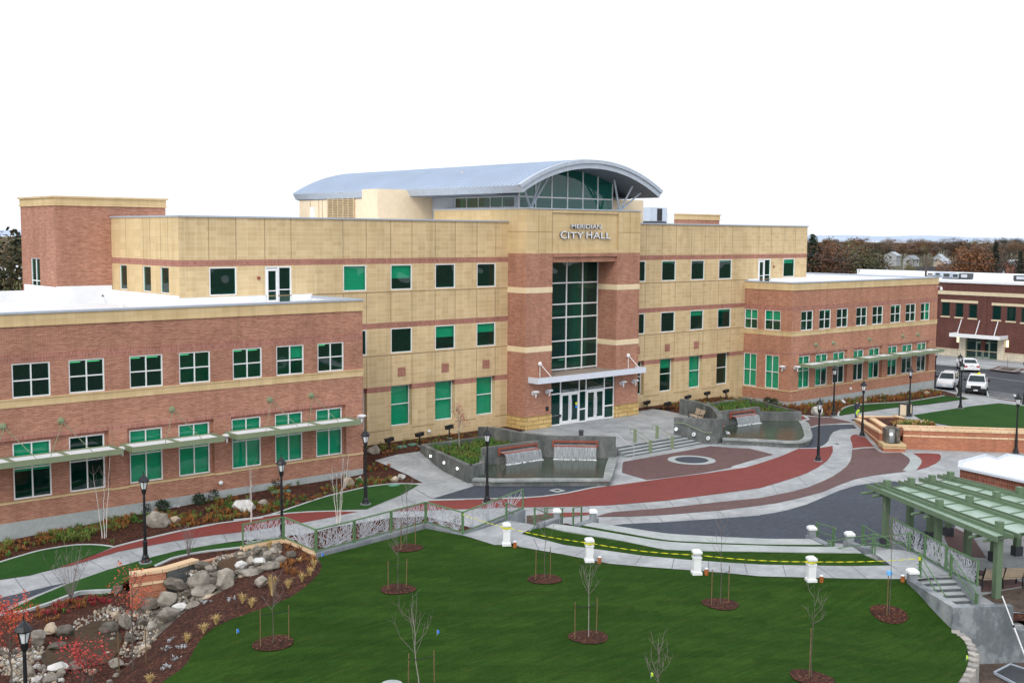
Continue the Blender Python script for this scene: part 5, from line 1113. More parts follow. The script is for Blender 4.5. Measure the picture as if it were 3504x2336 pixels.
# wall under the fence: brick with stone cap on the stream side, concrete beyond
bw = thing('waterfall_wall', (fp[0].x, fp[0].y, -1), 'brick retaining wall with a tan stone cap behind the rock waterfall', 'wall')
e0, e1 = at('a',1100,640,ZL), at('a',1390,598,ZL)
e1 = Vector((e1.x,e1.y,ZL)); e0 = Vector((e0.x,e0.y,ZL))
wl = [e0, e1, at('a',1650,522,ZL), fp[0], fp[1], fp[2]]
wl = [Vector((p.x,p.y,ZL-.12)) for p in wl]
mb = MB(); wallstrip(mb, wl[:2], .36, -1.6); put(mb, 'brick_end', brick_p, bw); mb = MB(); wallstrip(mb, [p-Vector((0,0,.06)) for p in wl[2:4]], .30, -1.3); put(mb, 'brick_middle', brick_p, bw)
mb = MB(); wallstrip(mb, [wl[0]+Vector((0,0,-.32)), wl[1]+Vector((0,0,-.32))], .42, -.6+.0 if False else ZL-.56); put(mb, 'stone_course', cap_st, bw)
mb = MB(); wallstrip(mb, wl[1:3], .34, -1.3); wallstrip(mb, wl[3:], .34, -1.2); put(mb, 'block_wall', masonry('grey_block', (.13,.14,.135), (.17,.18,.17), (.08,.085,.08), .6, .3, .015, streak=.2), bw)
mb = MB(); wallstrip(mb, [p+Vector((0,0,.14)) for p in wl[:3]], .46, ZL-.118); wallstrip(mb, [p+Vector((0,0,.14)) for p in wl[3:]], .46, ZL-.118); put(mb, 'stone_cap', cap_st, bw)
mb = MB(); wallstrip(mb, [Vector((p.x,p.y,ZL+.02)) for p in fp[2:7]], .3, -1.2); wallstrip(mb, [Vector((p.x,p.y,ZL+.021)) for p in (fp[6], fp[7])], .28, -1.2); tag(mb.build('fence_kerb_wall', conc_m, loc=(fp[3].x,fp[3].y,0)), 'low grey concrete kerb wall under the green railing along the lawn', 'wall')

# stairs between plaza and lawn, left and right of the seats
def steps_between(name, A0, A1, B0, B1, n, zt, zb_, label):
    """A0-A1 top edge, B0-B1 bottom edge (2D)"""
    mb = MB()
    for k in range(n):
        t0, t1 = k/n, (k+1)/n; p = [A0.lerp(B0,t0), A1.lerp(B1,t0), A1.lerp(B1,t1), A0.lerp(B0,t1)]; z = zt-(zt-zb_)*(k+1)/(n+1)
        mb.hexa([(q.x,q.y,zb_-.3) for q in p] + [(q.x,q.y,z) for q in p], 0)
        q0, q1 = p[3], p[2]; d = (B0-A0).normalized()*.006; 
        mb.hexa([(v.x+d.x*s_,v.y+d.y*s_,zb_-.3) for v, s_ in ((q0,0.1),(q1,0.1),(q1,1),(q0,1))] + [(v.x+d.x*s_,v.y+d.y*s_,z-.04) for v, s_ in ((q0,0.1),(q1,0.1),(q1,1),(q0,1))], 1)
    bk = (A0-B0).normalized()*.9
    mb.hexa([(q.x,q.y,zb_-.3) for q in (A0+bk, A1+bk, A1, A0)] + [(q.x,q.y,zt-.012) for q in (A0+bk, A1+bk, A1, A0)], 0); dq = -bk.normalized()*.006; mb.hexa([(q.x,q.y,zb_-.3) for q in (A0+dq*.1, A1+dq*.1, A1+dq, A0+dq)] + [(q.x,q.y,zt-.05) for q in (A0+dq*.1, A1+dq*.1, A1+dq, A0+dq)], 1)
    m0 = (A0+B1)/2
    return tag(mb.build(name, [conc_l, riser], loc=(m0.x,m0.y,zb_)), label, 'steps')
sd = Vector((-.56,-.83)).normalized(); st = Vector((.83,-.56)).normalized()
q0, q1 = at('d',1400,1232,ZL), at('d',1690,1213,ZL)
q0 = Vector((q0.x,q0.y)); q1 = q0+st*1.62
steps_between('lawn_steps', q0-st*.05, q1, q0+sd*2.1-st*.05, q1+sd*2.1, 6, ZL, -.75, 'concrete steps going down beside the green pergola at the right end of the lawn')
W0, W1, W2 = Vector((-20.48,-41.39)), Vector((-22.45,-44.35)), Vector((-20.65,-45.71))
mb = MB(); wallstrip(mb, [Vector((*W0,.45)), Vector((*(W1+(W1-W0).normalized()*.165),.449))], .34, -1.9); 
e_ = (W2-W1).normalized()*.17; wallstrip(mb, [Vector((*(W1-e_),.45)), Vector((*W2,.45)), ], .34, -1.9); wallstrip(mb, [Vector((*W2,-.55)), Vector((*(W2+(W2-W1).normalized()*6),-.55))], .3, -1.9)
tag(mb.build('stair_wall', two('stained_concrete', [(.34, (.13,.145,.155)), (.46, (.17,.19,.205)), (.52, (.26,.285,.30)), (.7, (.38,.40,.40))], .7, .75, 5, .1, scale=(1,1,.6), sc2=7, amt=.15), loc=(*W1,-1.8)), 'stained grey concrete wall wrapping the steps at the lower right corner of the lawn', 'wall')
mb = MB(); pq = q1+sd*2.1; mb.prism([q1+sd*2.1-st*1.8, q1+sd*2.1+st*1.2, q1+sd*3.4+st*1.2, q1+sd*3.4-st*1.8], -1.9, -.75); tag(mb.build('lower_landing', conc), kind='structure')
# fence on the pergola side of those steps
zr = ZL+.02
rp = [at('d', *q, zr) for q in ((1168,900),(1468,1062),(1655,1172),(1940,1315))]
rp[0] = at('d',1168,898,zr)
fence('pergola_fence', 'green railing with silver reed panels between the landing and the pergola', [Vector((p.x,p.y,zr)) for p in rp], 9)
mb = MB(); wallstrip(mb, [Vector((p.x,p.y,ZL+.015)) for p in rp], .3, -1.2); tag(mb.build('landing_wall', conc_m, loc=(rp[1].x,rp[1].y,0)), 'grey concrete wall under the railing beside the pergola', 'wall')
def loop_rail(name, label, A, B, zA, zB, h_=.9, posts=(0,1), mat=green_f, grp='green stair handrails around the lawn'):
    """double pipe rail from A(top) to B(bottom)"""
    o = thing(name, (A.x, A.y, zA), label, 'handrail', grp); d = Vector((B.x-A.x,B.y-A.y,0)).normalized()
    for k in posts:
        p, z = ((A, zA), (B, zB))[k]; mb = MB()
        for q in (-.07, .07): mb.bar((p.x+d.x*q,p.y+d.y*q,z-.05), (p.x+d.x*q,p.y+d.y*q,z+h_), .05, .05, up=d)
        put(mb, 'post', mat, o)
    mb = MB()
    for hh in (h_, h_*.55): mb.path([Vector((A.x-d.x*.25,A.y-d.y*.25,zA+hh-.04)), Vector((A.x-d.x*.05,A.y-d.y*.05,zA+hh)), Vector((B.x,B.y,zB+hh)), Vector((B.x+d.x*.2,B.y+d.y*.2,zB+hh))], .025)
    put(mb, 'rail', mat, o); return o
G2 = lambda m, z: at(*m, z)
# left: rails of the flight next to the fence
tl = G2(('k',275,520),ZL); tr = G2(('k',780,615),ZL)
bl = Vector((tl.x,tl.y,0)); 
pl_, pr_ = G2(('k',1270,560),-.5), G2(('k',1740,505),-.55)
loop_rail('handrail', 'green double handrail beside the railing at the left steps', tl, Vector((tl.x+2.1,tl.y+1.35,0)), ZL, -.55)
loop_rail('handrail', 'green double handrail on the lawn edge of the left steps', tr, Vector((tr.x+2.1,tr.y+1.35,0)), ZL, -.55)
pm = at('k',985,190,ZL+.6); loop_rail('handrail', 'green double handrail in the gravel bed at the left end of the plaza', Vector((pm.x,pm.y,0)), at('k',1260,330,.35), -.35, -.55, .95)
p5 = at('k',1470,600,-.18); loop_rail('handrail', 'green double handrail rising beside the lower seat wall on the left', p5, Vector((p5.x+1.5,p5.y+.9,0)), -.18, -.55)
steps_between('seat_steps', Vector((tl.x,tl.y)), Vector((tr.x,tr.y)), Vector((tl.x+2.0,tl.y+1.3)), Vector((tr.x+2.0,tr.y+1.3)), 5, ZL, -.6, 'short concrete steps up to the lawn at the left end of the seats')
# right flight
a1, a2, a3 = G2(('l',790,885),-.45), G2(('l',1510,1005),ZL), G2(('l',2140,980),ZL)
loop_rail('handrail', 'green handrail at the right end of the lower seat wall', a1, G2(('l',500,690),-.3), -.45, -.6, .95)
loop_rail('handrail', 'green handrail on the lawn side of the right steps', a2, Vector((a2.x+.2,a2.y+2.4,0)), ZL, -.55)
loop_rail('handrail', 'green handrail on the pergola side of the right steps', a3, Vector((a3.x+.2,a3.y+2.4,0)), ZL, -.55)
pm = at('l',1330,510,.45); loop_rail('handrail', 'green handrail in the middle of the plaza-side steps by the pergola', Vector((pm.x,pm.y,0)), at('l',1770,740,.45), -.5, -.55, .95)
steps_between('seat_steps', Vector((a2.x,a2.y)), Vector((a3.x,a3.y)), Vector((a2.x+.2,a2.y+2.2)), Vector((a3.x+.2,a3.y+2.2)), 5, ZL, -.6, 'short concrete steps from the plaza up to the lawn beside the pergola')
b1 = G2(('m',125,900),ZL); b1 = Vector((*(q0+st*.12+sd*.0),0)); b2 = Vector((*(q1-st*.12),0))
loop_rail('handrail', 'pale green sloping handrail on the lawn side of the steps going down by the pergola', b1, b1+Vector((*sd,0))*2.1, ZL, -.75, .95, (0,))
o = loop_rail('handrail', 'pale green sloping handrail on the fence side of the steps going down by the pergola', b2, b2+Vector((*sd,0))*2.1, ZL, -.75, .95, (0,1))
# cheek walls with white capped piers
def pier(s_, a, b_, z, w, label, zbase, h_=.42):
    P = at(s_, a, b_, z); o = thing('light_pier', (P.x,P.y,z), label, 'light pier', 'white topped light piers')
    mb = MB(); mb.obx = None; ax = Vector((.78,-.62,0))*w*.42; ay = Vector((.62,.78,0))*w*.42
    def sq(k, zz): return [Vector((P.x,P.y,zz))+ax*i*k+ay*j*k for i, j in ((-1,-1),(1,-1),(1,1),(-1,1))]
    mb.hexa(sq(.78,zbase)+sq(.78,z+h_-.1)); put(mb, 'lantern', conc_m, o)
    mb = MB(); mb.hexa(sq(1,z+h_-.1)+sq(1,z+h_)); mb.hexa(sq(1,z+h_)+sq(.6,z+h_+.08)); put(mb, 'cap', white, o); return o, P
pA, PA = pier('k',1175,480,.12,.5,'grey light pier with a white cap, second from the left along the seats',-.7); pB, PB = pier('k',1825,490,-.1,.5,'grey light pier with a white cap beside the left handrail of the lower seat',-.7)
pC, PC = pier('l',405,690,-.1,.5,'grey light pier with a white cap at the right end of the lower seat wall',-.7); pD, PD = pier('l',1080,800,.12,.5,'grey light pier with a white cap at the right end of the upper seat wall',-.7)
pE, PE = pier('m',125,1045,ZL+.16,.52,'grey light pier with a white cap at the top of the steps beside the lawn',-.4,.36)
for nm, P, s2 in (('left end of the upper seat wall',PA,('k',860,640)),('left end of the lower seat wall',PB,('k',1530,610)),('right end of the lower seat wall',PC,('l',690,850)),('right end of the upper seat wall',PD,('l',1420,990))):
    z0 = P.z-.02; q = at(s2[0],s2[1],s2[2],.12 if 'upper' in nm else -.15); mb = MB(); d = (q-P).normalized()*.3
    wallstrip(mb, [Vector((P.x,P.y,z0))-Vector((d.x,d.y,0)), Vector((q.x,q.y,z0 if 'upper' not in nm else ZL+.02))], .34, -.8); tag(mb.build('cheek_wall', conc_m, loc=(P.x,P.y,-.6)), 'grey concrete cheek wall at the '+nm, 'wall')
# gravel bed with a rock at the left end of the plaza
S('gravel_bed', [('k',640,450),('k',1100,440),('k',1270,500),('k',900,640),('k',800,615),('k',640,580)], soil, .06)
# white light columns on the lawn edge
def light_column(s_, a, b_, label):
    P = at(s_, a, b_, ZL); P.z = ZL; o = thing('light_column', P, label, 'light column', 'white light columns along the lawn walk')
    ax = Vector((.80,-.60,0)); ay = Vector((.60,.80,0))
    def sq(w, zz): return [P+ax*i*w/2+ay*j*w/2+Vector((0,0,zz)) for i, j in ((-1,-1),(1,-1),(1,1),(-1,1))]
    mb = MB(); mb.hexa(sq(.41,0)+sq(.41,.11)); mb.hexa(sq(.37,.111)+sq(.34,.15)); mb.hexa(sq(.315,.151)+sq(.315,.69)); mb.hexa(sq(.37,.691)+sq(.37,.76)); put(mb, 'shaft', white, o)
    mb = MB(); mb.hexa(sq(.25,.761)+sq(.25,.90)); put(mb, 'lantern', silver, o)
    mb = MB(); mb.hexa(sq(.385,.901)+sq(.385,.99)); mb.hexa(sq(.385,.991)+sq(.22,1.06)); put(mb, 'cap', white, o); return o, P
cols = [light_column('c',86,690,'white light column beside the left landing at the lawn edge'), light_column('c',826,836,'white light column with yellow tape, between the left landing and the middle of the lawn walk'), light_column('c',1786,948,'white light column in the middle of the lawn walk'), light_column('d',455,1268,'white light column nearest the right landing')]
caps = []
for s_, a, b_ in (('c',162,712),('c',918,852),('c',1874,957),('d',548,1278),('d',1272,1275)):
    P = at(s_, a, b_, ZL); mb = MB(); mb.tube(P, P+Vector((0,0,.27)), .085, .085, 10); o = mb.build('path_marker', rust, loc=P); mb = MB(); mb.tube(P+Vector((0,0,.271)), P+Vector((0,0,.31)), .095, .07, 10); put(mb, 'cap', lampglass, o)
    tag(o, 'x', 'path light', 'short rust coloured path lights along the lawn walk'); caps.append(o)
order_labels(caps, '{n}short rust coloured path light at the edge of the lawn walk')
tp = [Vector((fp[6].x,fp[6].y,ZL+.98))] + [P+Vector((0,0,.83)) for _, P in cols] + [Vector((b1.x,b1.y,ZL+.80))]
mb = MB(); rt_ = random.Random(2)
for i in range(len(tp)-1):
    A, B = tp[i], tp[i+1]; n = 60; prev = None; sag = [.05,.07,.10,.08,.06][i]
    for k in range(n+1):
        t = k/n; P = A.lerp(B,t); P.z -= sag*4*t*(1-t); tw = k*.55+i; w_ = Vector((RT.x*math.sin(tw)*.5, RT.y*math.sin(tw)*.5, math.cos(tw)))*.020
        cur = (P-w_, P+w_)
        if prev: mb.poly([prev[0], cur[0], cur[1], prev[1]])
        prev = cur
for _, P in cols[:2]+cols[3:]: mb.box(P.x-.17,P.x+.17,P.y-.17,P.y+.17,ZL+.79,ZL+.86)
mb.box(b1.x-.06,b1.x+.06,b1.y-.06,b1.y+.06,ZL+.72,ZL+.86)
tag(mb.build('caution_tape', yellow, loc=tp[1]), 'yellow caution tape strung between the white light columns', 'tape')

# ================================================================== SAPLINGS
def sapling(px, top, label, seed, stakes=((-.35,-.12),(.3,.25)), sh=1.25, bk=bark, r0=.019, spread=.5, nb=9, rx=.72, lean=0, first=.45, leaf=None, ring=True, nl=0, grp='young staked trees in mulch rings on the lawn'):
    P = at(*px, hl if ring else hp) if isinstance(px, tuple) else px; H = topz(*top, P)-P.z if top else 3
    o = thing('young_tree', P, label, 'tree', grp); rr = random.Random(seed)
    mb = MB(); pts = [P.copy()]; n = 6
    for k in range(1, n+1): pts.append(P+Vector((lean*RT.x*k/n*H+rr.uniform(-.03,.03), lean*RT.y*k/n*H+rr.uniform(-.03,.03), H*k/n)))
    for k in range(n): mb.tube(pts[k], pts[k+1], r0*(1-.8*k/n), r0*(1-.8*(k+1)/n), 6)
    put(mb, 'trunk', bk, o); mb = MB(); tips = []
    for k in range(nb):
        t = first+(1-first)*rr.random()*.85; base = pts[0].lerp(pts[-1], t); i = min(n-1, int(t*n)); base = pts[i].lerp(pts[i+1], t*n-i)
        a = rr.uniform(0,6.28); l = spread*(1.15-t)*rr.uniform(.8,1.5)+.25; up = rr.uniform(.6,1.2)
        m_ = base+Vector((math.cos(a)*l*.45, math.sin(a)*l*.45, l*.5*up)); e = base+Vector((math.cos(a)*l*.7, math.sin(a)*l*.7, l*1.2*up))
        mb.tube(base, m_, r0*.40, r0*.27, 4, cap=False); mb.tube(m_, e, r0*.27, .003, 4, cap=False); tips += [m_, e, m_.lerp(e,.5)]
        for q in range(3):
            b0 = m_.lerp(e, rr.random()); e2 = b0+Vector((rr.uniform(-.25,.25),rr.uniform(-.25,.25),rr.uniform(.1,.4))); mb.tube(b0, e2, .0045, .002, 3, cap=False); tips.append(e2)
    cr = put(mb, 'branches', bk if leaf else twig, o)
    if leaf:
        mb = MB()
        for q in range(nl):
            c = rr.choice(tips)+Vector((rr.gauss(0,.09),rr.gauss(0,.09),rr.gauss(0,.1))); s_ = rr.uniform(.022,.05); a = Vector((rr.uniform(-1,1),rr.uniform(-1,1),rr.uniform(-1,1))).normalized(); b_ = a.orthogonal().normalized(); a = a.cross(b_)
            mb.poly([c-a*s_, c-b_*s_*.7, c+a*s_, c+b_*s_*.7], rr.randrange(len(leaf)))
        put(mb, 'leaves', leaf, o)
    if stakes:
        tied = P+Vector((0,0,sh*.82))
        for dx, dy in stakes:
            b0 = P+RT*dx+Vector((FWD.x,FWD.y,0)).normalized()*dy; b0.z = P.z; mb = MB(); mb.tube(b0-Vector((0,0,.1)), b0+Vector((rr.uniform(-.03,.03),0,sh)), .020, .019, 6); put(mb, 'stake', stake_m, o)
            mb = MB(); mb.tube(b0+Vector((0,0,sh*.86)), tied, .012, .012, 4); put(mb, 'tie', black, o)
    if ring:
        f2 = Vector((FWD.x,FWD.y,0)).normalized(); r2 = Vector((RT.x,RT.y,0)).normalized()
        poly = []
        for k in range(28): a = 6.2832*k/28; rad = rx*(1+.04*math.sin(3*a+seed)); poly.append((P.x+r2.x*math.cos(a)*rad+f2.x*math.sin(a)*rad, P.y+r2.y*math.cos(a)*rad+f2.y*math.sin(a)*rad))
        sheet('mulch_ring', poly, hl, .03, mulch, cell=.45)
    return o
sapling(('D',935,1258),('D',948,1100),'bare young tree in a mulch ring nearest the corner of the green railing',1,((-.25,-.3),(.35,.35)),1.35)
sapling(('D',914,1353),('D',912,1215),'bare young tree with two stakes in a mulch ring left of the lawn centre',2,((-.38,-.1),(.32,.2)),1.2,first=.55)
sapling(('D',1251,1330),('D',1262,1150),'bare dark young tree in front of the second white light column from the left',3,((-.38,-.15),(.25,.3)),1.3,spread=.35)
sapling(('D',628,1477),('D',620,1330),'bare young tree in the leftmost mulch ring, close to the waterfall bed',4,((-.4,-.25),(.5,.2)),1.3,spread=.4)
sapling(('D',1352,1463),('D',1354,1290),'bare forked young tree in a large mulch ring in the middle of the lawn',5,((-.5,-.2),(.3,.35)),1.35,bk=bark_p,first=.55)
sapling(('D',1655,1387),('D',1672,1185),'tall bare young tree in a mulch ring right of the lawn centre',6,((-.4,-.25),(.35,.25)),1.45,first=.55)
sapling(('D',2042,1411),('D',2058,1165),'bare young tree with one thick stake, in a mulch ring near the right steps',7,((-.12,-.1),),1.6,spread=.7,nb=12,first=.5,r0=.019)
sapling(('D',1864,1556),('D',1866,1340),'bare young tree with one stake in a mulch ring, lower right of the lawn',8,((-.1,-.1),),1.7,spread=.6,first=.5)
sapling(('D',964,1590),('D',942,1385),'pale barked leaning young tree at the bottom edge of the lawn',9,((-.35,-.1),(.45,.2)),1.3,bk=bark_p,spread=.9,nb=10,r0=.02,lean=-.09,first=.42)
sapling(('D',1512,1640),('D',1518,1480),'bare young tree top rising at the bottom edge of the lawn, right of centre',10,None,1.3,nb=14,first=.3)
P = at('D',900,1572,hl); mb = MB(); mb.lathe(P, [(.34,0),(.34,.04),(.3,.05)], 20); tag(mb.build('valve_cover', conc_l, loc=P), 'round grey valve cover set in the lawn at the bottom edge', 'cover')
fl = []
for (s_, a, b_), c_, lab in ((('w',912,790),blue_flag,'tiny blue marker flag on the lawn left of the leftmost mulch ring'),(('D',1004,1458),blue_flag,'tiny blue marker flag on the open lawn right of the pale leaning tree'),(('b',785,800),blue_flag,'tiny blue marker flag at the corner of the fence kerb'),(('b',1762,512),blue_flag,'tiny blue marker flag at the foot of the railing near the left landing'),(('e',1770,1245),hiviz,'tiny lime green marker flag beside the edging blocks'),(('D',1495,1557),hiviz,'tiny lime green marker flag at the bottom of the lawn')):
    P = at(s_, a, b_, hl if s_ != 'b' else ZL); o = thing('marker_flag', P, lab, 'flag', 'small marker flags on the lawn'); mb = MB(); mb.tube(P, P+Vector((0,0,.2)), .006, .006, 4); put(mb, 'wire', silver, o)
    mb = MB(); f_ = Vector((RT.x,RT.y,0))*.09; mb.poly([P+Vector((0,0,.06)), P+f_+Vector((.02,.03,.05)), P+f_+Vector((0,.02,.18)), P+Vector((0,0,.21))]); put(mb, 'flag', c_, o)
P = at('l',1795,1390,ZL); mb = MB(); mb.lathe(P, [(.11,0),(.12,.16),(.02,.18)], 10); tag(mb.build('blue_bucket', plain('light_blue', (.12,.42,.85), .6), loc=P), 'small light blue bag on the walk behind the tree near the right steps', 'bag')
# edging blocks
eb = []
for a, b_, z in ((1665,955,-.40),(1715,985,-.42),(1765,1028,-.43),(1800,1075,-.44),(1822,1125,-.44),(1835,1180,-.44),(1832,1230,-.44),(1828,1290,-.44),(1800,1340,-.44),(1778,1390,-.44),(1735,1445,-.44),(1715,1500,-.44)):
    P = at('e', a, b_, z); k = len(eb); ang = .5+.17*k; mb = MB(); u = Vector((math.cos(ang),math.sin(ang),0))*.19; v = Vector((-math.sin(ang),math.cos(ang),0))*.15
    poly = [P-u-v, P+u-v, P+u*1.15, P+u+v, P-u+v, P-u*1.15]
    mb.prism([(p.x,p.y) for p in poly], -1.85, z+.02+.01*(k%3), 0); eb.append(tag(mb.build('edging_block', rock_t if False else plain('edging_block_%d' % (k%3), ((.36,.34,.31),(.30,.29,.27),(.42,.39,.35))[k%3], .9, .2, 8) if k < 3 else MATS['edging_block_%d' % (k%3)], loc=P), 'x', 'edging block', 'grey retaining blocks curving round the lower right corner of the lawn'))
for i, o in enumerate(eb): o['label'] = (ORD[i] if i else 'topmost ')+'grey retaining block, counting down from the concrete wall along the lawn edge'
# leaning pole, hatch, stake in the dirt area
b0 = at('e',2440,1400,-1.8); tz = at('e',2132,592,0); d = ray('e',2132,592); n_ = Vector((d.x,d.y)); t_ = (Vector((b0.x,b0.y))-CAM.to_2d()).length/n_.length*1.01
T0 = CAM+d*t_; o = thing('leaning_pole', b0, 'long white pole leaning at the lower right corner in front of the concrete wall', 'pole'); mb = MB(); mid = b0.lerp(T0,.62); mb.tube(b0, mid, .03, .03, 8); put(mb, 'lower_tube', white, o); mb = MB(); mb.tube(mid, T0, .025, .025, 8); put(mb, 'upper_tube', white, o); mb = MB(); mb.tube(mid-(T0-b0).normalized()*.05, mid+(T0-b0).normalized()*.05, .036, .036, 8); put(mb, 'clamp', black, o)
hc = [at('e', a, b_, -1.74) for a, b_ in ((2050,1375),(2215,1290),(2480,1380),(2400,1560))]; mb = MB(); mb.prism([(p.x,p.y) for p in hc], -1.79, -1.70, 0); o = mb.build('metal_hatch', darkgrey, loc=hc[0]); tag(o, 'flat dark metal hatch lying on the bare ground at the lower right', 'hatch')
mb = MB(); 
for i in range(4): mb.bar(hc[i]+Vector((0,0,.03)), hc[(i+1)%4]+Vector((0,0,.03)), .05, .1)
put(mb, 'frame', steel, o)
P = at('e',2095,1262,-1.8); o = thing('survey_stake', P, 'short wooden survey stake with a blue top against the concrete wall', 'stake'); mb = MB(); mb.box(P.x-.03,P.x+.03,P.y-.02,P.y+.02,-1.8,-1.35); put(mb, 'shaft', stake_m, o); mb = MB(); mb.box(P.x-.035,P.x+.035,P.y-.025,P.y+.025,-1.349,-1.1); put(mb, 'painted_top', blue_flag, o)

# ================================================================== STREET LAMPS
def street_lamp():
    o = thing('street_lamp', (0,0,0), 'x', 'street lamp', 'black post-top street lamps around the plaza')
    mb = MB(); mb.lathe((0,0,0), [(.30,0),(.30,.09),(.02,.091)], 14); mb.build('footing', conc_m, o)
    mb = MB(); mb.lathe((0,0,0), [(.22,.09),(.22,.14),(.18,.2),(.16,.34),(.11,.42),(.1,.95),(.115,.98),(.115,1.06),(.075,1.1),(.055,3.2),(.06,3.22),(.045,3.3)], 12); mb.build('post', black, o, smooth=False)
    mb = MB(); mb.lathe((0,0,0), [(.045,3.28),(.10,3.36),(.13,3.55),(.09,3.58)], 6); mb.lathe((0,0,0), [(.26,3.93),(.27,3.96),(.2,4.08),(.08,4.2),(.06,4.24),(.03,4.27),(.012,4.42)], 8)
    for k in range(6): a = 6.2832*k/6; mb.bar((.115*math.cos(a),.115*math.sin(a),3.56),(.2*math.cos(a),.2*math.sin(a),3.94),.022,.022)
    mb.lathe((0,0,0), [(.2,3.9),(.215,3.94),(.1,3.945)], 6); mb.build('lantern_frame', black, o)
    mb = MB(); mb.lathe((0,0,0), [(.105,3.575),(.185,3.92)], 6); mb.build('lantern_glass', lampglass, o)
    return o
lamp0 = None
for s_, a, b_, lab in (('a',1228,560,'black street lamp beside the pale path in front of the left brick wing'),('D',648,1215,'black street lamp behind the green railing, at its left corner'),('b',1180,332,'black street lamp on the grass lens at the right end of the left wing'),('b',2265,318,'black street lamp on the red paving in front of the left fountain'),('p',1825,1300,'black street lamp standing on the red paving by the right fountain'),('h',910,895,'black street lamp at the low brick planter wall'),('h',655,712,'black street lamp in the planting bed beside the big pale boulder'),('h',1328,722,'black street lamp beside the litter bin'),('h',1785,647,'black street lamp at the edge of the large right lawn'),('q',1050,1205,'black street lamp in front of the parked white pickup'),('h',2278,1060,'black street lamp behind the brick planter, by the white roof'),('q',2346,1370,'black street lamp at the right edge of the picture'),('h',1556,474,'black street lamp at the far corner of the right brick wing'),('D',66,1700,'black street lamp at the lower left by the orange maple')):
    P = at(s_, a, b_, hp)
    if lab.endswith('orange maple'):                       # foot below the frame: placed from its lantern
        best = min(((abs(topz('D',57,1412,Vector((at('D',62,b2,hp-.0 if False else -1.2).x, at('D',62,b2,-1.2).y, 0)))-(-1.2)-4.42), b2) for b2 in range(1560,1900,5))); P = at('D',64,best[1],-1.2)
    if 'behind the green railing' in lab:
        best = min((abs(topz('D',649,1043,at('D',648,b2,hp))-at('D',648,b2,hp).z-4.42), b2) for b2 in range(1180,1260,2)); P = at('D',648,best[1],hp)
    if 'white roof' in lab: P = at(s_, a, b_-10, hp)
    if lamp0 is None: lamp0 = street_lamp(); lamp0.location = P; lamp0['label'] = lab
    else: dup(lamp0, P, random.uniform(0,1), lab)
# flood lights along the tall block
def floodlight():
    o = thing('floodlight', (0,0,0), 'x', 'floodlight', 'black floodlights on short posts along the facade'); mb = MB(); mb.box(-.16,.16,-.16,.16,-.4,.05); mb.build('base', conc_m, o)
    mb = MB(); mb.lathe((0,0,0), [(.05,.05),(.05,.62),(.09,.66),(.04,.72)], 8); mb.build('post', black, o); mb = MB(); mb.bar((-.3,.0,.78),(.3,.0,.86),.26,.24); mb.bar((-.33,.02,.88),(.33,.02,.96),.3,.04); mb.build('lamp_head', black, o); return o
fl0 = None; fls = []
for s_, a, b_ in (('j',1130,1425),('j',1400,1375),('j',1665,1305),('j',1905,1265),('j',2150,1205),('i',60,1200),('i',1342,1070),('i',1528,1045),('i',1708,1020),('i',1880,985),('i',2048,965)):
    if s_ == 'i' and a == 60: continue
    P = at(s_, a, b_, hp)
    if fl0 is None: fl0 = floodlight(); fl0.location = P; fls.append(fl0)
    else: fls.append(dup(fl0, P, 0))
order_labels(fls[:5], '{n}black floodlight on a short post between the left brick wing and the tower'); order_labels(fls[5:], '{n}black floodlight on a short post between the tower and the right brick wing')
globes = []
for s_, a, b_ in (('s',1975,1440),('j',1485,1242),('h',808,468)):
    P = aty(s_, a, b_, (yw if s_ != 'j' else 0)-.15); mb = MB(); mb.lathe(P-Vector((0,0,.13)), [(.02,0),(.1,.04),(.14,.13),(.1,.22),(.02,.26)], 10); mb.tube(P, P+Vector((0,.15,0)), .04); globes.append(put(mb, 'globe_lamp', MATS['lamp_white'], hall))
# ================================================================== BRICK PLANTER WITH NICHE FOUNTAIN
bp = thing('brick_planter', at('r',1100,870,hp), 'orange brick planter walls with tan stone caps and a small dark niche fountain', 'planter')
def capwall(A, B, zA, zB, root, w=.42, zb=-.9, course=True, cap=.14):
    mb = MB(); wallstrip(mb, [Vector((A.x,A.y,zA-cap)), Vector((B.x,B.y,zB-cap))], w, zb); put(mb, 'brick_wall', brick_p, root)
    mb = MB(); wallstrip(mb, [Vector((A.x,A.y,zA)), Vector((B.x,B.y,zB))], w+.12, lambda x, y: 0); m = mb
    m.v = [(x, y, (z if z != 0 else None)) for x, y, z in m.v]; L_ = (B-A).length or 1
    m.v = [(x, y, z if z is not None else (zA+(zB-zA)*min(1,max(0,((x-A.x)*(B.x-A.x)+(y-A.y)*(B.y-A.y))/((B.x-A.x)**2+(B.y-A.y)**2))))-cap+.001) for x, y, z in m.v]
    put(m, 'stone_cap', cap_st, root)
    if course:
        mb = MB(); k = .52; zc = lambda z: z-.52 
        n_ = Vector((-(B.y-A.y), B.x-A.x)).normalized()
        for sg in (-1, 1):
            o_ = Vector((n_.x,n_.y,0))*sg*(w/2+.012)
            mb.bar(Vector((A.x,A.y,zc(zA)))+o_, Vector((B.x,B.y,zc(zB)))+o_, .03, .11)
        put(mb, 'stone_course', cap_st, root)
Bl = at('r',1292,815,hp); Br = at('r',2352,850,hp); dR = (Br-Bl).normalized(); Bl = Bl+dR*.1
zt_ = topz('r',1292,435,Bl); zt2 = topz('r',2352,470,Br)
Bfar = Br+dR*9
zavg = (zt_+zt2)/2
capwall(Bl-dR*.3, Bfar, zavg, zavg, bp)
nb_ = Vector((-dR.y, dR.x, 0)); nb_ = nb_ if nb_.dot(FWD) > 0 else -nb_
capwall(Bl+nb_*.75-dR*.6, Bfar+nb_*.75, zavg+.08, zavg+.08, bp, w=.3, course=False)
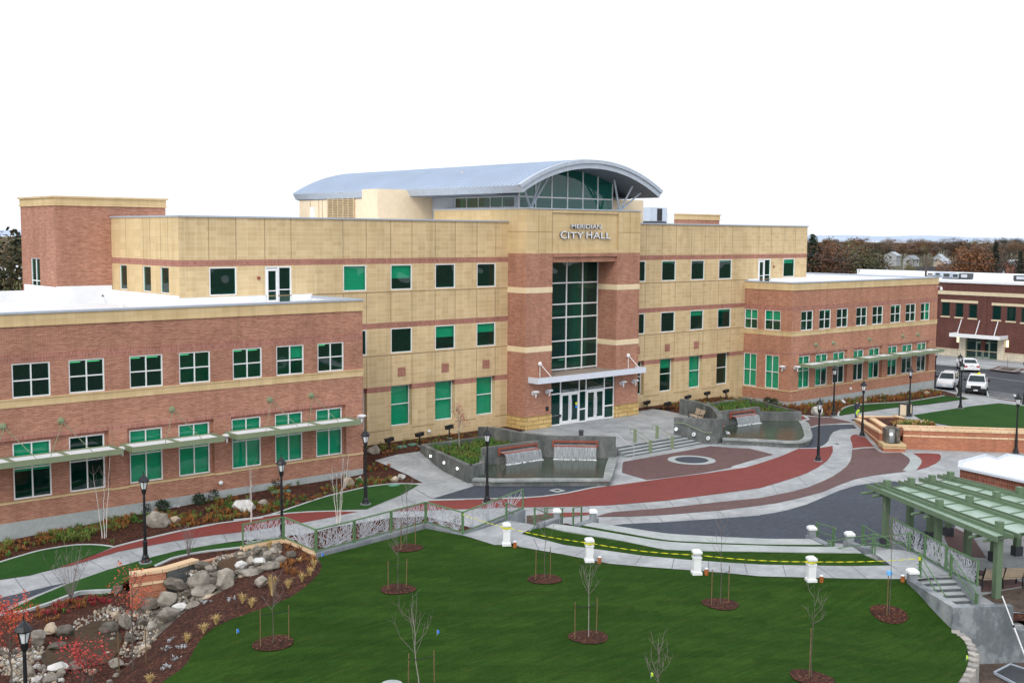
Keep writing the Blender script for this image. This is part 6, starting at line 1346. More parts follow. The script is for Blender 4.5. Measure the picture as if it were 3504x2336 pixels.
c1 = at('r',890,800,hp); f1 = at('r',445,335,hp)
ztn = topz('r',870,505,c1); ztf = topz('r',470,285,f1)
capwall(c1+nb_*.2, f1, ztn, max(ztf,-.25), bp, course=False)
mb = MB(); sd_ = (f1-c1).normalized(); 
mb.bar(Vector((c1.x,c1.y,c1.z+.42))-Vector((0,0,0)), Vector((f1.x,f1.y,f1.z+.06)), .50, .09); put(mb, 'stone_course', cap_st, bp)
far1 = at('r',1090,225,zavg-.35); far2 = at('r',1270,245,zavg-.35)
g1 = Vector((f1.x,f1.y,0)); g2 = at('r',1100,225,-.1); g3 = at('r',1275,250,-.1)
capwall(g1, Vector((g2.x,g2.y,0)), -.05, .0, bp, w=.34, course=False); capwall(Vector((g2.x,g2.y,0)), Vector((g3.x,g3.y,0)), .001, .0, bp, w=.34, course=False)
h1_ = at('r',700,290,.1); h2_ = at('r',950,425,zavg)
capwall(Vector((h2_.x,h2_.y,0)), Vector((h1_.x,h1_.y,0)), zavg+.04, .25, bp, w=.34, course=False)
pS = [Vector((c1.x,c1.y)), Vector((f1.x,f1.y)), g2.to_2d(), g3.to_2d(), at('r',1500,325,.1).to_2d(), at('r',1950,405,.2).to_2d(), (Bl+dR*3).to_2d(), Bl.to_2d()]
mb = MB(); mb.poly([(p.x,p.y,zz) for p, zz in zip(pS, (.3,-.3,-.25,-.25,.1,.2,.3,.3))]); put(mb, 'planter_soil', mulch, bp)
# niche block
n0 = at('r',905,872,hp); n1 = at('r',1292,880,hp); dn = (n1-n0); dn.z = 0; Ln = dn.length; dn.normalize(); nn_ = Vector((-dn.y,dn.x,0)); nn_ = nn_ if nn_.dot(FWD) > 0 else -nn_
mb = MB(); zb0 = hp(n0.x,n0.y); zt0 = topz('r',905,735,n0)
def nb_box(mb, u0, u1, v0, v1, z0, z1, mi=0): mb.hexa([tuple(n0+dn*u+nn_*v+Vector((0,0,z-n0.z))) for u, v, z in ((u0,v0,z0),(u1,v0,z0),(u1,v1,z0),(u0,v1,z0),(u0,v0,z1),(u1,v0,z1),(u1,v1,z1),(u0,v1,z1))], mi)
nb_box(mb, 0, Ln, 0, 1.5, zb0-.2, zt0-.12); put(mb, 'niche_base', brick_p, bp)
mb = MB(); 
for q in ((-.06,Ln+.06,-.06,.36),(-.06,.36,.36,1.5),(Ln-.36,Ln+.06,.36,1.5)): nb_box(mb, *q, zt0-.119, zt0+.02)
nb_box(mb, -.03, Ln+.03, -.03, 1.5, zb0+.28, zb0+.38); put(mb, 'stone_cap', stone_s, bp)
mb = MB(); zn = topz('r',1040,440,n0+dn*Ln/2+nn_*.9)
nb_box(mb, .26, .46, .5, 1.55, zt0-.1, zn); nb_box(mb, Ln-.46, Ln-.26, .5, 1.55, zt0-.1, zn); nb_box(mb, .46, Ln-.46, 1.2, 1.55, zt0-.1, zn+.06); put(mb, 'niche', rock_k, bp)
mb = MB(); nb_box(mb, .50, Ln-.50, 1.10, 1.12, zt0-.05, zn-.1); put(mb, 'falling_water', fall, bp); mb = MB(); nb_box(mb, .4, Ln-.4, .37, 1.19, zt0-.12, zt0-.08); put(mb, 'basin_water', water, bp)
mb = MB(); q = n0+dn*Ln/2+nn_*1.04; mb.lathe((q.x,q.y,zn-.55), [(.03,0),(.09,.05),(.09,.12),(.02,.17)], 10); put(mb, 'niche_lamp', glow_w, bp)
def circ(P, r_, h_=0): return [(P.x+r_*math.cos(6.28*k/10), P.y+r_*math.sin(6.28*k/10)) for k in range(10)]
fb = P2([('r',1000,365),('r',1280,315),('r',1500,325),('r',1900,402),('r',1100,395)], .15)
scatter('planter_flowers', fb, lambda x, y: .15, [cov_b, cov_o, straw, cov_g], 160, (.15,.4), .025, 21, 9, .25)
# litter bin
P = at('r',1350,245,hp); P = P+Vector((FWD.x,FWD.y,0)).normalized()*.75; P.z = hp(P.x,P.y); o = thing('litter_bin', P, 'square litter bin with tan panels standing behind a street lamp', 'bin')
for k, (x, y, sx, sy) in enumerate(((0,-.36,.34,.03),(-.36,0,.03,.34),(.36,0,.03,.34),(0,.36,.34,.03))): mb = MB(); mb.box(P.x+x-sx,P.x+x+sx,P.y+y-sy,P.y+y+sy,P.z+.1,P.z+1.0); put(mb, 'side_panel', stucco, o)
mb = MB()
for x in (-.36,.36):
    for y in (-.36,.36): mb.box(P.x+x-.06,P.x+x+.06,P.y+y-.06,P.y+y+.06,P.z,P.z+1.06)
mb.box(P.x-.42,P.x+.42,P.y-.42,P.y+.42,P.z+1.061,P.z+1.12); put(mb, 'frame', darkgrey, o)

# ================================================================== PERGOLA AND KIOSK
ZP = 2.75
cap_px = [[(1135,368),(1600,540),(2135,735)], [(1350,348),(1868,506),(2460,690)], [(1535,323),(2110,470),(2750,640)], [(1700,293),(2315,430),(3000,590)]]
pg = thing('pergola', at('d',1600,540,ZP)*1.0, 'green pergola with translucent roof panels at the right edge of the plaza', 'pergola'); pg.location.z = -.6
rows = [[at('d',a,b_,ZP) for a, b_ in r_] for r_ in cap_px]
ex = (rows[0][2]-rows[0][0]).normalized()                     # along the beams towards the camera
for r_ in rows:
    for P in r_:
        mb = MB(); ax = ex*.135; ay = Vector((-ex.y,ex.x,0))*.135
        def sq(k, z): return [Vector((P.x,P.y,z))+ax*i*k+ay*j*k for i, j in ((-1,-1),(1,-1),(1,1),(-1,1))]
        mb.hexa(sq(1,-.9)+sq(1,ZP)); po = put(mb, 'post', green, pg)
        mb = MB(); mb.hexa(sq(1.45,-1.2)+sq(1.45,-1.1 if P is rows[0][2] else -.12)); put(mb, 'post_base', darkgrey, po)
for k, r_ in enumerate(rows):
    A, B = r_[0]-ex*.85, r_[2]+ex*1.1; sdv = Vector((-ex.y,ex.x,0))*.17
    for sg in (-1, 1): mb = MB(); mb.bar(Vector((A.x,A.y,2.36))+sdv*sg, Vector((B.x,B.y,2.36))+sdv*sg, .055, .2); put(mb, 'beam', green, pg)
oA = rows[0][0]-ex*.80; ov = (rows[0][0]-rows[1][0]); ov.z = 0; ov.normalize(); B = rows[0][2]+ex*1.12
mb = MB(); mb.bar(Vector((oA.x,oA.y,2.35))+ov*.70, Vector((B.x,B.y,2.35))+ov*1.05, .06, .22); put(mb, 'edge_beam', green, pg)
nd = 7
for k in range(3):
    for t in range(nd):
        a0, b0_ = rows[k][0].lerp(rows[k][2], t/nd*1.08-.02), rows[k+1][0].lerp(rows[k+1][2], t/nd*1.08-.02); a1, b1_ = rows[k][0].lerp(rows[k][2], (t+1)/nd*1.08-.02), rows[k+1][0].lerp(rows[k+1][2], (t+1)/nd*1.08-.02)
        dv = (b0_-a0).normalized()*.20; e = ex*.03; mb = MB()
        q = [a0+dv+e, b0_-dv+e, b1_-dv-e, a1+dv-e]; mb.hexa([(p.x,p.y,2.27) for p in q]+[(p.x,p.y,2.30) for p in q]); put(mb, 'roof_panel', perg_p, pg)
        mb = MB(); mb.bar(Vector((a0.x,a0.y,2.31))+dv, Vector((b0_.x,b0_.y,2.31))-dv, .045, .06); put(mb, 'purlin', green, pg)
for t in range(nd):
    a0, a1 = rows[0][0].lerp(rows[0][2], t/nd*1.08-.02), rows[0][0].lerp(rows[0][2], (t+1)/nd*1.08-.02); dv = ov*.20; e = ex*.03; mb = MB()
    q = [a0+dv+e, a0+ov*(.66+.33*t/nd)+e, a1+ov*(.66+.33*(t+1)/nd)-e, a1+dv-e]; mb.hexa([(p.x,p.y,2.27) for p in q]+[(p.x,p.y,2.30) for p in q]); put(mb, 'roof_panel', perg_p, pg)
for j in range(3):
    for e_ in (-.35, .35):
        A = rows[0][j]+ov*(1.32 if e_ < 0 else 1.12)+ex*e_; B = rows[3][j]-ov*.4+ex*e_; mb = MB(); mb.tube((A.x,A.y,2.10), (B.x,B.y,2.10), .065, .065, 8); put(mb, 'cross_pipe', green, pg)
P = at('m',1930,1260,-.6); bench('park_bench', (P.x+.25,P.y+.3,-.6), R(-33)+math.pi, 'slatted bench with black legs under the green pergola', 1.9)
# white-roofed kiosk
kk = at('h',1770,1120,2.3); kio = thing('brick_kiosk', (kk.x+2,kk.y-2,-.6), 'low brick building with a white flat roof beside the green pergola', 'kiosk')
kr = [at('h', a, b_, 2.2).to_2d() for a, b_ in ((1762,1158),(1960,1128),(1768,1105),(2005,1043),(2110,1080),(2200,1040),(2352,1062))]
kr = [kr[0], kr[2], kr[3], kr[4], kr[5], kr[6]] + [at('h',2900,1140,2.2).to_2d(), at('h',2900,1440,2.2).to_2d(), at('h',2352,1285,2.2).to_2d()]
mb = MB(); cen = sum(kr, Vector((0,0)))/len(kr); ins = [cen+(p-cen)*.955 for p in kr]; mb.prism([(p.x,p.y) for p in ins], -.9, 2.05); put(mb, 'brick_wall', masonry('kiosk_brick', (.15,.034,.016), (.27,.075,.04), (.30,.20,.16), .1, .2, .012, off=0, streak=.25), kio)
mb = MB(); mb.prism([(p.x,p.y) for p in ins], 2.051, 2.09); put(mb, 'roof', white_m, kio)
mb = MB()
for i in range(len(kr)):
    a, b_, c, d = kr[i], kr[(i+1)%len(kr)], ins[(i+1)%len(kr)], ins[i]; c = c+(cen-c)*.04; d = d+(cen-d)*.04
    mb.hexa([(a.x,a.y,2.07),(b_.x,b_.y,2.07),(c.x,c.y,2.07),(d.x,d.y,2.07),(a.x,a.y,2.19),(b_.x,b_.y,2.19),(c.x,c.y,2.22),(d.x,d.y,2.22)])
put(mb, 'roof_coping', plain('coping_metal', (.60,.64,.70), .5, .05), kio)

# ================================================================== STREET, CARS, BUILDING ACROSS THE STREET
hs = lambda x, y: -1.44
XF = 83.6
sheet('asphalt_street', [(kx(-60),-60),(kx(60),60),(XF-10.5,60),(XF-10.5,-60)], -1.43, 0, asphalt)
mb = MB(); 
for y in range(-60, 60, 6): mb.hexa([(kx(y)-.18,y,-1.5),(kx(y)+.02,y,-1.5),(kx(y+6)+.02,y+6,-1.5),(kx(y+6)-.18,y+6,-1.5)]+[(kx(y)-.18,y,-1.27),(kx(y)+.02,y,-1.27),(kx(y+6)+.02,y+6,-1.27),(kx(y+6)-.18,y+6,-1.27)])
tag(mb.build('street_kerb', kerbm), kind='structure')
mb = MB(); mb.box(XF-10.5, XF+60, -60, 60, -1.6, -1.28); tag(mb.build('far_sidewalk', conc), kind='structure')
mb = MB(); mb.box(XF-10.52, XF-10.3, -60, 60, -1.6, -1.272); tag(mb.build('street_kerb', kerbm), kind='structure')
def stripe(name, marks, w, mat, z=-1.424):
    mb = MB(); L = [at(*m, z) for m in marks]; l_, r_ = strip_poly(L, w)
    for i in range(len(L)-1): mb.poly([(*l_[i],z),(*r_[i],z),(*r_[i+1],z),(*l_[i+1],z)])
    return tag(mb.build(name, mat), kind='structure')
stripe('road_marking', [('q',985,1000),('q',1045,1135)], .16, wl_line); stripe('road_marking', [('q',1610,1080),('q',1640,1215)], .14, wl_line); stripe('road_marking', [('q',2150,1152),('q',2260,1300)], .22, wl_line)
stripe('road_marking', [('q',1625,1085),('q',2150,1155)], .1, wl_line)
for k in range(5):
    t = (k+.6)/5; a = (1615+30*t, 1095+115*t); b_ = (2165+85*t, 1165+115*t); stripe('road_marking', [('q',a[0],a[1]+14),('q',b_[0],b_[1]-6)], .12, wl_line, -1.42)
stripe('road_marking', [('q',1600,1236),('q',2130,1308)], .3, yl_line, -1.262)
stripe('road_marking', [('q',600,695),('q',1640,810),('q',2340,905)], .1, wl_line)
pit = [at('q', a, b_, -1.27).to_2d() for a, b_ in ((1640,660),(1850,592),(2420,650),(2190,725))]
sheet('tree_pit', [(p.x,p.y) for p in pit], -1.273, .0, pv_brn); cpt = sum(pit, Vector((0,0)))/4
sheet('tree_pit', [(cpt.x+(p.x-cpt.x)*.68, cpt.y+(p.y-cpt.y)*.68) for p in pit], -1.266, 0, conc_l); sheet('tree_pit', [(cpt.x+(p.x-cpt.x)*.55, cpt.y+(p.y-cpt.y)*.55) for p in pit], -1.258, 0, soil)
def car(kind, P, rz, label):
    """local: nose towards -Y"""
    o = thing('parked_car', P, label, 'truck' if kind == 'truck' else 'car', 'white parked cars', rz)
    spec = dict(suv=dict(L=4.4,W=1.82,h0=.32,hood=.98,roof=1.68,prof=[(-2.2,.45),(-2.2,.72),(-2.05,.92),(-1.15,1.06)],ws=(-1.15,-.45),rw=(1.75,2.1),tail=2.15),
                truck=dict(L=5.8,W=2.0,h0=.45,hood=1.15,roof=1.92,prof=[(-2.9,.6),(-2.9,1.05),(-2.75,1.18),(-1.55,1.28)],ws=(-1.55,-.75),rw=(.75,.95),tail=2.9),
                sedan=dict(L=5.0,W=1.88,h0=.28,hood=.92,roof=1.45,prof=[(-2.5,.4),(-2.5,.68),(-2.3,.84),(-1.1,.95)],ws=(-1.1,-.3),rw=(1.05,1.75),tail=2.5))[kind]
    W = spec['W']/2; T = spec['tail']; bh = spec['prof'][-1][1]; h0 = spec['h0']
    # body: cross sections along Y
    ty = dict(suv=[(T-.1,bh+.02),(T,bh-.1),(T,.5)], truck=[(.95,bh+.02),(T-.05,bh+.02),(T,bh-.05),(T,.6)], sedan=[(1.75,bh+.06),(T-.1,bh+.05),(T,bh-.15),(T,.45)])[kind]
    top = [spec['prof'][0]]+spec['prof'][1:]+ty
    mb = MB(); 
    def sec(y, z):
        f = 1-.10*max(0, (abs(y)-T*.78)/(T*.22)); return [(-W*f*.97,y,h0),(-W*f,y,max(h0+.05,z*.62)),(-W*f*.93,y,z),(W*f*.93,y,z),(W*f,y,max(h0+.05,z*.62)),(W*f*.97,y,h0)]
    S_ = [sec(y+(.0 if i else .0), z) for i, (y, z) in enumerate(top)]; k0 = 0
    n = len(mb.v)
    for s_ in S_: mb.v += s_
    for i in range(len(S_)-1):
        for j in range(6): a = n+i*6+j; b_ = n+i*6+(j+1)%6; mb.f.append((a,b_,b_+6,a+6)); mb.m.append(0)
    mb.f.append(tuple(n+j for j in range(6))); mb.m.append(0); mb.f.append(tuple(n+(len(S_)-1)*6+j for j in range(5,-1,-1))); mb.m.append(0)
    body = mb.build('body', carpaint, o)
    # cabin
    (w0, w1), (r1, r0) = spec['ws'], spec['rw']; zr = spec['roof']; cw = W*.90; rw_ = W*.74; zb = bh-.02
    mb = MB(); base = [(-cw,w0,zb),(cw,w0,zb),(cw,r0,zb),(-cw,r0,zb)]; rf2 = [(-rw_,w1,zr-.05),(rw_,w1,zr-.05),(rw_,r1,zr-.06),(-rw_,r1,zr-.06)]
    mb.hexa(base+rf2); mb.hexa([(x*1.0,y,z) for x, y, z in rf2]+[(x*.93,y*.94,zr+.01) for x, y, z in rf2]); put_l = mb.build('cabin', carpaint, o)
    def quad_on(a, b_, c, d, ins=.08, off=.012):
        a, b_, c, d = map(Vector, (a,b_,c,d)); nrm = (b_-a).cross(d-a).normalized(); m_ = (a+b_+c+d)/4
        if nrm.dot(m_-Vector((0,(w0+r0)/2,(zb+zr)/2))) < 0: nrm = -nrm
        return [p+(m_-p)*ins+nrm*off for p in (a,b_,c,d)]
    mb = MB(); mb.poly(quad_on(base[0],base[1],rf2[1],rf2[0],.09)); mb.build('windscreen', darkglass, o)
    mb = MB(); mb.poly(quad_on(base[3],base[2],rf2[2],rf2[3],.1)); mb.build('rear_window', darkglass, o)
    for i, j in ((0,3),(1,2)):
        A, B, C, D = map(Vector, (base[i],base[j],rf2[j],rf2[i])); nw = 2 if kind != 'truck' else 1
        for q in range(nw):
            mb = MB(); u0, u1 = q/nw+.03, (q+1)/nw-.03; mb.poly(quad_on(A.lerp(B,u0),A.lerp(B,u1),D.lerp(C,u1),D.lerp(C,u0),.12)); mb.build('side_window', darkglass, o)
    yw0 = T*.62 if kind != 'truck' else 1.95; yw1 = -T*.62; rr_ = .34 if kind == 'sedan' else .38 if kind == 'suv' else .41
    for x in (-1, 1):
        for y in (yw0, yw1):
            mb = MB(); mb.tube((x*(W-.2),y,rr_),(x*(W+.015),y,rr_),rr_,rr_,16); wh_ = mb.build('wheel', tyre, o); mb = MB(); mb.tube((x*(W-.0),y,rr_),(x*(W+.03),y,rr_),rr_*.62,rr_*.55,12); mb.build('rim', chrome, wh_)
        mb = MB(); zz = zb+.12; mb.bar((x*W*.9,w0+.35,zz),(x*(W+.12),w0+.33,zz),.05,.05); mb.bar((x*(W+.04),w0+.3,zz+.06),(x*(W+.26),w0+.33,zz+.06),.1,.2); mb.build('mirror', black if kind != 'sedan' else carpaint, o)
        zh = spec['prof'][1][1]; mb = MB(); mb.box(*sorted((x*W*.52,x*W*.93)), -T-.03 if kind != 'truck' else -T-.03, -T+.12, zh-.17 if kind != 'truck' else zh-.32, zh+.03 if kind != 'truck' else zh+.02); mb.build('headlight', headlens, o)
        zt = ty[-2][1]; mb = MB(); mb.box(*sorted((x*W*.55,x*W*.92)), T-.12, T+.015, zt-.22, zt-.02); mb.build('tail_light', redlens, o)
    zh = spec['prof'][1][1]
    mb = MB(); mb.box(-W*.48, W*.48, -T-.025, -T+.1, zh-.18 if kind != 'truck' else zh-.34, zh+.02 if kind != 'truck' else zh); mb.build('grille', black, o)
    mb = MB(); mb.box(-W*.95, W*.95, -T-.07, -T+.2, h0-.02, h0+.22 if kind != 'truck' else h0+.34); mb.build('front_bumper', carpaint if kind == 'sedan' else black if kind == 'truck' else steel, o)
    mb = MB(); mb.box(-W*.95, W*.95, T-.2, T+.06, h0, h0+.26); mb.build('rear_bumper', carpaint, o)
    mb = MB(); mb.box(-.2,.2,-T-.09,-T-.071,h0+.08,h0+.2); mb.build('number_plate', white, o); mb = MB(); mb.box(-.22,.22,T+.016,T+.03,.72,.86) if kind == 'sedan' else mb.box(-.2,.2,T+.061,T+.07,h0+.06,h0+.2); mb.build('number_plate', headlens, o)
    mb = MB(); mb.box(-W*.9, W*.9, -T*.93, T*.93, h0-.12, h0+.02); mb.build('underbody', black, o)
    if kind == 'suv':
        for x in (-1, 1): mb = MB(); mb.bar((x*rw_*.9,w1+.2,zr+.05),(x*rw_*.9,r1-.2,zr+.05),.04,.05); mb.build('roof_rack', black, o)
    if kind == 'truck':
        mb = MB(); mb.box(-W*.8,W*.8,1.0,T-.12,bh+.021,bh+.03); mb.build('cargo_bed', black, o); mb = MB(); mb.box(-.28,.28,-.3,0,zr+.01,zr+.06); mb.box(.05,.27,-.25,-.05,zr+.06,zr+.2); mb.build('beacon', yellow, o)
    return o
darkglass = plain('tinted_car_glass', (.022,.035,.04), .08, .3, spec=.3)
def carpos(a0, b0_, a1, b1_, back): 
    A, B = at('q',a0,b0_,-1.43), at('q',a1,b1_,-1.43); m_ = (A+B)/2; return m_
P = carpos(592,1040,930,1088,0); hd = R(-72); nose = Vector((math.sin(hd), -math.cos(hd), 0)); car('suv', P-nose*2.15, hd, 'white compact SUV parked nose out beside the right brick wing')
P = carpos(1165,1165,1600,1205,0); hd = R(-66); nose = Vector((math.sin(hd), -math.cos(hd), 0)); car('truck', P-nose*2.85, hd, 'white pickup truck with a yellow roof beacon, parked behind two street lamps')
P = carpos(1140,708,1475,722,0); hd = R(128); nose = Vector((math.sin(hd), -math.cos(hd), 0)); car('sedan', P+nose*2.45, hd, 'white sedan seen from behind, parked at the far kerb')

fbld = thing('brick_office', (XF,5,-1.4), 'dark red brick two storey office across the street with a white canopy over its door', 'building')
XB = XF
y_hi, y_lo = 34.0, -16.0
def fy(a, b_=0): return atx('f', a, b_ or 900, XB).y
def fz(a, b_): return atx('f', a, b_, XB).z
zt = fz(1595,690); zs1, zs0 = fz(1700,768), fz(1700,800); zpl = atx('h',1640,103,XB).z
wy = []
wins = [((1620,1692),(868,985)),((1742,1812),(878,995)),((1862,1936),(888,1005)),((2072,2150),(900,1020)),((2200,2282),(910,1032)),((2330,2412),(922,1045))]
holes = []
for (a, b_), (t, bt) in wins: holes.append((fy(b_), fy(a), fz((a+b_)/2,bt+4), fz((a+b_)/2,t)))
ey0, ey1 = atx('h',2125,50,XB).y, atx('h',1840,50,XB).y; ez = atx('h',1990,12,XB).z
mb = MB(); wallgrid(mb, fW(XB), y_lo, y_hi, [(-1.6,zpl,1),(zpl,zt,0)], holes+[(ey0,ey1,-1.6,ez)], .18)
mb.poly([(XB,y_hi,-1.6),(XB+30,y_hi,-1.6),(XB+30,y_hi,zt),(XB,y_hi,zt)]); mb.poly([(XB,y_lo,-1.6),(XB+30,y_lo,-1.6),(XB+30,y_lo,zt),(XB,y_lo,zt)]); mb.poly([(XB+30,y_lo,-1.6),(XB+30,y_hi,-1.6),(XB+30,y_hi,zt),(XB+30,y_lo,zt)])
for y in (ey0-.9, ey1): mb.box(XB-.25, XB+.02, y, y+.9, -1.5, ez, 1)
put(mb, 'wall', [brick_d, masonry('pale_block', (.60,.54,.42), (.68,.61,.48), (.46,.40,.30), .4, .4, .012, off=0, streak=.06)], fbld)
mb = MB(); mb.box(XB-.12, XB+.02, y_lo, y_hi, zs0, zs1); mb.box(XB-.08, XB+.02, y_lo, y_hi, zpl-.08, zpl)
for g_ in ((0,2),(3,5)): mb.box(XB-.06, XB+.02, holes[g_[1]][0]-.1, holes[g_[0]][1]+.1, holes[g_[0]][3]+.02, holes[g_[0]][3]+.36)
for h_ in holes: mb.box(XB-.08, XB+.05, h_[0]-.08, h_[1]+.08, h_[2]-.2, h_[2]-.02)
put(mb, 'stone_trim', plain('pale_trim', (.66,.56,.38), .7, .08), fbld)
mb = MB()
for yc in ((holes[2][0]+holes[3][1])/2, holes[0][1]+.9): mb.box(XB-.1, XB-.001, yc-.3, yc+.3, zpl+.02, zs0-.01)
put(mb, 'pilaster', brick_d, fbld)
mb = MB(); mb.box(XB-.2, XB+30.2, y_lo-.2, y_hi+.2, zt, zt+.28); put(mb, 'parapet_cap', white, fbld)
mb = MB(); mb.box(XB+.3, XB+29.8, y_lo+.3, y_hi-.3, zt-.5, zt+.285); mb.box(XB+13, XB+14, y_lo, y_hi, zt+.285, zt+1.0); put(mb, 'roof', white_m, fbld)
for h_ in holes: window(fbld, fW(XB), *h_, d=.12, fm=darkgrey, gm=glass_d)
dw0, dw1 = atx('h',2045,100,XB).y, atx('h',1925,100,XB).y
dzz = atx('h',1990,50,XB).z
o = window(fbld, fW(XB), ey0, ey1, -1.28, ez-.02, ver=(dw0,dw1), hor=(dzz,), d=.08, fm=green, gm=glass_d, name='entrance_glazing', fw=.1)
mb = MB(); dm = (dw0+dw1)/2
for y in (dw0+.05, dm-.06, dm+.06, dw1-.05): mb.box(XB+.03, XB+.1, y-.09, y+.09, -1.28, dzz)
for z in (-1.15, dzz-.1): mb.box(XB+.035, XB+.095, dw0, dw1, z-.13, z+.1)
put(mb, 'door', plain('door_green', (.24,.30,.25), .5), o)
mb = MB(); 
for (u0, z0) in ((-.35,0),(.08,0)):
    for q in ((0,.25,.32,.38),(0,.25,0,.06),(.19,.25,.06,.32)): mb.box(XB+.04, XB+.07, dm-u0-q[1]*.9, dm-u0-q[0]*.9, ez-.75+q[2], ez-.75+q[3])
    if u0 < 0: mb.box(XB+.04, XB+.07, dm-u0-.22, dm-u0-.06, ez-.75+.17, ez-.75+.22)
    else: mb.box(XB+.04, XB+.07, dm-u0-.055, dm-u0, ez-.75+.06, ez-.75+.32)
put(mb, 'house_number', white, o)
ca0, ca1 = ey0-1.1, ey1+1.1; mb = MB(); mb.box(XB-2.2, XB-.01, ca0, ca1, ez+.02, ez+.16); mb.box(XB-2.35, XB-2.2, ca0-.15, ca1+.15, ez+.02, ez+.5); mb.box(XB-2.2, XB-.01, ca0-.15, ca0, ez+.02, ez+.5); mb.box(XB-2.2, XB-.01, ca1, ca1+.15, ez+.02, ez+.5)
cno = put(mb, 'entrance_canopy', white, fbld)
for t in (.12,.5,.88): mb = MB(); y = ca0+(ca1-ca0)*t; mb.tube((XB-2.0,y,ez+.45),(XB,y+.5,ez+2.2),.06); put(mb, 'tie_rod', white, cno)
for a, b_ in ((1768,1195),(2205,1238)):
    P = atx('f', a, b_, XB); mb = MB(); mb.box(XB-.14, XB-.001, P.y-.16, P.y+.16, P.z-.45, P.z+.45); put(mb, 'wall_lamp', glow_y, fbld)
for k, (a0, a1, b0_, b1_, c_) in enumerate(((1482,1545,606,640,white),(1552,1610,602,640,steel),(1618,1698,606,660,steel),(1704,1768,612,658,steel),(1775,1855,612,662,darkgrey),(2255,2400,632,695,darkgrey))):
    xu = XB+(11 if k < 2 else 5); A = atx('f', a0, b1_, xu); B = atx('f', a1, b1_, xu); y0_, y1_ = sorted((A.y, B.y)); zt1 = max(atx('f', (a0+a1)/2, b0_, xu).z, zt+.9); zb1 = zt+.35
    o = thing('rooftop_unit', (xu,(A.y+B.y)/2,zt+.29), ['leftmost low white','second from left, small grey','third from left, wide grey','fourth from left, narrow grey','fifth from left, dark fronted','large dark'][k]+' rooftop unit on the white roof across the street', 'air conditioner', 'roof units across the street')
    mb = MB(); mb.box(xu, xu+1.5, y0_, y1_, zb1+.1, zt1); put(mb, 'casing', c_, o); mb = MB(); w_ = y1_-y0_; mb.box(xu-.03, xu-.002, y0_+w_*.12, y1_-w_*.2, zb1+.2, zt1-.12); put(mb, 'grille', darkgrey if c_ is not darkgrey else silver, o)
    mb = MB(); mb.box(xu+.05, xu+1.4, y0_+.05, y1_-.05, zt+.26, zb1+.099); put(mb, 'base', darkgrey, o)

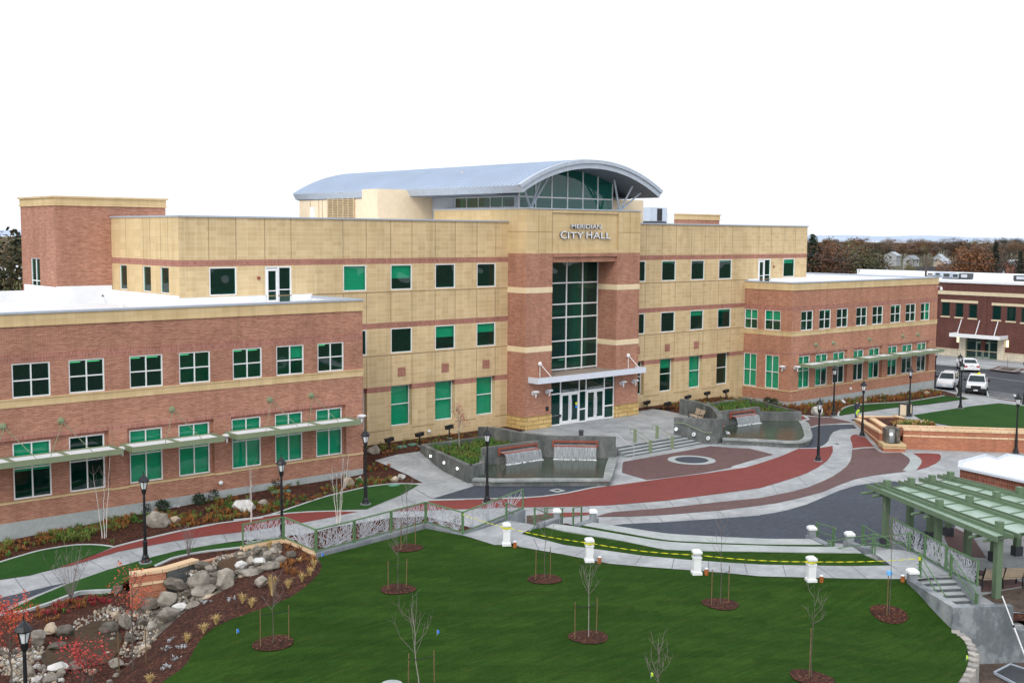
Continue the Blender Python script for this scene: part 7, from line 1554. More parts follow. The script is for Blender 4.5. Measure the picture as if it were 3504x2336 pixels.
# ================================================================== PEOPLE
def person(P, rz, label, h=1.74, coat=navy, legs=denim, kneel=False):
    o = thing('person', P, label, 'person', None, rz); k = h/1.74
    J = dict(pelvis=(0,0,.95),chest=(0,.0,1.32),neck=(0,.0,1.48),head0=(0,-.02,1.56),shL=(.19,0,1.42),elL=(.25,.03,1.13),haL=(.22,-.12,.92),shR=(-.19,0,1.42),elR=(-.25,.03,1.13),haR=(-.2,-.14,.95),hiL=(.1,0,.92),knL=(.11,-.03,.5),anL=(.11,.02,.09),toL=(.12,-.15,.04),hiR=(-.1,0,.92),knR=(-.11,-.02,.5),anR=(-.11,.04,.09),toR=(-.12,-.12,.04))
    if kneel:
        dz = -.42
        for n_ in ('pelvis','chest','neck','head0','shL','elL','haL','shR','elR','haR','hiL','hiR'): x, y, z = J[n_]; J[n_] = (x, y-(.12 if z > 1.2 else 0), z+dz)
        J['knL'] = (.13,-.35,.48); J['anL'] = (.13,-.30,.08); J['toL'] = (.13,-.48,.04); J['knR'] = (-.12,-.12,.08); J['anR'] = (-.12,.32,.08); J['toR'] = (-.12,.42,.04)
    Rd = dict(pelvis=.16,chest=.17,neck=.07,head0=.07,shL=.075,elL=.055,haL=.04,shR=.075,elR=.055,haR=.04,hiL=.10,knL=.072,anL=.05,toL=.045,hiR=.10,knR=.072,anR=.05,toR=.045)
    E_ = [('pelvis','chest'),('chest','neck'),('neck','head0'),('chest','shL'),('shL','elL'),('elL','haL'),('chest','shR'),('shR','elR'),('elR','haR'),('pelvis','hiL'),('hiL','knL'),('knL','anL'),('anL','toL'),('pelvis','hiR'),('hiR','knR'),('knR','anR'),('anR','toR')]
    nm = list(J); me = bpy.data.meshes.new('body'); me.from_pydata([tuple(c*k for c in J[n_]) for n_ in nm], [(nm.index(a), nm.index(b_)) for a, b_ in E_], [])
    b = bpy.data.objects.new('body', me); COL.objects.link(b); md = b.modifiers.new('s','SKIN'); b.modifiers.new('d','SUBSURF').levels = 1
    for i, n_ in enumerate(nm): me.skin_vertices[0].data[i].radius = (Rd[n_]*k, Rd[n_]*k*.8); me.skin_vertices[0].data[i].use_root = (n_ == 'pelvis')
    bpy.context.view_layer.update(); dm_ = bpy.data.meshes.new_from_object(b.evaluated_get(bpy.context.evaluated_depsgraph_get())); bpy.data.objects.remove(b)
    dm_.materials.clear(); [dm_.materials.append(m_) for m_ in (coat, legs, skin, black)]
    zl = (.93 if not kneel else .5)*k
    for p in dm_.polygons:
        z = p.center.z; r_ = abs(p.center.x); hand = min((Vector(J[q])*k-p.center).length for q in ('haL','haR')); p.material_index = 2 if hand < .09 or z > (1.47+(-.42 if kneel else 0))*k else 0 if z > zl else 3 if z < .1*k else 1; p.use_smooth = True
    bo = bpy.data.objects.new('body', dm_); COL.objects.link(bo); bo.parent = o
    hx, hy, hz = [c*k for c in J['head0']]; bm = bmesh.new(); bmesh.ops.create_icosphere(bm, subdivisions=3, radius=1)
    for v in bm.verts:
        c = v.co; jaw = 1-.18*max(0,-c.z); v.co = Vector((c.x*.076*jaw, c.y*.095*jaw, c.z*.115))
        if c.y < -.85 and abs(c.x) < .22 and -.25 < c.z < .2: v.co.y -= .02
    hm = bpy.data.meshes.new('head'); bm.to_mesh(hm); bm.free(); hm.materials.append(skin); hm.materials.append(hair_m); hm.materials.append(black)
    for p in hm.polygons: c = p.center; p.material_index = 1 if (c.z > .045 or (c.y > .02 and c.z > -.04)) else 2 if (c.y < -.06 and .0 < c.z < .018 and .02 < abs(c.x) < .045) else 0; p.use_smooth = True
    ho = bpy.data.objects.new('head', hm); COL.objects.link(ho); ho.parent = o; ho.location = (hx, hy-.01, hz+.08)
    if coat is hiviz:
        mb = MB(); z0 = (1.05-.42*kneel)*k
        for z in (0,.18): mb.lathe((0,-.06 if kneel else 0,z0+z), [(.172,0),(.176,.045)], 14)
        mb.build('reflective_band', silver, o)
    return o
P = at('r',425,318,hp); person(P, R(150), 'person in a dark jacket and jeans standing at the far end of the brick planter', 1.78)
P = at('r',480,345,hp); P = P+Vector((FWD.x,FWD.y,0)).normalized()*.9; P.z = hp(P.x,P.y); person(P, R(20), 'person in a yellow high-visibility vest crouching behind the brick planter wall', 1.7, hiviz, navy, True)

# ================================================================== BOULDERS
def boulder(P, w, h_, d, mat, seed, flat=False):
    bm = bmesh.new(); bmesh.ops.create_icosphere(bm, subdivisions=4, radius=1); rr = random.Random(seed)
    cuts = [(Vector((rr.gauss(0,1),rr.gauss(0,1),rr.gauss(.25,.8))).normalized(), rr.uniform(.50,.82)) for _ in range(11)]
    for v in bm.verts:
        c = v.co.copy()
        for nrm, dd in cuts:
            e = c.dot(nrm)
            if e > dd: c -= nrm*(e-dd)*.96
        c *= 1.08+.13*noise.noise(v.co*1.5+Vector((seed*1.7,seed,0)))+.06*noise.noise(v.co*4+Vector((seed,0,seed)))+.03*noise.noise(v.co*9+Vector((seed,3,seed)))
        v.co = Vector((c.x*w/2, c.y*d/2, c.z*h_/2))
    me = bpy.data.meshes.new('boulder'); bm.to_mesh(me); bm.free(); me.materials.append(mat)
    for p in me.polygons: p.use_smooth = True
    o = bpy.data.objects.new('boulder', me); COL.objects.link(o); o.location = P; return o
def rockat(s_, cx, cy, w, h_, mat, label, level, grp=None, dep=1.0, sink=.15):
    """cx,cy: centre mark, w,h: apparent size in that sheet"""
    w *= 1.02; h_ *= 1.04; k = SHEET[s_][2]; P0 = at(s_, cx, cy+h_*.42, level) if level != 'bank' else bank_pt(s_, cx, cy+h_*.42)
    dist = FWD.dot(P0-CAM); W = w*k*dist/F_PX; Hh = max(.25*W, h_*k*dist/F_PX*1.0)
    D_ = W*.85*dep; back = Vector((FWD.x,FWD.y,0)).normalized()
    P = P0+back*D_*.36; P.z = P0.z+Hh*(.5-sink*.8)
    o = boulder(P, W*1.04, Hh*1.08, D_, mat, len(rocks)+1); o.rotation_euler = (0,0,-YAW); rocks.append(o); return tag(o, label, 'boulder', grp)
rocks = []
gB = 'boulders in the planting beds'; gC = 'boulders of the waterfall and stream'
for a in (('a',1325,200,190,140,rock,'big rounded grey boulder in the mulch bed in front of the left brick wing',hp),('a',1470,203,95,65,rock_t,'small tan boulder right of the big grey boulder in the left bed',hp),('a',2060,82,190,115,rock_w,'big cream boulder in the left bed behind the white birch stems',hp),('b',250,320,90,65,rock,'grey boulder half hidden right of the big cream boulder',hp),('b',1025,125,120,85,rock_t,'wide tan boulder in the bed above the small grass lens',hp),('b',1122,102,65,50,rock_w,'small pale boulder beside the street lamp on the small grass lens',hp),('b',1438,102,80,50,rock_t,'low tan boulder at the corner of the path by the left fountain',hp),('b',1500,82,75,65,rock_w,'pale boulder at the very corner of the bed by the left fountain',hp),('j',985,1408,125,85,rock,'grey boulder at the corner between the left wing and the tan facade',hp),('p',1840,408,260,160,rock_w,'large cream boulder in the bed below the right brick wing',hp),('p',680,228,100,50,rock_t,'small tan boulder by the planter at the right wing corner',hp),('h',745,585,45,35,rock_w,'small white stone in the rust coloured bed along the right wing',hp),('h',942,570,40,35,rock_t,'small tan stone in the bed along the right wing, behind the standing person',hp),('o',905,115,85,60,rock_w,'white stone at the foot of the tan facade right of the tower',hp),('h',1500,505,60,30,rock_t,'low pale stone at the end of the bed along the right wing',hp)): rockat(*a[:7], a[7], gB)
for a in (('a',985,785,90,75,rock_k,'dark boulder left of the brick wall end',-1.15),('a',1312,800,105,78,rock_k,'dark boulder against the orange brick wall end',-.85),('a',1228,905,195,125,rock_k,'broad dark boulder at the foot of the brick wall end',-1.1),('a',1410,868,170,135,rock,'rounded grey boulder below the block wall in the waterfall',-.85),('a',1472,742,185,135,rock_k,'large dark boulder under the grey block wall',-.55),('a',1660,700,175,155,rock,'largest block-shaped grey boulder high in the waterfall',-.2),('a',1695,572,115,70,rock_k,'flat dark stone on top of the waterfall by the stone cap',.05),('a',1752,602,85,50,rock,'small grey stone beside the upper basin outlet',.05),('a',1885,700,170,150,rock,'grey split boulder at the lip of the upper basin',0),('a',1825,655,120,60,rock_k,'dark slab at the lip where the water falls',.02),('a',1712,802,195,125,rock,'long smooth grey boulder in the middle of the waterfall',-.4),('a',1762,852,130,60,rock_t,'low tan boulder below the long smooth one',-.45),('a',1622,922,125,62,rock,'pale grey boulder at the mulch edge in mid waterfall',-.6),('a',1500,930,125,70,rock_w,'bluish white boulder on the right side of the waterfall',-.75),('a',1400,992,175,125,rock,'large grey boulder where the waterfall meets the pool',-.95),('a',1590,812,95,60,rock_k,'dark wedge stone between two large waterfall boulders',-.55),('a',1272,1092,115,85,rock,'speckled grey boulder at the right bank of the pool',-1.1),('a',1042,1060,110,130,rock,'tall grey boulder standing at the pool head',-1.2),('a',1182,1062,100,70,rock_k,'dark low boulder beside the tall one at the pool head',-1.15),('a',1080,1190,110,90,rock,'grey boulder behind the slender red maple trunk',-1.2),('a',900,1112,170,85,rock_k,'flat brown boulder lying in the pool',-1.22),('a',968,1002,90,70,rock_t,'tan boulder at the back edge of the pool',-1.15),('a',420,1120,120,95,rock_t,'tan rounded boulder on the far left shore of the pool',-1.15),('a',545,1135,150,110,rock_k,'dark round boulder on the far shore of the pool',-1.2),('a',310,1197,140,150,rock,'upright pale grey boulder beside the lower left lamp',-1.15),('a',455,1272,175,60,rock_k,'long dark flat stone at the pool edge',-1.22),('a',465,1448,170,110,rock_w,'flat white slab of rock at the near edge of the pool',-1.2),('a',502,1492,110,60,rock,'grey stone in front of the white slab',-1.2),('a',640,1424,185,80,rock_k,'broad dark stone right of the white slab',-1.22),('a',752,1482,120,55,rock_t,'low pinkish stone behind the crimson shrub',-1.2),('a',982,1412,135,75,rock,'grey boulder at the near right pool edge',-1.2),('a',410,1545,150,50,rock,'flat grey stone at the bottom edge left of the crimson shrub',-1.2),('a',300,1540,90,50,rock_w,'small white stone at the bottom edge beside the lamp post',-1.2),('a',205,1470,140,110,rock,'grey boulder behind the lower left lamp post',-1.2),('a',1210,1285,110,60,rock_t,'tan stone at the mulch foot right of the maple trunk',-1.15)): rockat(*a[:7], a[7], gC)
for a in (('b',60,870,110,75,rock_w,'pale oval boulder on the right rim of the upper basin',.2),('b',148,832,75,72,rock,'upright grey boulder on the rim of the upper basin',.2),('b',225,842,115,60,rock_w,'white boulder on the rim of the upper basin',.2),('b',312,882,155,82,rock,'wide grey boulder on the mulch beside the upper basin',.22),('b',290,782,95,78,rock,'grey boulder behind the white one by the fence cap',.22),('b',422,822,112,85,rock,'rounded grey boulder near the corner of the railing',.25),('b',512,787,105,70,rock_k,'dark boulder under the corner of the stone cap',.25),('b',202,747,115,60,rock_k,'dark boulder against the stone cap of the railing',.2),('b',350,747,75,60,rock,'small grey boulder against the stone cap',.22),('b',110,942,210,62,rock,'long low boulder under the rim of the upper basin',.12),('b',228,1022,135,112,rock,'triangular grey boulder alone on the mulch slope','bank')): rockat(*a[:7], a[7], gC)
mb = MB(); rr = random.Random(8)
def pebbles(marks, h_, n, seed, smin=.03, smax=.09):
    poly = P2(marks, h_); xs = [p.x for p in poly]; ys = [p.y for p in poly]; r_ = random.Random(seed); k = 0; t = 0
    while k < n and t < n*40:
        t += 1; x, y = r_.uniform(min(xs),max(xs)), r_.uniform(min(ys),max(ys))
        if not inpoly(x, y, poly): continue
        s_ = r_.uniform(smin, smax); a = r_.uniform(0,3); e = s_*r_.uniform(.6,1); z = h_+.01
        pts = [(x+math.cos(a+q*1.047)*s_*(1 if q%2 else .85), y+math.sin(a+q*1.047)*e) for q in range(6)]
        n0_ = len(mb.v); mb.v += [(p[0],p[1],z-.03) for p in pts]+[(x+(p[0]-x)*.6, y+(p[1]-y)*.6, z+e*.6) for p in pts]; mi = r_.choice((0,0,1,1,1,2,2,3)); s_ *= .8
        for q in range(6): mb.f.append((n0_+q, n0_+(q+1)%6, n0_+6+(q+1)%6, n0_+6+q)); mb.m.append(mi)
        mb.f.append(tuple(n0_+6+q for q in range(6))); mb.m.append(mi); k += 1
pebbles([('a',560,1150),('a',640,1040),('a',800,960),('a',950,900),('a',1080,960),('a',1010,1060),('a',800,1050),('a',640,1120)], -1.19, 170, 1)
pebbles([('a',200,1300),('a',330,1230),('a',400,1300),('a',330,1380),('a',420,1470),('a',560,1560),('a',100,1600),('a',60,1400)], -1.19, 260, 2, .03, .12)
pebbles([('a',0,1270),('a',240,1280),('a',240,1500),('a',0,1500)], -1.19, 220, 3)
pebbles([('a',1080,960),('a',1300,960),('a',1340,1180),('a',1200,1340),('a',1020,1350),('a',1020,1250),('a',1100,1200)], -1.12, 230, 4)
pebbles([('a',1220,850),('a',1400,960),('a',1500,880),('a',1300,820)], -.9, 60, 5); pebbles([('a',1560,640),('a',1600,620),('a',1780,640),('a',1760,660),('a',1620,660)], -.02, 60, 6); pebbles([('a',1780,560),('a',1830,500),('a',1990,470),('a',1990,490),('a',1850,530),('a',1820,600)], .16, 110, 7, .02, .07); pebbles([('a',1850,640),('a',1900,620),('a',1990,660),('a',1970,690)], .1, 50, 9); pebbles([('a',1480,800),('a',1600,780),('a',1620,860),('a',1500,900)], -.62, 60, 10)
rq = random.Random(77)
for _ in range(330):                                           # fist to head sized stones wedged over the cascade
    i = rq.randrange(2, len(grid2)-1); k = rq.randrange(0, 6); P = grid2[i][k].lerp(grid2[i+1][k+1], rq.random()); s_ = rq.uniform(.05,.17); a = rq.uniform(0,6.28); n0_ = len(mb.v); mi = rq.choice((0,0,1,1,1,2))
    rings = [[(P.x+math.cos(a+q*.897)*s_*f*(1+.2*math.sin(q*2.3+a)), P.y+math.sin(a+q*.897)*s_*f*.8, P.z+s_*h_) for q in range(7)] for f, h_ in ((.9,-.3),(1,.15),(.6,.6))]
    for r__ in rings: mb.v += r__
    for j in range(2):
        for q in range(7): mb.f.append((n0_+j*7+q, n0_+j*7+(q+1)%7, n0_+(j+1)*7+(q+1)%7, n0_+(j+1)*7+q)); mb.m.append(mi)
    mb.f.append(tuple(n0_+14+q for q in range(7))); mb.m.append(mi)
tag(mb.build('pebbles', [rock_k, rock, rock_t, rock_w]), kind='stuff')

# ================================================================== PLANTS
def birch_tree(px, top, label, seed, stems=3, mat=birch):
    P = at(*px, hp); H = topz(*top, P)-P.z; o = thing('birch_tree', P, label, 'tree', 'white birches in front of the left wing'); rr = random.Random(seed); tips = []
    for k in range(stems):
        mb = MB(); a = 6.28*k/stems+rr.random(); q = P+Vector((math.cos(a)*.1,math.sin(a)*.1,0)); lean = Vector((math.cos(a)*.35,math.sin(a)*.35,0)); hh = H*(1 if k == 0 else rr.uniform(.75,.95)); prev = q; n = 7; r0 = .022
        for j in range(1,n+1):
            c = q+lean*(j/n)**1.2+Vector((rr.uniform(-.03,.03),rr.uniform(-.03,.03),hh*j/n)); mb.tube(prev, c, r0*(1-.75*(j-1)/n), r0*(1-.75*j/n), 6); 
            if j > 2: tips.append((c, r0*(1-.75*j/n)))
            prev = c
        put(mb, 'trunk', mat, o)
    mb = MB()
    for c, r_ in tips:
        for q in range(3):
            a = rr.uniform(0,6.28); l = rr.uniform(.25,.6); m_ = c+Vector((math.cos(a)*l*.5,math.sin(a)*l*.5,l*.6)); mb.tube(c, m_, .008, .005, 3, cap=False); mb.tube(m_, m_+Vector((math.cos(a)*l*.2,math.sin(a)*l*.2,l*.5)), .005, .002, 3, cap=False)
    put(mb, 'branches', twig, o); return o
birch_tree(('a',880,345),('D',238,1052),'white three-stemmed birch in the left bed in front of the second ground floor window',1,3)
birch_tree(('a',2118,213),('D',868,1040) if False else ('D',858,1050),'white two-stemmed birch beside the big cream boulder',2,2) if False else birch_tree(('a',2118,213),('D',582,1075),'white two-stemmed birch beside the big cream boulder',2,2)
birch_tree(('b',930,512),('D',775,1055),'white multi-stemmed birch between the path and the green railing',3,4)
birch_tree(('b',988,190),('D',790,1040),'white birch standing at the edge of the small grass lens by the wing',4,2)
def twiggy(px, top, label, seed, spread=.9, n=16, lv=hp):
    P = at(*px, lv); H = topz(*top, P)-P.z; o = thing('bare_shrub', P, label, 'shrub', 'leafless shrubs'); rr = random.Random(seed); mb = MB()
    for k in range(n):
        a = rr.uniform(0,6.28); s_ = spread*rr.uniform(.3,1); e = P+Vector((math.cos(a)*s_,math.sin(a)*s_,H*rr.uniform(.6,1))); m_ = P.lerp(e,.45)+Vector((0,0,.08)); mb.tube(P, m_, .011, .007, 4, cap=False); mb.tube(m_, e, .007, .003, 4, cap=False)
        for q in range(4): b0 = m_.lerp(e, rr.random()); mb.tube(b0, b0+Vector((rr.uniform(-.25,.25),rr.uniform(-.25,.25),rr.uniform(.1,.4))), .006, .003, 3, cap=False)
    put(mb, 'branches', twig, o); return o
twiggy(('a',600,860),('a',610,430),'wide leafless shrub at the kerb left of the stream',1,1.5,22)
twiggy(('a',1590,505),('a',1580,235),'leafless shrub in the small mulch patch beside the lamp post',2,.5,14)
twiggy(('b',1980,560),('b',1960,440),'small leafless shrub against the railing by the left landing',3,.35,12,ZL)
twiggy(('c',20,140),('c',30,-110),'thin leafless twigs in front of the left fountain basin',4,.5,12)
sapling(('a',1125,1470),('a',1020,530),'slender orange-red maple with two stakes in front of the brick wall end',21,((-.35,-.15),(.35,.2)),1.5,bk=bark,r0=.035,spread=.85,nb=14,first=.35,leaf=[leaf_r,leaf_o],ring=False,nl=210,grp='red maples around the stream') if False else None
Pm = at('a',1125,1470,-1.1); H_m = 0
def maple(P, top, label, seed, nl, leaf, spread, nb, stakes=(), r0=.035, first=.35, name_h=None, trunk=bark):
    return sapling(P, top, label, seed, stakes, 1.5, bk=trunk, r0=r0, spread=spread, nb=nb, first=first, leaf=leaf, ring=False, nl=nl, grp='red maples around the stream and fountain')
maple(at('a',1125,1470,-1.1),('a',1010,535),'slender orange-red maple with two stakes in front of the brick wall end',21,430,[leaf_r,leaf_o],.75,14,((-.45,-.15),(.4,.2)),first=.3)
maple(at('a',95,1570,-1.2),('a',70,925),'bright orange-red maple at the lower left edge of the picture',22,1700,[leaf_r,leaf_o],.8,22,first=.28)
maple(at('a',740,1660,-1.2),('a',740,1360),'low crimson shrub at the bottom edge by the pool',23,900,[leaf_r,leaf_d],.75,18,first=.15)
maple(at('n',895,520,.25),('n',860,-250),'small crimson tree growing in the left fountain planter',24,330,[leaf_d,leaf_d,leaf_r],.42,18,first=.28,trunk=bark_p)
maple(at('i',2200,930,hp),('i',2195,830),'small crimson shrub at the inner corner of the right brick wing',25,150,[leaf_d],.4,10,first=.1)
def evergreen(px, w, h_, label, seed, lv=hp):
    P = at(*px, lv); k = SHEET[px[0]][2]; dist = FWD.dot(P-CAM); W = w*k*dist/F_PX; Hh = h_*k*dist/F_PX; o = thing('evergreen_shrub', P, label, 'shrub', 'round dark evergreen shrubs along the walls'); mb = MB(); rr = random.Random(seed)
    for q in range(260):
        v = Vector((rr.gauss(0,1),rr.gauss(0,1),rr.gauss(0,1))).normalized()*rr.uniform(.55,1.05); c = P+Vector((v.x*W/2,v.y*W/2,Hh*.5+v.z*Hh*.5)); 
        if c.z < P.z: c.z = P.z+.03
        d = (v+Vector((rr.uniform(-.5,.5),rr.uniform(-.5,.5),rr.uniform(.1,.6)))).normalized(); s_ = d.orthogonal().normalized()*rr.uniform(.02,.035); L_ = rr.uniform(.10,.2); mb.poly([c-s_, c+s_, c+d*L_])
        mb.poly([c-d.cross(s_)*1, c+d.cross(s_)*1, c+d*L_*.9])
    put(mb, 'foliage', ever, o); mb = MB(); mb.tube(P, P+Vector((0,0,Hh*.6)), .03, .015, 5); put(mb, 'trunk', bark, o); return o
evs = []
for q in ((('a',1212,130),105,90),(('a',1372,118),105,90),(('a',1685,62),100,90),(('a',1790,20),100,90),(('b',145,190),105,95),(('b',355,180),105,95),(('h',70,600),75,55),(('h',125,615),75,60),(('h',912,545),85,65),(('h',1040,530),70,60),(('h',1105,520),60,55),(('p',350,170),130,110),(('p',660,180),150,130)):
    evs.append(evergreen(q[0], q[1], q[2], 'x', len(evs)+40))
order_labels(evs[:6], '{n}round dark evergreen shrub along the left brick wing'); order_labels(evs[6:], '{n}round dark evergreen shrub around the right brick wing')
gs = []
for s_, a, b_, w, lv in (('w',1690,120,60,'bank'),('w',1650,200,55,'bank'),('w',1570,260,60,'bank'),('w',1430,330,80,'bank'),('w',1270,400,90,'bank'),('w',970,480,60,'bank'),('w',1060,520,60,'bank'),('w',580,780,75,'bank'),('w',705,690,70,'bank'),('w',410,880,70,'bank'),('w',40,1290,70,'bank'),('b',320,720,45,.25)):
    P = bank_pt(s_, a, b_) if lv == 'bank' else at(s_, a, b_, lv); mb = MB(); rr = random.Random(len(gs)); tall = 1.0 if len(gs) == 4 else .42
    tuft(mb, P, tall, .30 if tall < 1 else .35, 60, rr, .012, 0); o = mb.build('ornamental_grass', straw, loc=P); gs.append(tag(o, 'x', 'grass clump', 'straw coloured grass clumps on the mulch slope'))
order_labels(gs, '{n}straw coloured grass clump on the mulch slope beside the lawn')
wt = random.Random(31); mb = MB()
for a, b_ in ((1440,1218),(1410,1295),(1545,1280),(1480,1375),(1395,1455),(1500,90),(1950,875),(1735,900)):
    P = bank_pt('a', a, b_)
    for q in range(7): c = P+Vector((wt.uniform(-.18,.18),wt.uniform(-.18,.18),.05)); tuft(mb, c, .12, .1, 6, wt, .018, 0)
tag(mb.build('silver_plants', plain('silver_leaf', (.45,.48,.50), .8, .2)), kind='stuff')
bedL = P2([('a',-40,545),('a',0,385),('a',1100,165),('a',1900,15),('b',300,130),('b',1100,20),('j',900,1500),('j',960,1440),('b',1420,5),('b',1560,90),('b',1400,140),('b',1000,210),('b',500,360),('b',300,415),('a',1800,225),('a',1200,355),('a',950,420),('a',600,405),('a',150,500)])
scatter('ground_cover', bedL, hp, [cov_o, cov_g, cov_o, cov_b], 1000, (.12,.38), .016, 3, 14, .24, dens_noise=.4)
bedM = [(-22.3,-3.6),(-22.3,-.5),(-6.4,-.4),(-6.6,-2.4),(-11.4,-3.2),(-17.2,-3.4)]
scatter('ground_cover', bedM, hp, [cov_o, cov_g, cov_o], 170, (.12,.35), .018, 5, 12, .25)
bedN = [(6.4,-.3),(22.5,-.4),(22.5,-5.5),(18.4,-4),(9.6,-3.6),(9.5,-1.0),(6.5,-.9)]
scatter('ground_cover', bedN, hp, [cov_o, cov_g, cov_o], 200, (.12,.4), .018, 6, 12, .25)
bedR = P2([('h',100,600),('h',330,590),('h',1540,480),('h',1640,520),('h',1500,548),('h',1000,595),('h',820,612),('h',700,690),('h',620,715),('h',380,700),('p',1560,470),('p',1550,420),('p',900,240)])
scatter('ground_cover', bedR, hp, [cov_o, cov_o, cov_g, cov_o], 520, (.15,.5), .022, 7, 12, .32)
lilies = P2([('a',420,350),('a',620,290),('a',820,300),('a',760,370),('a',560,390)]); scatter('ground_cover', lilies, hp, [cov_b, cov_g], 45, (.3,.5), .02, 8, 14, .4)
bedS = P2([('a',150,1000),('a',420,915),('a',620,838),('a',900,800),('a',960,900),('a',640,1000),('a',500,1050),('a',200,1060)]); scatter('ground_cover', bedS, -1.2, [cov_b, leaf_d, cov_o], 70, (.12,.35), .018, 9, 12, .25, dens_noise=.5)
bedW = P2([('b',460,690),('b',720,790),('b',770,900),('b',640,1000),('b',420,930)], .25); scatter('ground_cover', bedW, .26, [cov_o, cov_o, straw], 40, (.12,.35), .018, 10, 12, .25)
for k, (s_, a, b_) in enumerate((('a',765,282),('a',845,270),('b',390,222),('b',455,213),('b',1430,165),('j',1240,1385),('j',1340,1365))):
    P = at(s_, a, b_, hp); mb = MB(); z = P.z+.06; mb.box(P.x-.3,P.x+.3,P.y-.2,P.y+.2,z-.3,z+.03); mb.box(P.x-.25,P.x+.25,P.y-.15,P.y+.15,z+.031,z+.04); tag(mb.build('irrigation_box', plain('box_green', (.12,.30,.23), .6) if k == 0 else MATS['box_green'], loc=P), ['left of two green irrigation box lids by the three-stemmed birch','right of two green irrigation box lids by the three-stemmed birch','left of two green irrigation box lids below the wing by the railing lamp','right of two green irrigation box lids below the wing by the railing lamp','green irrigation box lid set in the small grass lens','left of two green irrigation box lids at the foot of the tan facade','right of two green irrigation box lids at the foot of the tan facade'][k], 'box lid', 'green irrigation box lids')
# street trees across the road and background
sapling(at('q',2010,640,-1.26),('q',2020,400),'thin bare tree in the square pit across the street',33,None,bk=bark,r0=.03,spread=.4,nb=6,ring=False,grp='street trees')

# ================================================================== DISTANT TREES, HOUSES, HILLS
def tree_mesh(kind, seed):
    rr = random.Random(seed); H = 1.0; tk = MB(); tk.tube((0,0,-.02),(0,0,.42),.022,.016,6); cr = MB(); lobes = []
    if kind == 'conifer':
        tk.tube((0,0,.42),(0,0,.95),.016,.004,5)
        for q in range(1100):
            t = rr.random()**.8; r_ = .21*(1-t)+.015; a = rr.uniform(0,6.28); rad = r_*rr.uniform(.35,1.05); c = Vector((math.cos(a)*rad, math.sin(a)*rad, .1+.9*t)); d = Vector((math.cos(a),math.sin(a),-.35)); s_ = Vector((-d.y,d.x,0))*.014; cr.poly([c-s_, c+s_, c+d*.05])
    else:
        for k in range(7 if kind != 'bare' else 9):
            a = 6.28*k/7+rr.uniform(-.4,.4); rad = rr.uniform(.05,.24); z = rr.uniform(.42,.8); lobes.append((Vector((math.cos(a)*rad,math.sin(a)*rad,z)), rr.uniform(.11,.2)))
        lobes.append((Vector((0,0,.82)), .16))
        for c, r_ in lobes:
            tk.tube((0,0,.32), c, .011, .004, 4)
            if kind == 'bare':
                for q in range(60):
                    v = Vector((rr.gauss(0,1),rr.gauss(0,1),abs(rr.gauss(0,1))*.9)).normalized(); e = c+v*r_*rr.uniform(.6,1.25); w_ = v.orthogonal().normalized()*.0035; cr.poly([c-w_, c+w_, e]); w2 = v.cross(w_).normalized()*.012
                    for z in range(2): m_ = c.lerp(e, rr.uniform(.4,1)); u = Vector((rr.uniform(-1,1),rr.uniform(-1,1),rr.uniform(-.2,1))).normalized()*.06; cr.poly([m_-w2*.25, m_+w2*.25, m_+u])
                continue
            for q in range(300):
                v = Vector((rr.gauss(0,1),rr.gauss(0,1),rr.gauss(0,1))).normalized(); p = c+v*r_*rr.uniform(.45,1.12); a_ = (v+Vector((rr.uniform(-.8,.8),rr.uniform(-.8,.8),rr.uniform(-.8,.8)))).normalized(); b_ = a_.orthogonal().normalized()*rr.uniform(.006,.015); c_ = a_.cross(b_).normalized()*rr.uniform(.006,.015); cr.poly([p-b_, p-c_, p+b_, p+c_], rr.randrange(2))
    return tk, cr
LEAFM = {'rust': [plain('far_rust_leaf', (.175,.078,.038), .9, .4, .5), plain('far_rust_leaf_deep', (.115,.055,.03), .9, .4, .5)], 'brown': [plain('far_brown_leaf', (.12,.08,.052), .9, .4, .5), plain('far_brown_leaf_deep', (.085,.06,.042), .9, .4, .5)],
         'olive': [plain('far_olive_leaf', (.105,.095,.045), .9, .4, .5), plain('far_green_leaf', (.06,.066,.034), .9, .4, .5)], 'gold': [plain('far_gold_leaf', (0.341,0.232,0.046), .9, .4, .5), plain('far_gold_leaf_deep', (0.217,0.132,0.039), .9, .4, .5)], 'bare': [plain('far_twig', (.165,.13,.115), .9, .3, .5)], 'conifer': [plain('far_conifer', (.022,.035,.022), .9, .4, .5)]}
for L_ in LEAFM.values():
    for m_ in L_:                                              # every tree its own tone
        t_ = m_.node_tree; b_ = t_.nodes['Principled BSDF']; src = b_.inputs['Base Color'].links[0].from_socket; oi = N(t_, 'ShaderNodeObjectInfo')
        c_ = mixc(t_, 1., src, ramp(t_, oi.outputs['Random'], [(0, (.55,.6,.62)), (.35, (.95,.85,.8)), (.65, (1.25,1.3,1.2)), (1, (1.9,1.75,1.6))]), 'MULTIPLY'); t_.links.new(c_, b_.inputs['Base Color'])
proto = {}
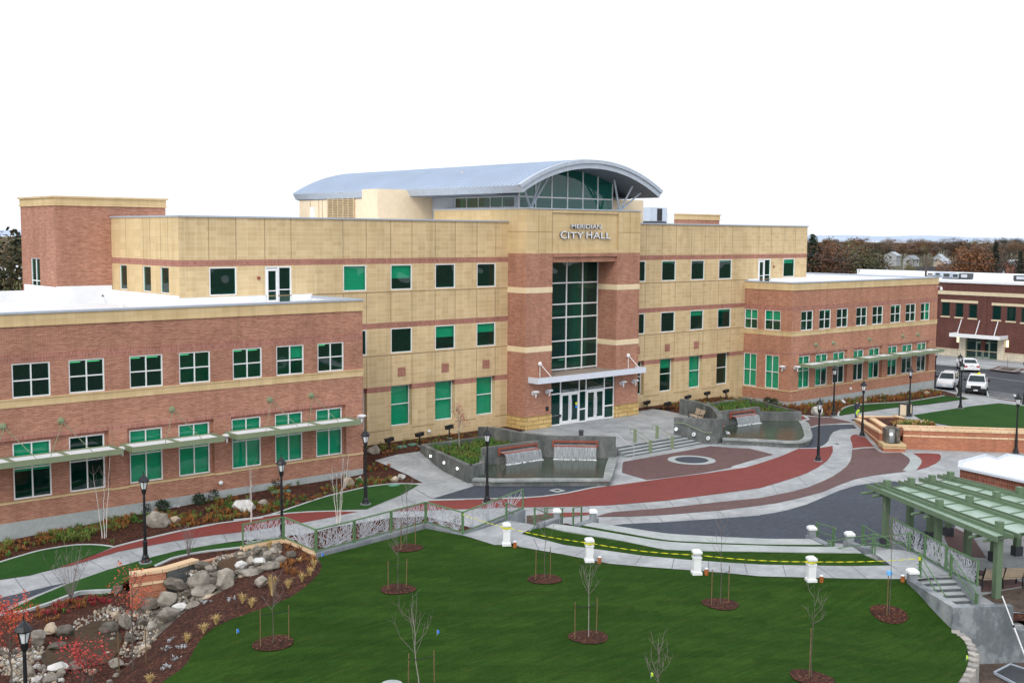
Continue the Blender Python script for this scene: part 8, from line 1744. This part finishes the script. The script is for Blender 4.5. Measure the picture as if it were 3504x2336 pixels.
def far_tree(kind, u, v_top, dist, wid=1.0, vari=0, base=-2.2):
    """u, v: survey marks in full-picture units of the crown top; dist: metres along the view"""
    key = (kind, vari)
    dist = dist if u < 1000 else max(dist, 185 if u < 1990 else 222)
    if kind != 'conifer' and v_top < 575 and (2026 < u < 2205 or 2292 < u < 2360): dist = max(dist, 780)
    dv = ray('D', u, v_top); P = CAM+dv*dist; H = max(4, P.z-base)
    loc = Vector((P.x,P.y,base))
    if key not in proto:
        tk, cr = tree_mesh(kind if kind in ('conifer','bare') else 'leafy', hash_((kind,vari))); o = thing('distant_tree', loc, 'x', 'tree', 'trees far behind the buildings'); tk.build('trunk', bark, o); cr.build('crown', LEAFM[kind], o); proto[key] = o
    else: o = dup(proto[key], loc, random.uniform(0,6.28))
    o.scale = (H*wid, H*wid, H); far.setdefault(kind, []).append(o); return o
def hash_(k): return sum(ord(ch)*7 for ch in k[0])+k[1]*13
far = {}
rt = random.Random(12)
# front rank, read off the photograph
for kind, u, v, dist, wd in (('conifer',1868,537,150,.9),('rust',1885,545,185,1.3),('rust',1910,541,200,1.2),('bare',1930,560,160,1.4),('olive',1960,553,170,1.2),('olive',1985,560,175,1.1),('gold',1995,585,150,.8),('rust',1965,540,260,1.0),('bare',1950,552,230,1.2),('olive',2010,558,190,1.1),('rust',2015,575,170,.8),('brown',2040,556,760,1.2),('olive',2092,592,260,.7),('brown',2095,553,240,1.2),('rust',2105,548,270,.9),('olive',2120,560,200,1.2),('rust',2145,570,190,.9),('bare',2150,552,300,1.4),('brown',2185,556,280,1.3),('rust',2230,548,185,1.4),('rust',2250,556,200,1.2),('rust',2215,566,175,1.1),('bare',2240,545,230,1.3),('conifer',2288,554,190,.75),('brown',2275,560,300,1.2),('conifer',2345,575,210,.7),('brown',2330,552,300,1.3),('rust',2355,560,230,1.1),('bare',2310,556,260,1.2),('brown',2365,550,260,1.2),('conifer',2272,590,150,.7),('olive',1900,600,140,.8),('rust',1875,600,140,.6),('rust',2325,612,300,.9),('rust',2225,600,230,.8),('gold',2085,600,300,.5)):
    far_tree(kind, u, v, dist, wd*.9, rt.randrange(2))
for q in range(60):
    u_ = 1860+q*9+rt.uniform(-5,5); far_tree(rt.choice(('olive','rust','bare','brown','olive','rust','bare')), u_, rt.uniform(551,568), rt.uniform(700,1000), rt.uniform(.9,1.4), rt.randrange(2))['belt'] = 1
HS_ = [(2029,2073),(2019,2040),(2096,2197),(2148,2190),(2140,2175),(2072,2112),(2290,2356),(2292,2310),(1876,1894)]
for q in range(44):
    u_ = 1862+q*11+rt.uniform(-5,5); v_ = rt.uniform(578,606)
    if any(a-9 < u_ < b+9 for a, b in HS_) and rt.random() < .85: continue
    far_tree(rt.choice(('olive','rust','bare','brown','olive','rust','gold')), u_, v_, rt.uniform(330,420), rt.uniform(.8,1.2), rt.randrange(2))['belt'] = 1
u = 1850
while u < 2500:                                                 # the continuous belt behind them
    d_ = rt.uniform(760, 1200); o = far_tree(rt.choice(('brown','rust','brown','bare','olive','brown')), u, 549+9*noise.noise(Vector((u*.025,0,0)))+rt.uniform(-6,6), d_, rt.uniform(1.0,1.5), rt.randrange(2)); o['belt'] = 1; u += rt.uniform(6,11)
for kind, u, v, dist, wd in (('olive',28,515,90,1.0),('brown',12,535,130,1.2),('conifer',44,540,120,.9),('brown',-10,530,160,1.2),('olive',40,600,80,.5),('rust',8,570,150,.8)): far_tree(kind, u, v, dist, wd, rt.randrange(2), -2.2)
WORDS = dict(rust='rust coloured autumn tree', brown='brown autumn tree', olive='olive green tree', gold='golden yellow tree', bare='bare grey-brown tree', conifer='dark conifer')
for kind, L in far.items():
    right = sorted([o for o in L if scr(o.location)[0] > 1500 and not o.get('belt')], key=lambda o: scr(o.location)[0]); left = [o for o in L if scr(o.location)[0] <= 1500]
    for i, o in enumerate(right): o['label'] = (ORD[i] if i else 'leftmost ')+WORDS[kind]+(' from the left' if i else '')+' among distant trees right of city hall'
    for i, o in enumerate(sorted(left, key=lambda o: scr(o.location)[0])): o['label'] = (ORD[i] if i else 'outermost ' if len(left) > 1 else '')+WORDS[kind]+' at the left edge behind the brick stair tower'
    for o in L:
        if o.get('belt'): o['label'] = WORDS[kind]+' among the many trees between the far houses and the hills'; o['group'] = kind+' trees of the far belt'; del o['belt']
def house(u, v, dist, w, d, h_, wall, roof, label, rz=0, base=-2.2):
    P = CAM+ray('D', u, v)*dist; o = thing('house', (P.x,P.y,base), label, 'house', 'small houses among the distant trees', rz); eave = P.z-h_*.45-base
    mb = MB(); mb.box(-w/2,w/2,-d/2,d/2,0,eave); mb.poly([(-w/2,-d/2,eave),(-w/2,d/2,eave),(-w/2,0,P.z-base-.1)]); mb.poly([(w/2,-d/2,eave),(w/2,d/2,eave),(w/2,0,P.z-base-.1)]); mb.build('wall', wall, o)
    mb = MB(); zt = P.z-base
    for sg in (-1, 1): mb.hexa([(-w/2-.3,0,zt-.1),(w/2+.3,0,zt-.1),(w/2+.3,sg*(d/2+.4),eave-.25),(-w/2-.3,sg*(d/2+.4),eave-.25),(-w/2-.3,0,zt),(w/2+.3,0,zt),(w/2+.3,sg*(d/2+.4),eave-.1),(-w/2-.3,sg*(d/2+.4),eave-.1)])
    mb.build('roof', roof, o)
    for x in (-.3,.25):
        f_ = MB(); f_.box(w*x-.6,w*x+.6,-d/2-.04,-d/2+.01,eave-1.9,eave-.6); wo = f_.build('window', darkgrey, o)
    f_ = MB(); f_.box(-w/2-.04,-w/2+.01,-.6,.6,eave-1.9,eave-.6); f_.build('window', darkgrey, o)
    return o
roof_g = plain('grey_shingle', (.25,.27,.30), .9, .15); roof_d = plain('dark_shingle', (.035,.035,.04), .9, .2); wall_p = plain('pale_siding', (.36,.37,.38), .8, .06); wall_b = plain('tan_siding', (.45,.36,.28), .8, .08); roof_w = plain('frosted_roof', (.42,.46,.50), .8, .08)
house(2050.9,578.2,675,11.0,6.8,4.5,wall_p,roof_w,'pale grey house with a light roof among the trees, right of city hall',0.3)
house(2029.2,604.0,415,3.3,2.0,4.5,wall_p,roof_d,'small gabled house with a dark roof just above the right brick wing',1.1)
house(2147.7,612.3,369,13.6,8.1,4.4,wall_p,roof_d,'house with a long low dark roof behind the utility pole',-0.62)
house(2167.0,593.2,495,7.2,4.4,4.5,wall_b,roof_w,'tan house with a frosted pinkish roof behind the long dark roof',0.0)
house(2158.6,583.4,599,6.7,4.0,4.3,wall_p,roof_w,'small white house deepest among the trees behind the pole',0.2)
house(2093.5,586.0,567,7.7,4.6,4.1,wall_p,roof_g,'low grey roofed house between the pale house and the utility pole',0.1)
house(2323.1,596.3,469,10.8,6.5,4.3,plain('brick_house_wall', (.28,.11,.08), .8),roof_w,'long brick house with a pale roof near the right edge',0.0)
house(2301.2,614.3,360,2.1,1.2,4.5,wall_p,roof_d,'steep gabled pale house near the right edge',0.95)
house(1885.8,604.0,415,2.3,1.4,4.5,wall_b,roof_d,'small dark roofed house at the foot of the trees beside city hall',0.4)
for k, (u, v, dist, w) in enumerate(((10,612,110,16),(14,640,95,14))):
    P = CAM+ray('D', u, v)*dist; o = thing('flat_roofed_shed', (P.x,P.y,-2.2), ['white flat roofed shed at the left edge, farther back','white flat roofed shed at the left edge, nearer'][k], 'shed', 'sheds at the left edge', -.2); mb = MB(); mb.box(-w/2,w/2,-3,3,0,P.z+2.2-.4); mb.build('wall', plain('shed_wall', (.35,.4,.45), .8) if k == 0 else MATS['shed_wall'], o); mb = MB(); mb.box(-w/2-.3,w/2+.3,-3.3,3.3,P.z+2.2-.4,P.z+2.2); mb.build('roof', white_m, o); mb = MB(); mb.box(-1.2,1.2,-3.06,-2.99,0,2.4); mb.build('door', steel, o)
pd_ = 140; P = CAM+ray('D', 2128, 588)*pd_; o = thing('utility_pole', (P.x,P.y,-2.2), 'dark wooden utility pole rising behind the brick office', 'pole'); mb = MB(); mb.tube((P.x,P.y,-2.2),(P.x,P.y,P.z),.16,.12,8); put(mb, 'post', bark, o); mb = MB(); mb.bar((P.x-.9,P.y+.9,P.z-.5),(P.x+.9,P.y-.9,P.z-.5),.1,.12); put(mb, 'crossarm', bark, o)
for k, (v0, v1, v2, lab) in enumerate(((580,590,597,'upper power line crossing the sky edge above the far rooftops'),(583,602,604,'lower power line above the far rooftops'))):
    A = CAM+ray('D',1850,v0)*170; B = Vector((P.x,P.y,P.z-.5-k*1.2)); C_ = CAM+ray('D',2500,v2)*150; mb = MB()
    for p, q in ((A,B),(B,C_)):
        n = 10; prev = p
        for j in range(1,n+1): t = j/n; c = p.lerp(q,t); c.z -= 1.0*4*t*(1-t)*.5; mb.tube(prev, c, .025, .025, 4, cap=False); prev = c
    tag(mb.build('power_line', darkgrey, loc=B), lab, 'power line', 'power lines on the utility pole')
def hills():
    mb = MB(); n = 120; rows_ = []
    for j in range(6):
        row = []
        for i in range(n+1):
            az = YAW-.75+1.6*i/n; rad = 4200+j*380; hgt = (0,.45,.8,1,.8,.3)[j]*(19+13*noise.noise(Vector((i*.11,j*.2,0)))+7*noise.noise(Vector((i*.37,j*.5,3)))+max(0,(i/n-.55))*38)
            row.append(Vector((CAM.x+math.sin(az)*rad, CAM.y+math.cos(az)*rad, -2.4+hgt)))
        rows_.append(row)
    for j in range(5):
        for i in range(n): mb.poly([rows_[j][i], rows_[j][i+1], rows_[j+1][i+1], rows_[j+1][i]])
    tag(mb.build('hills', hillm, smooth=True), kind='structure')
hills()

# ================================================================== CAMERA, LIGHT, WORLD
cam = bpy.data.cameras.new('camera'); co = bpy.data.objects.new('camera', cam); COL.objects.link(co)
cam.sensor_fit = 'HORIZONTAL'; cam.sensor_width = 36; cam.lens = F_PX/3504*36; cam.clip_start = .5; cam.clip_end = 20000
co.matrix_world = Matrix(((RT.x,UP.x,-FWD.x,CAM.x),(RT.y,UP.y,-FWD.y,CAM.y),(RT.z,UP.z,-FWD.z,CAM.z),(0,0,0,1)))
scene.camera = co
w = bpy.data.worlds.new('World'); scene.world = w; w.use_nodes = True; t = w.node_tree; bg = t.nodes['Background']
sky = t.nodes.new('ShaderNodeTexSky'); sky.sky_type = 'NISHITA'; sky.sun_disc = False
SUN_EL, SUN_AZ = R(38), R(238)                                   # azimuth clockwise from +Y
sky.sun_elevation = SUN_EL; sky.sun_rotation = SUN_AZ; sky.dust_density = 4; sky.air_density = 1.5
hsv = t.nodes.new('ShaderNodeHueSaturation'); hsv.inputs['Saturation'].default_value = .35; hsv.inputs['Value'].default_value = SKY_V
t.links.new(sky.outputs[0], hsv.inputs['Color'])
add = t.nodes.new('ShaderNodeMix'); add.data_type = 'RGBA'; add.blend_type = 'ADD'; add.inputs[0].default_value = 1; t.links.new(hsv.outputs[0], add.inputs[6]); add.inputs[7].default_value = SKY_C
t.links.new(add.outputs[2], bg.inputs[0]); bg.inputs[1].default_value = .1
sl = bpy.data.lights.new('sun', 'SUN'); sl.energy = SUN_E; sl.angle = R(22); sl.color = (1,.96,.9); so = bpy.data.objects.new('sun', sl); COL.objects.link(so)
dv = Vector((math.sin(SUN_AZ)*math.cos(SUN_EL), math.cos(SUN_AZ)*math.cos(SUN_EL), math.sin(SUN_EL))); so.rotation_euler = dv.to_track_quat('Z', 'Y').to_euler()
vs = scene.view_settings; vs.view_transform = 'Standard'; vs.look = 'None'; vs.exposure = EXPO; vs.gamma = 1; vs.use_curve_mapping = False
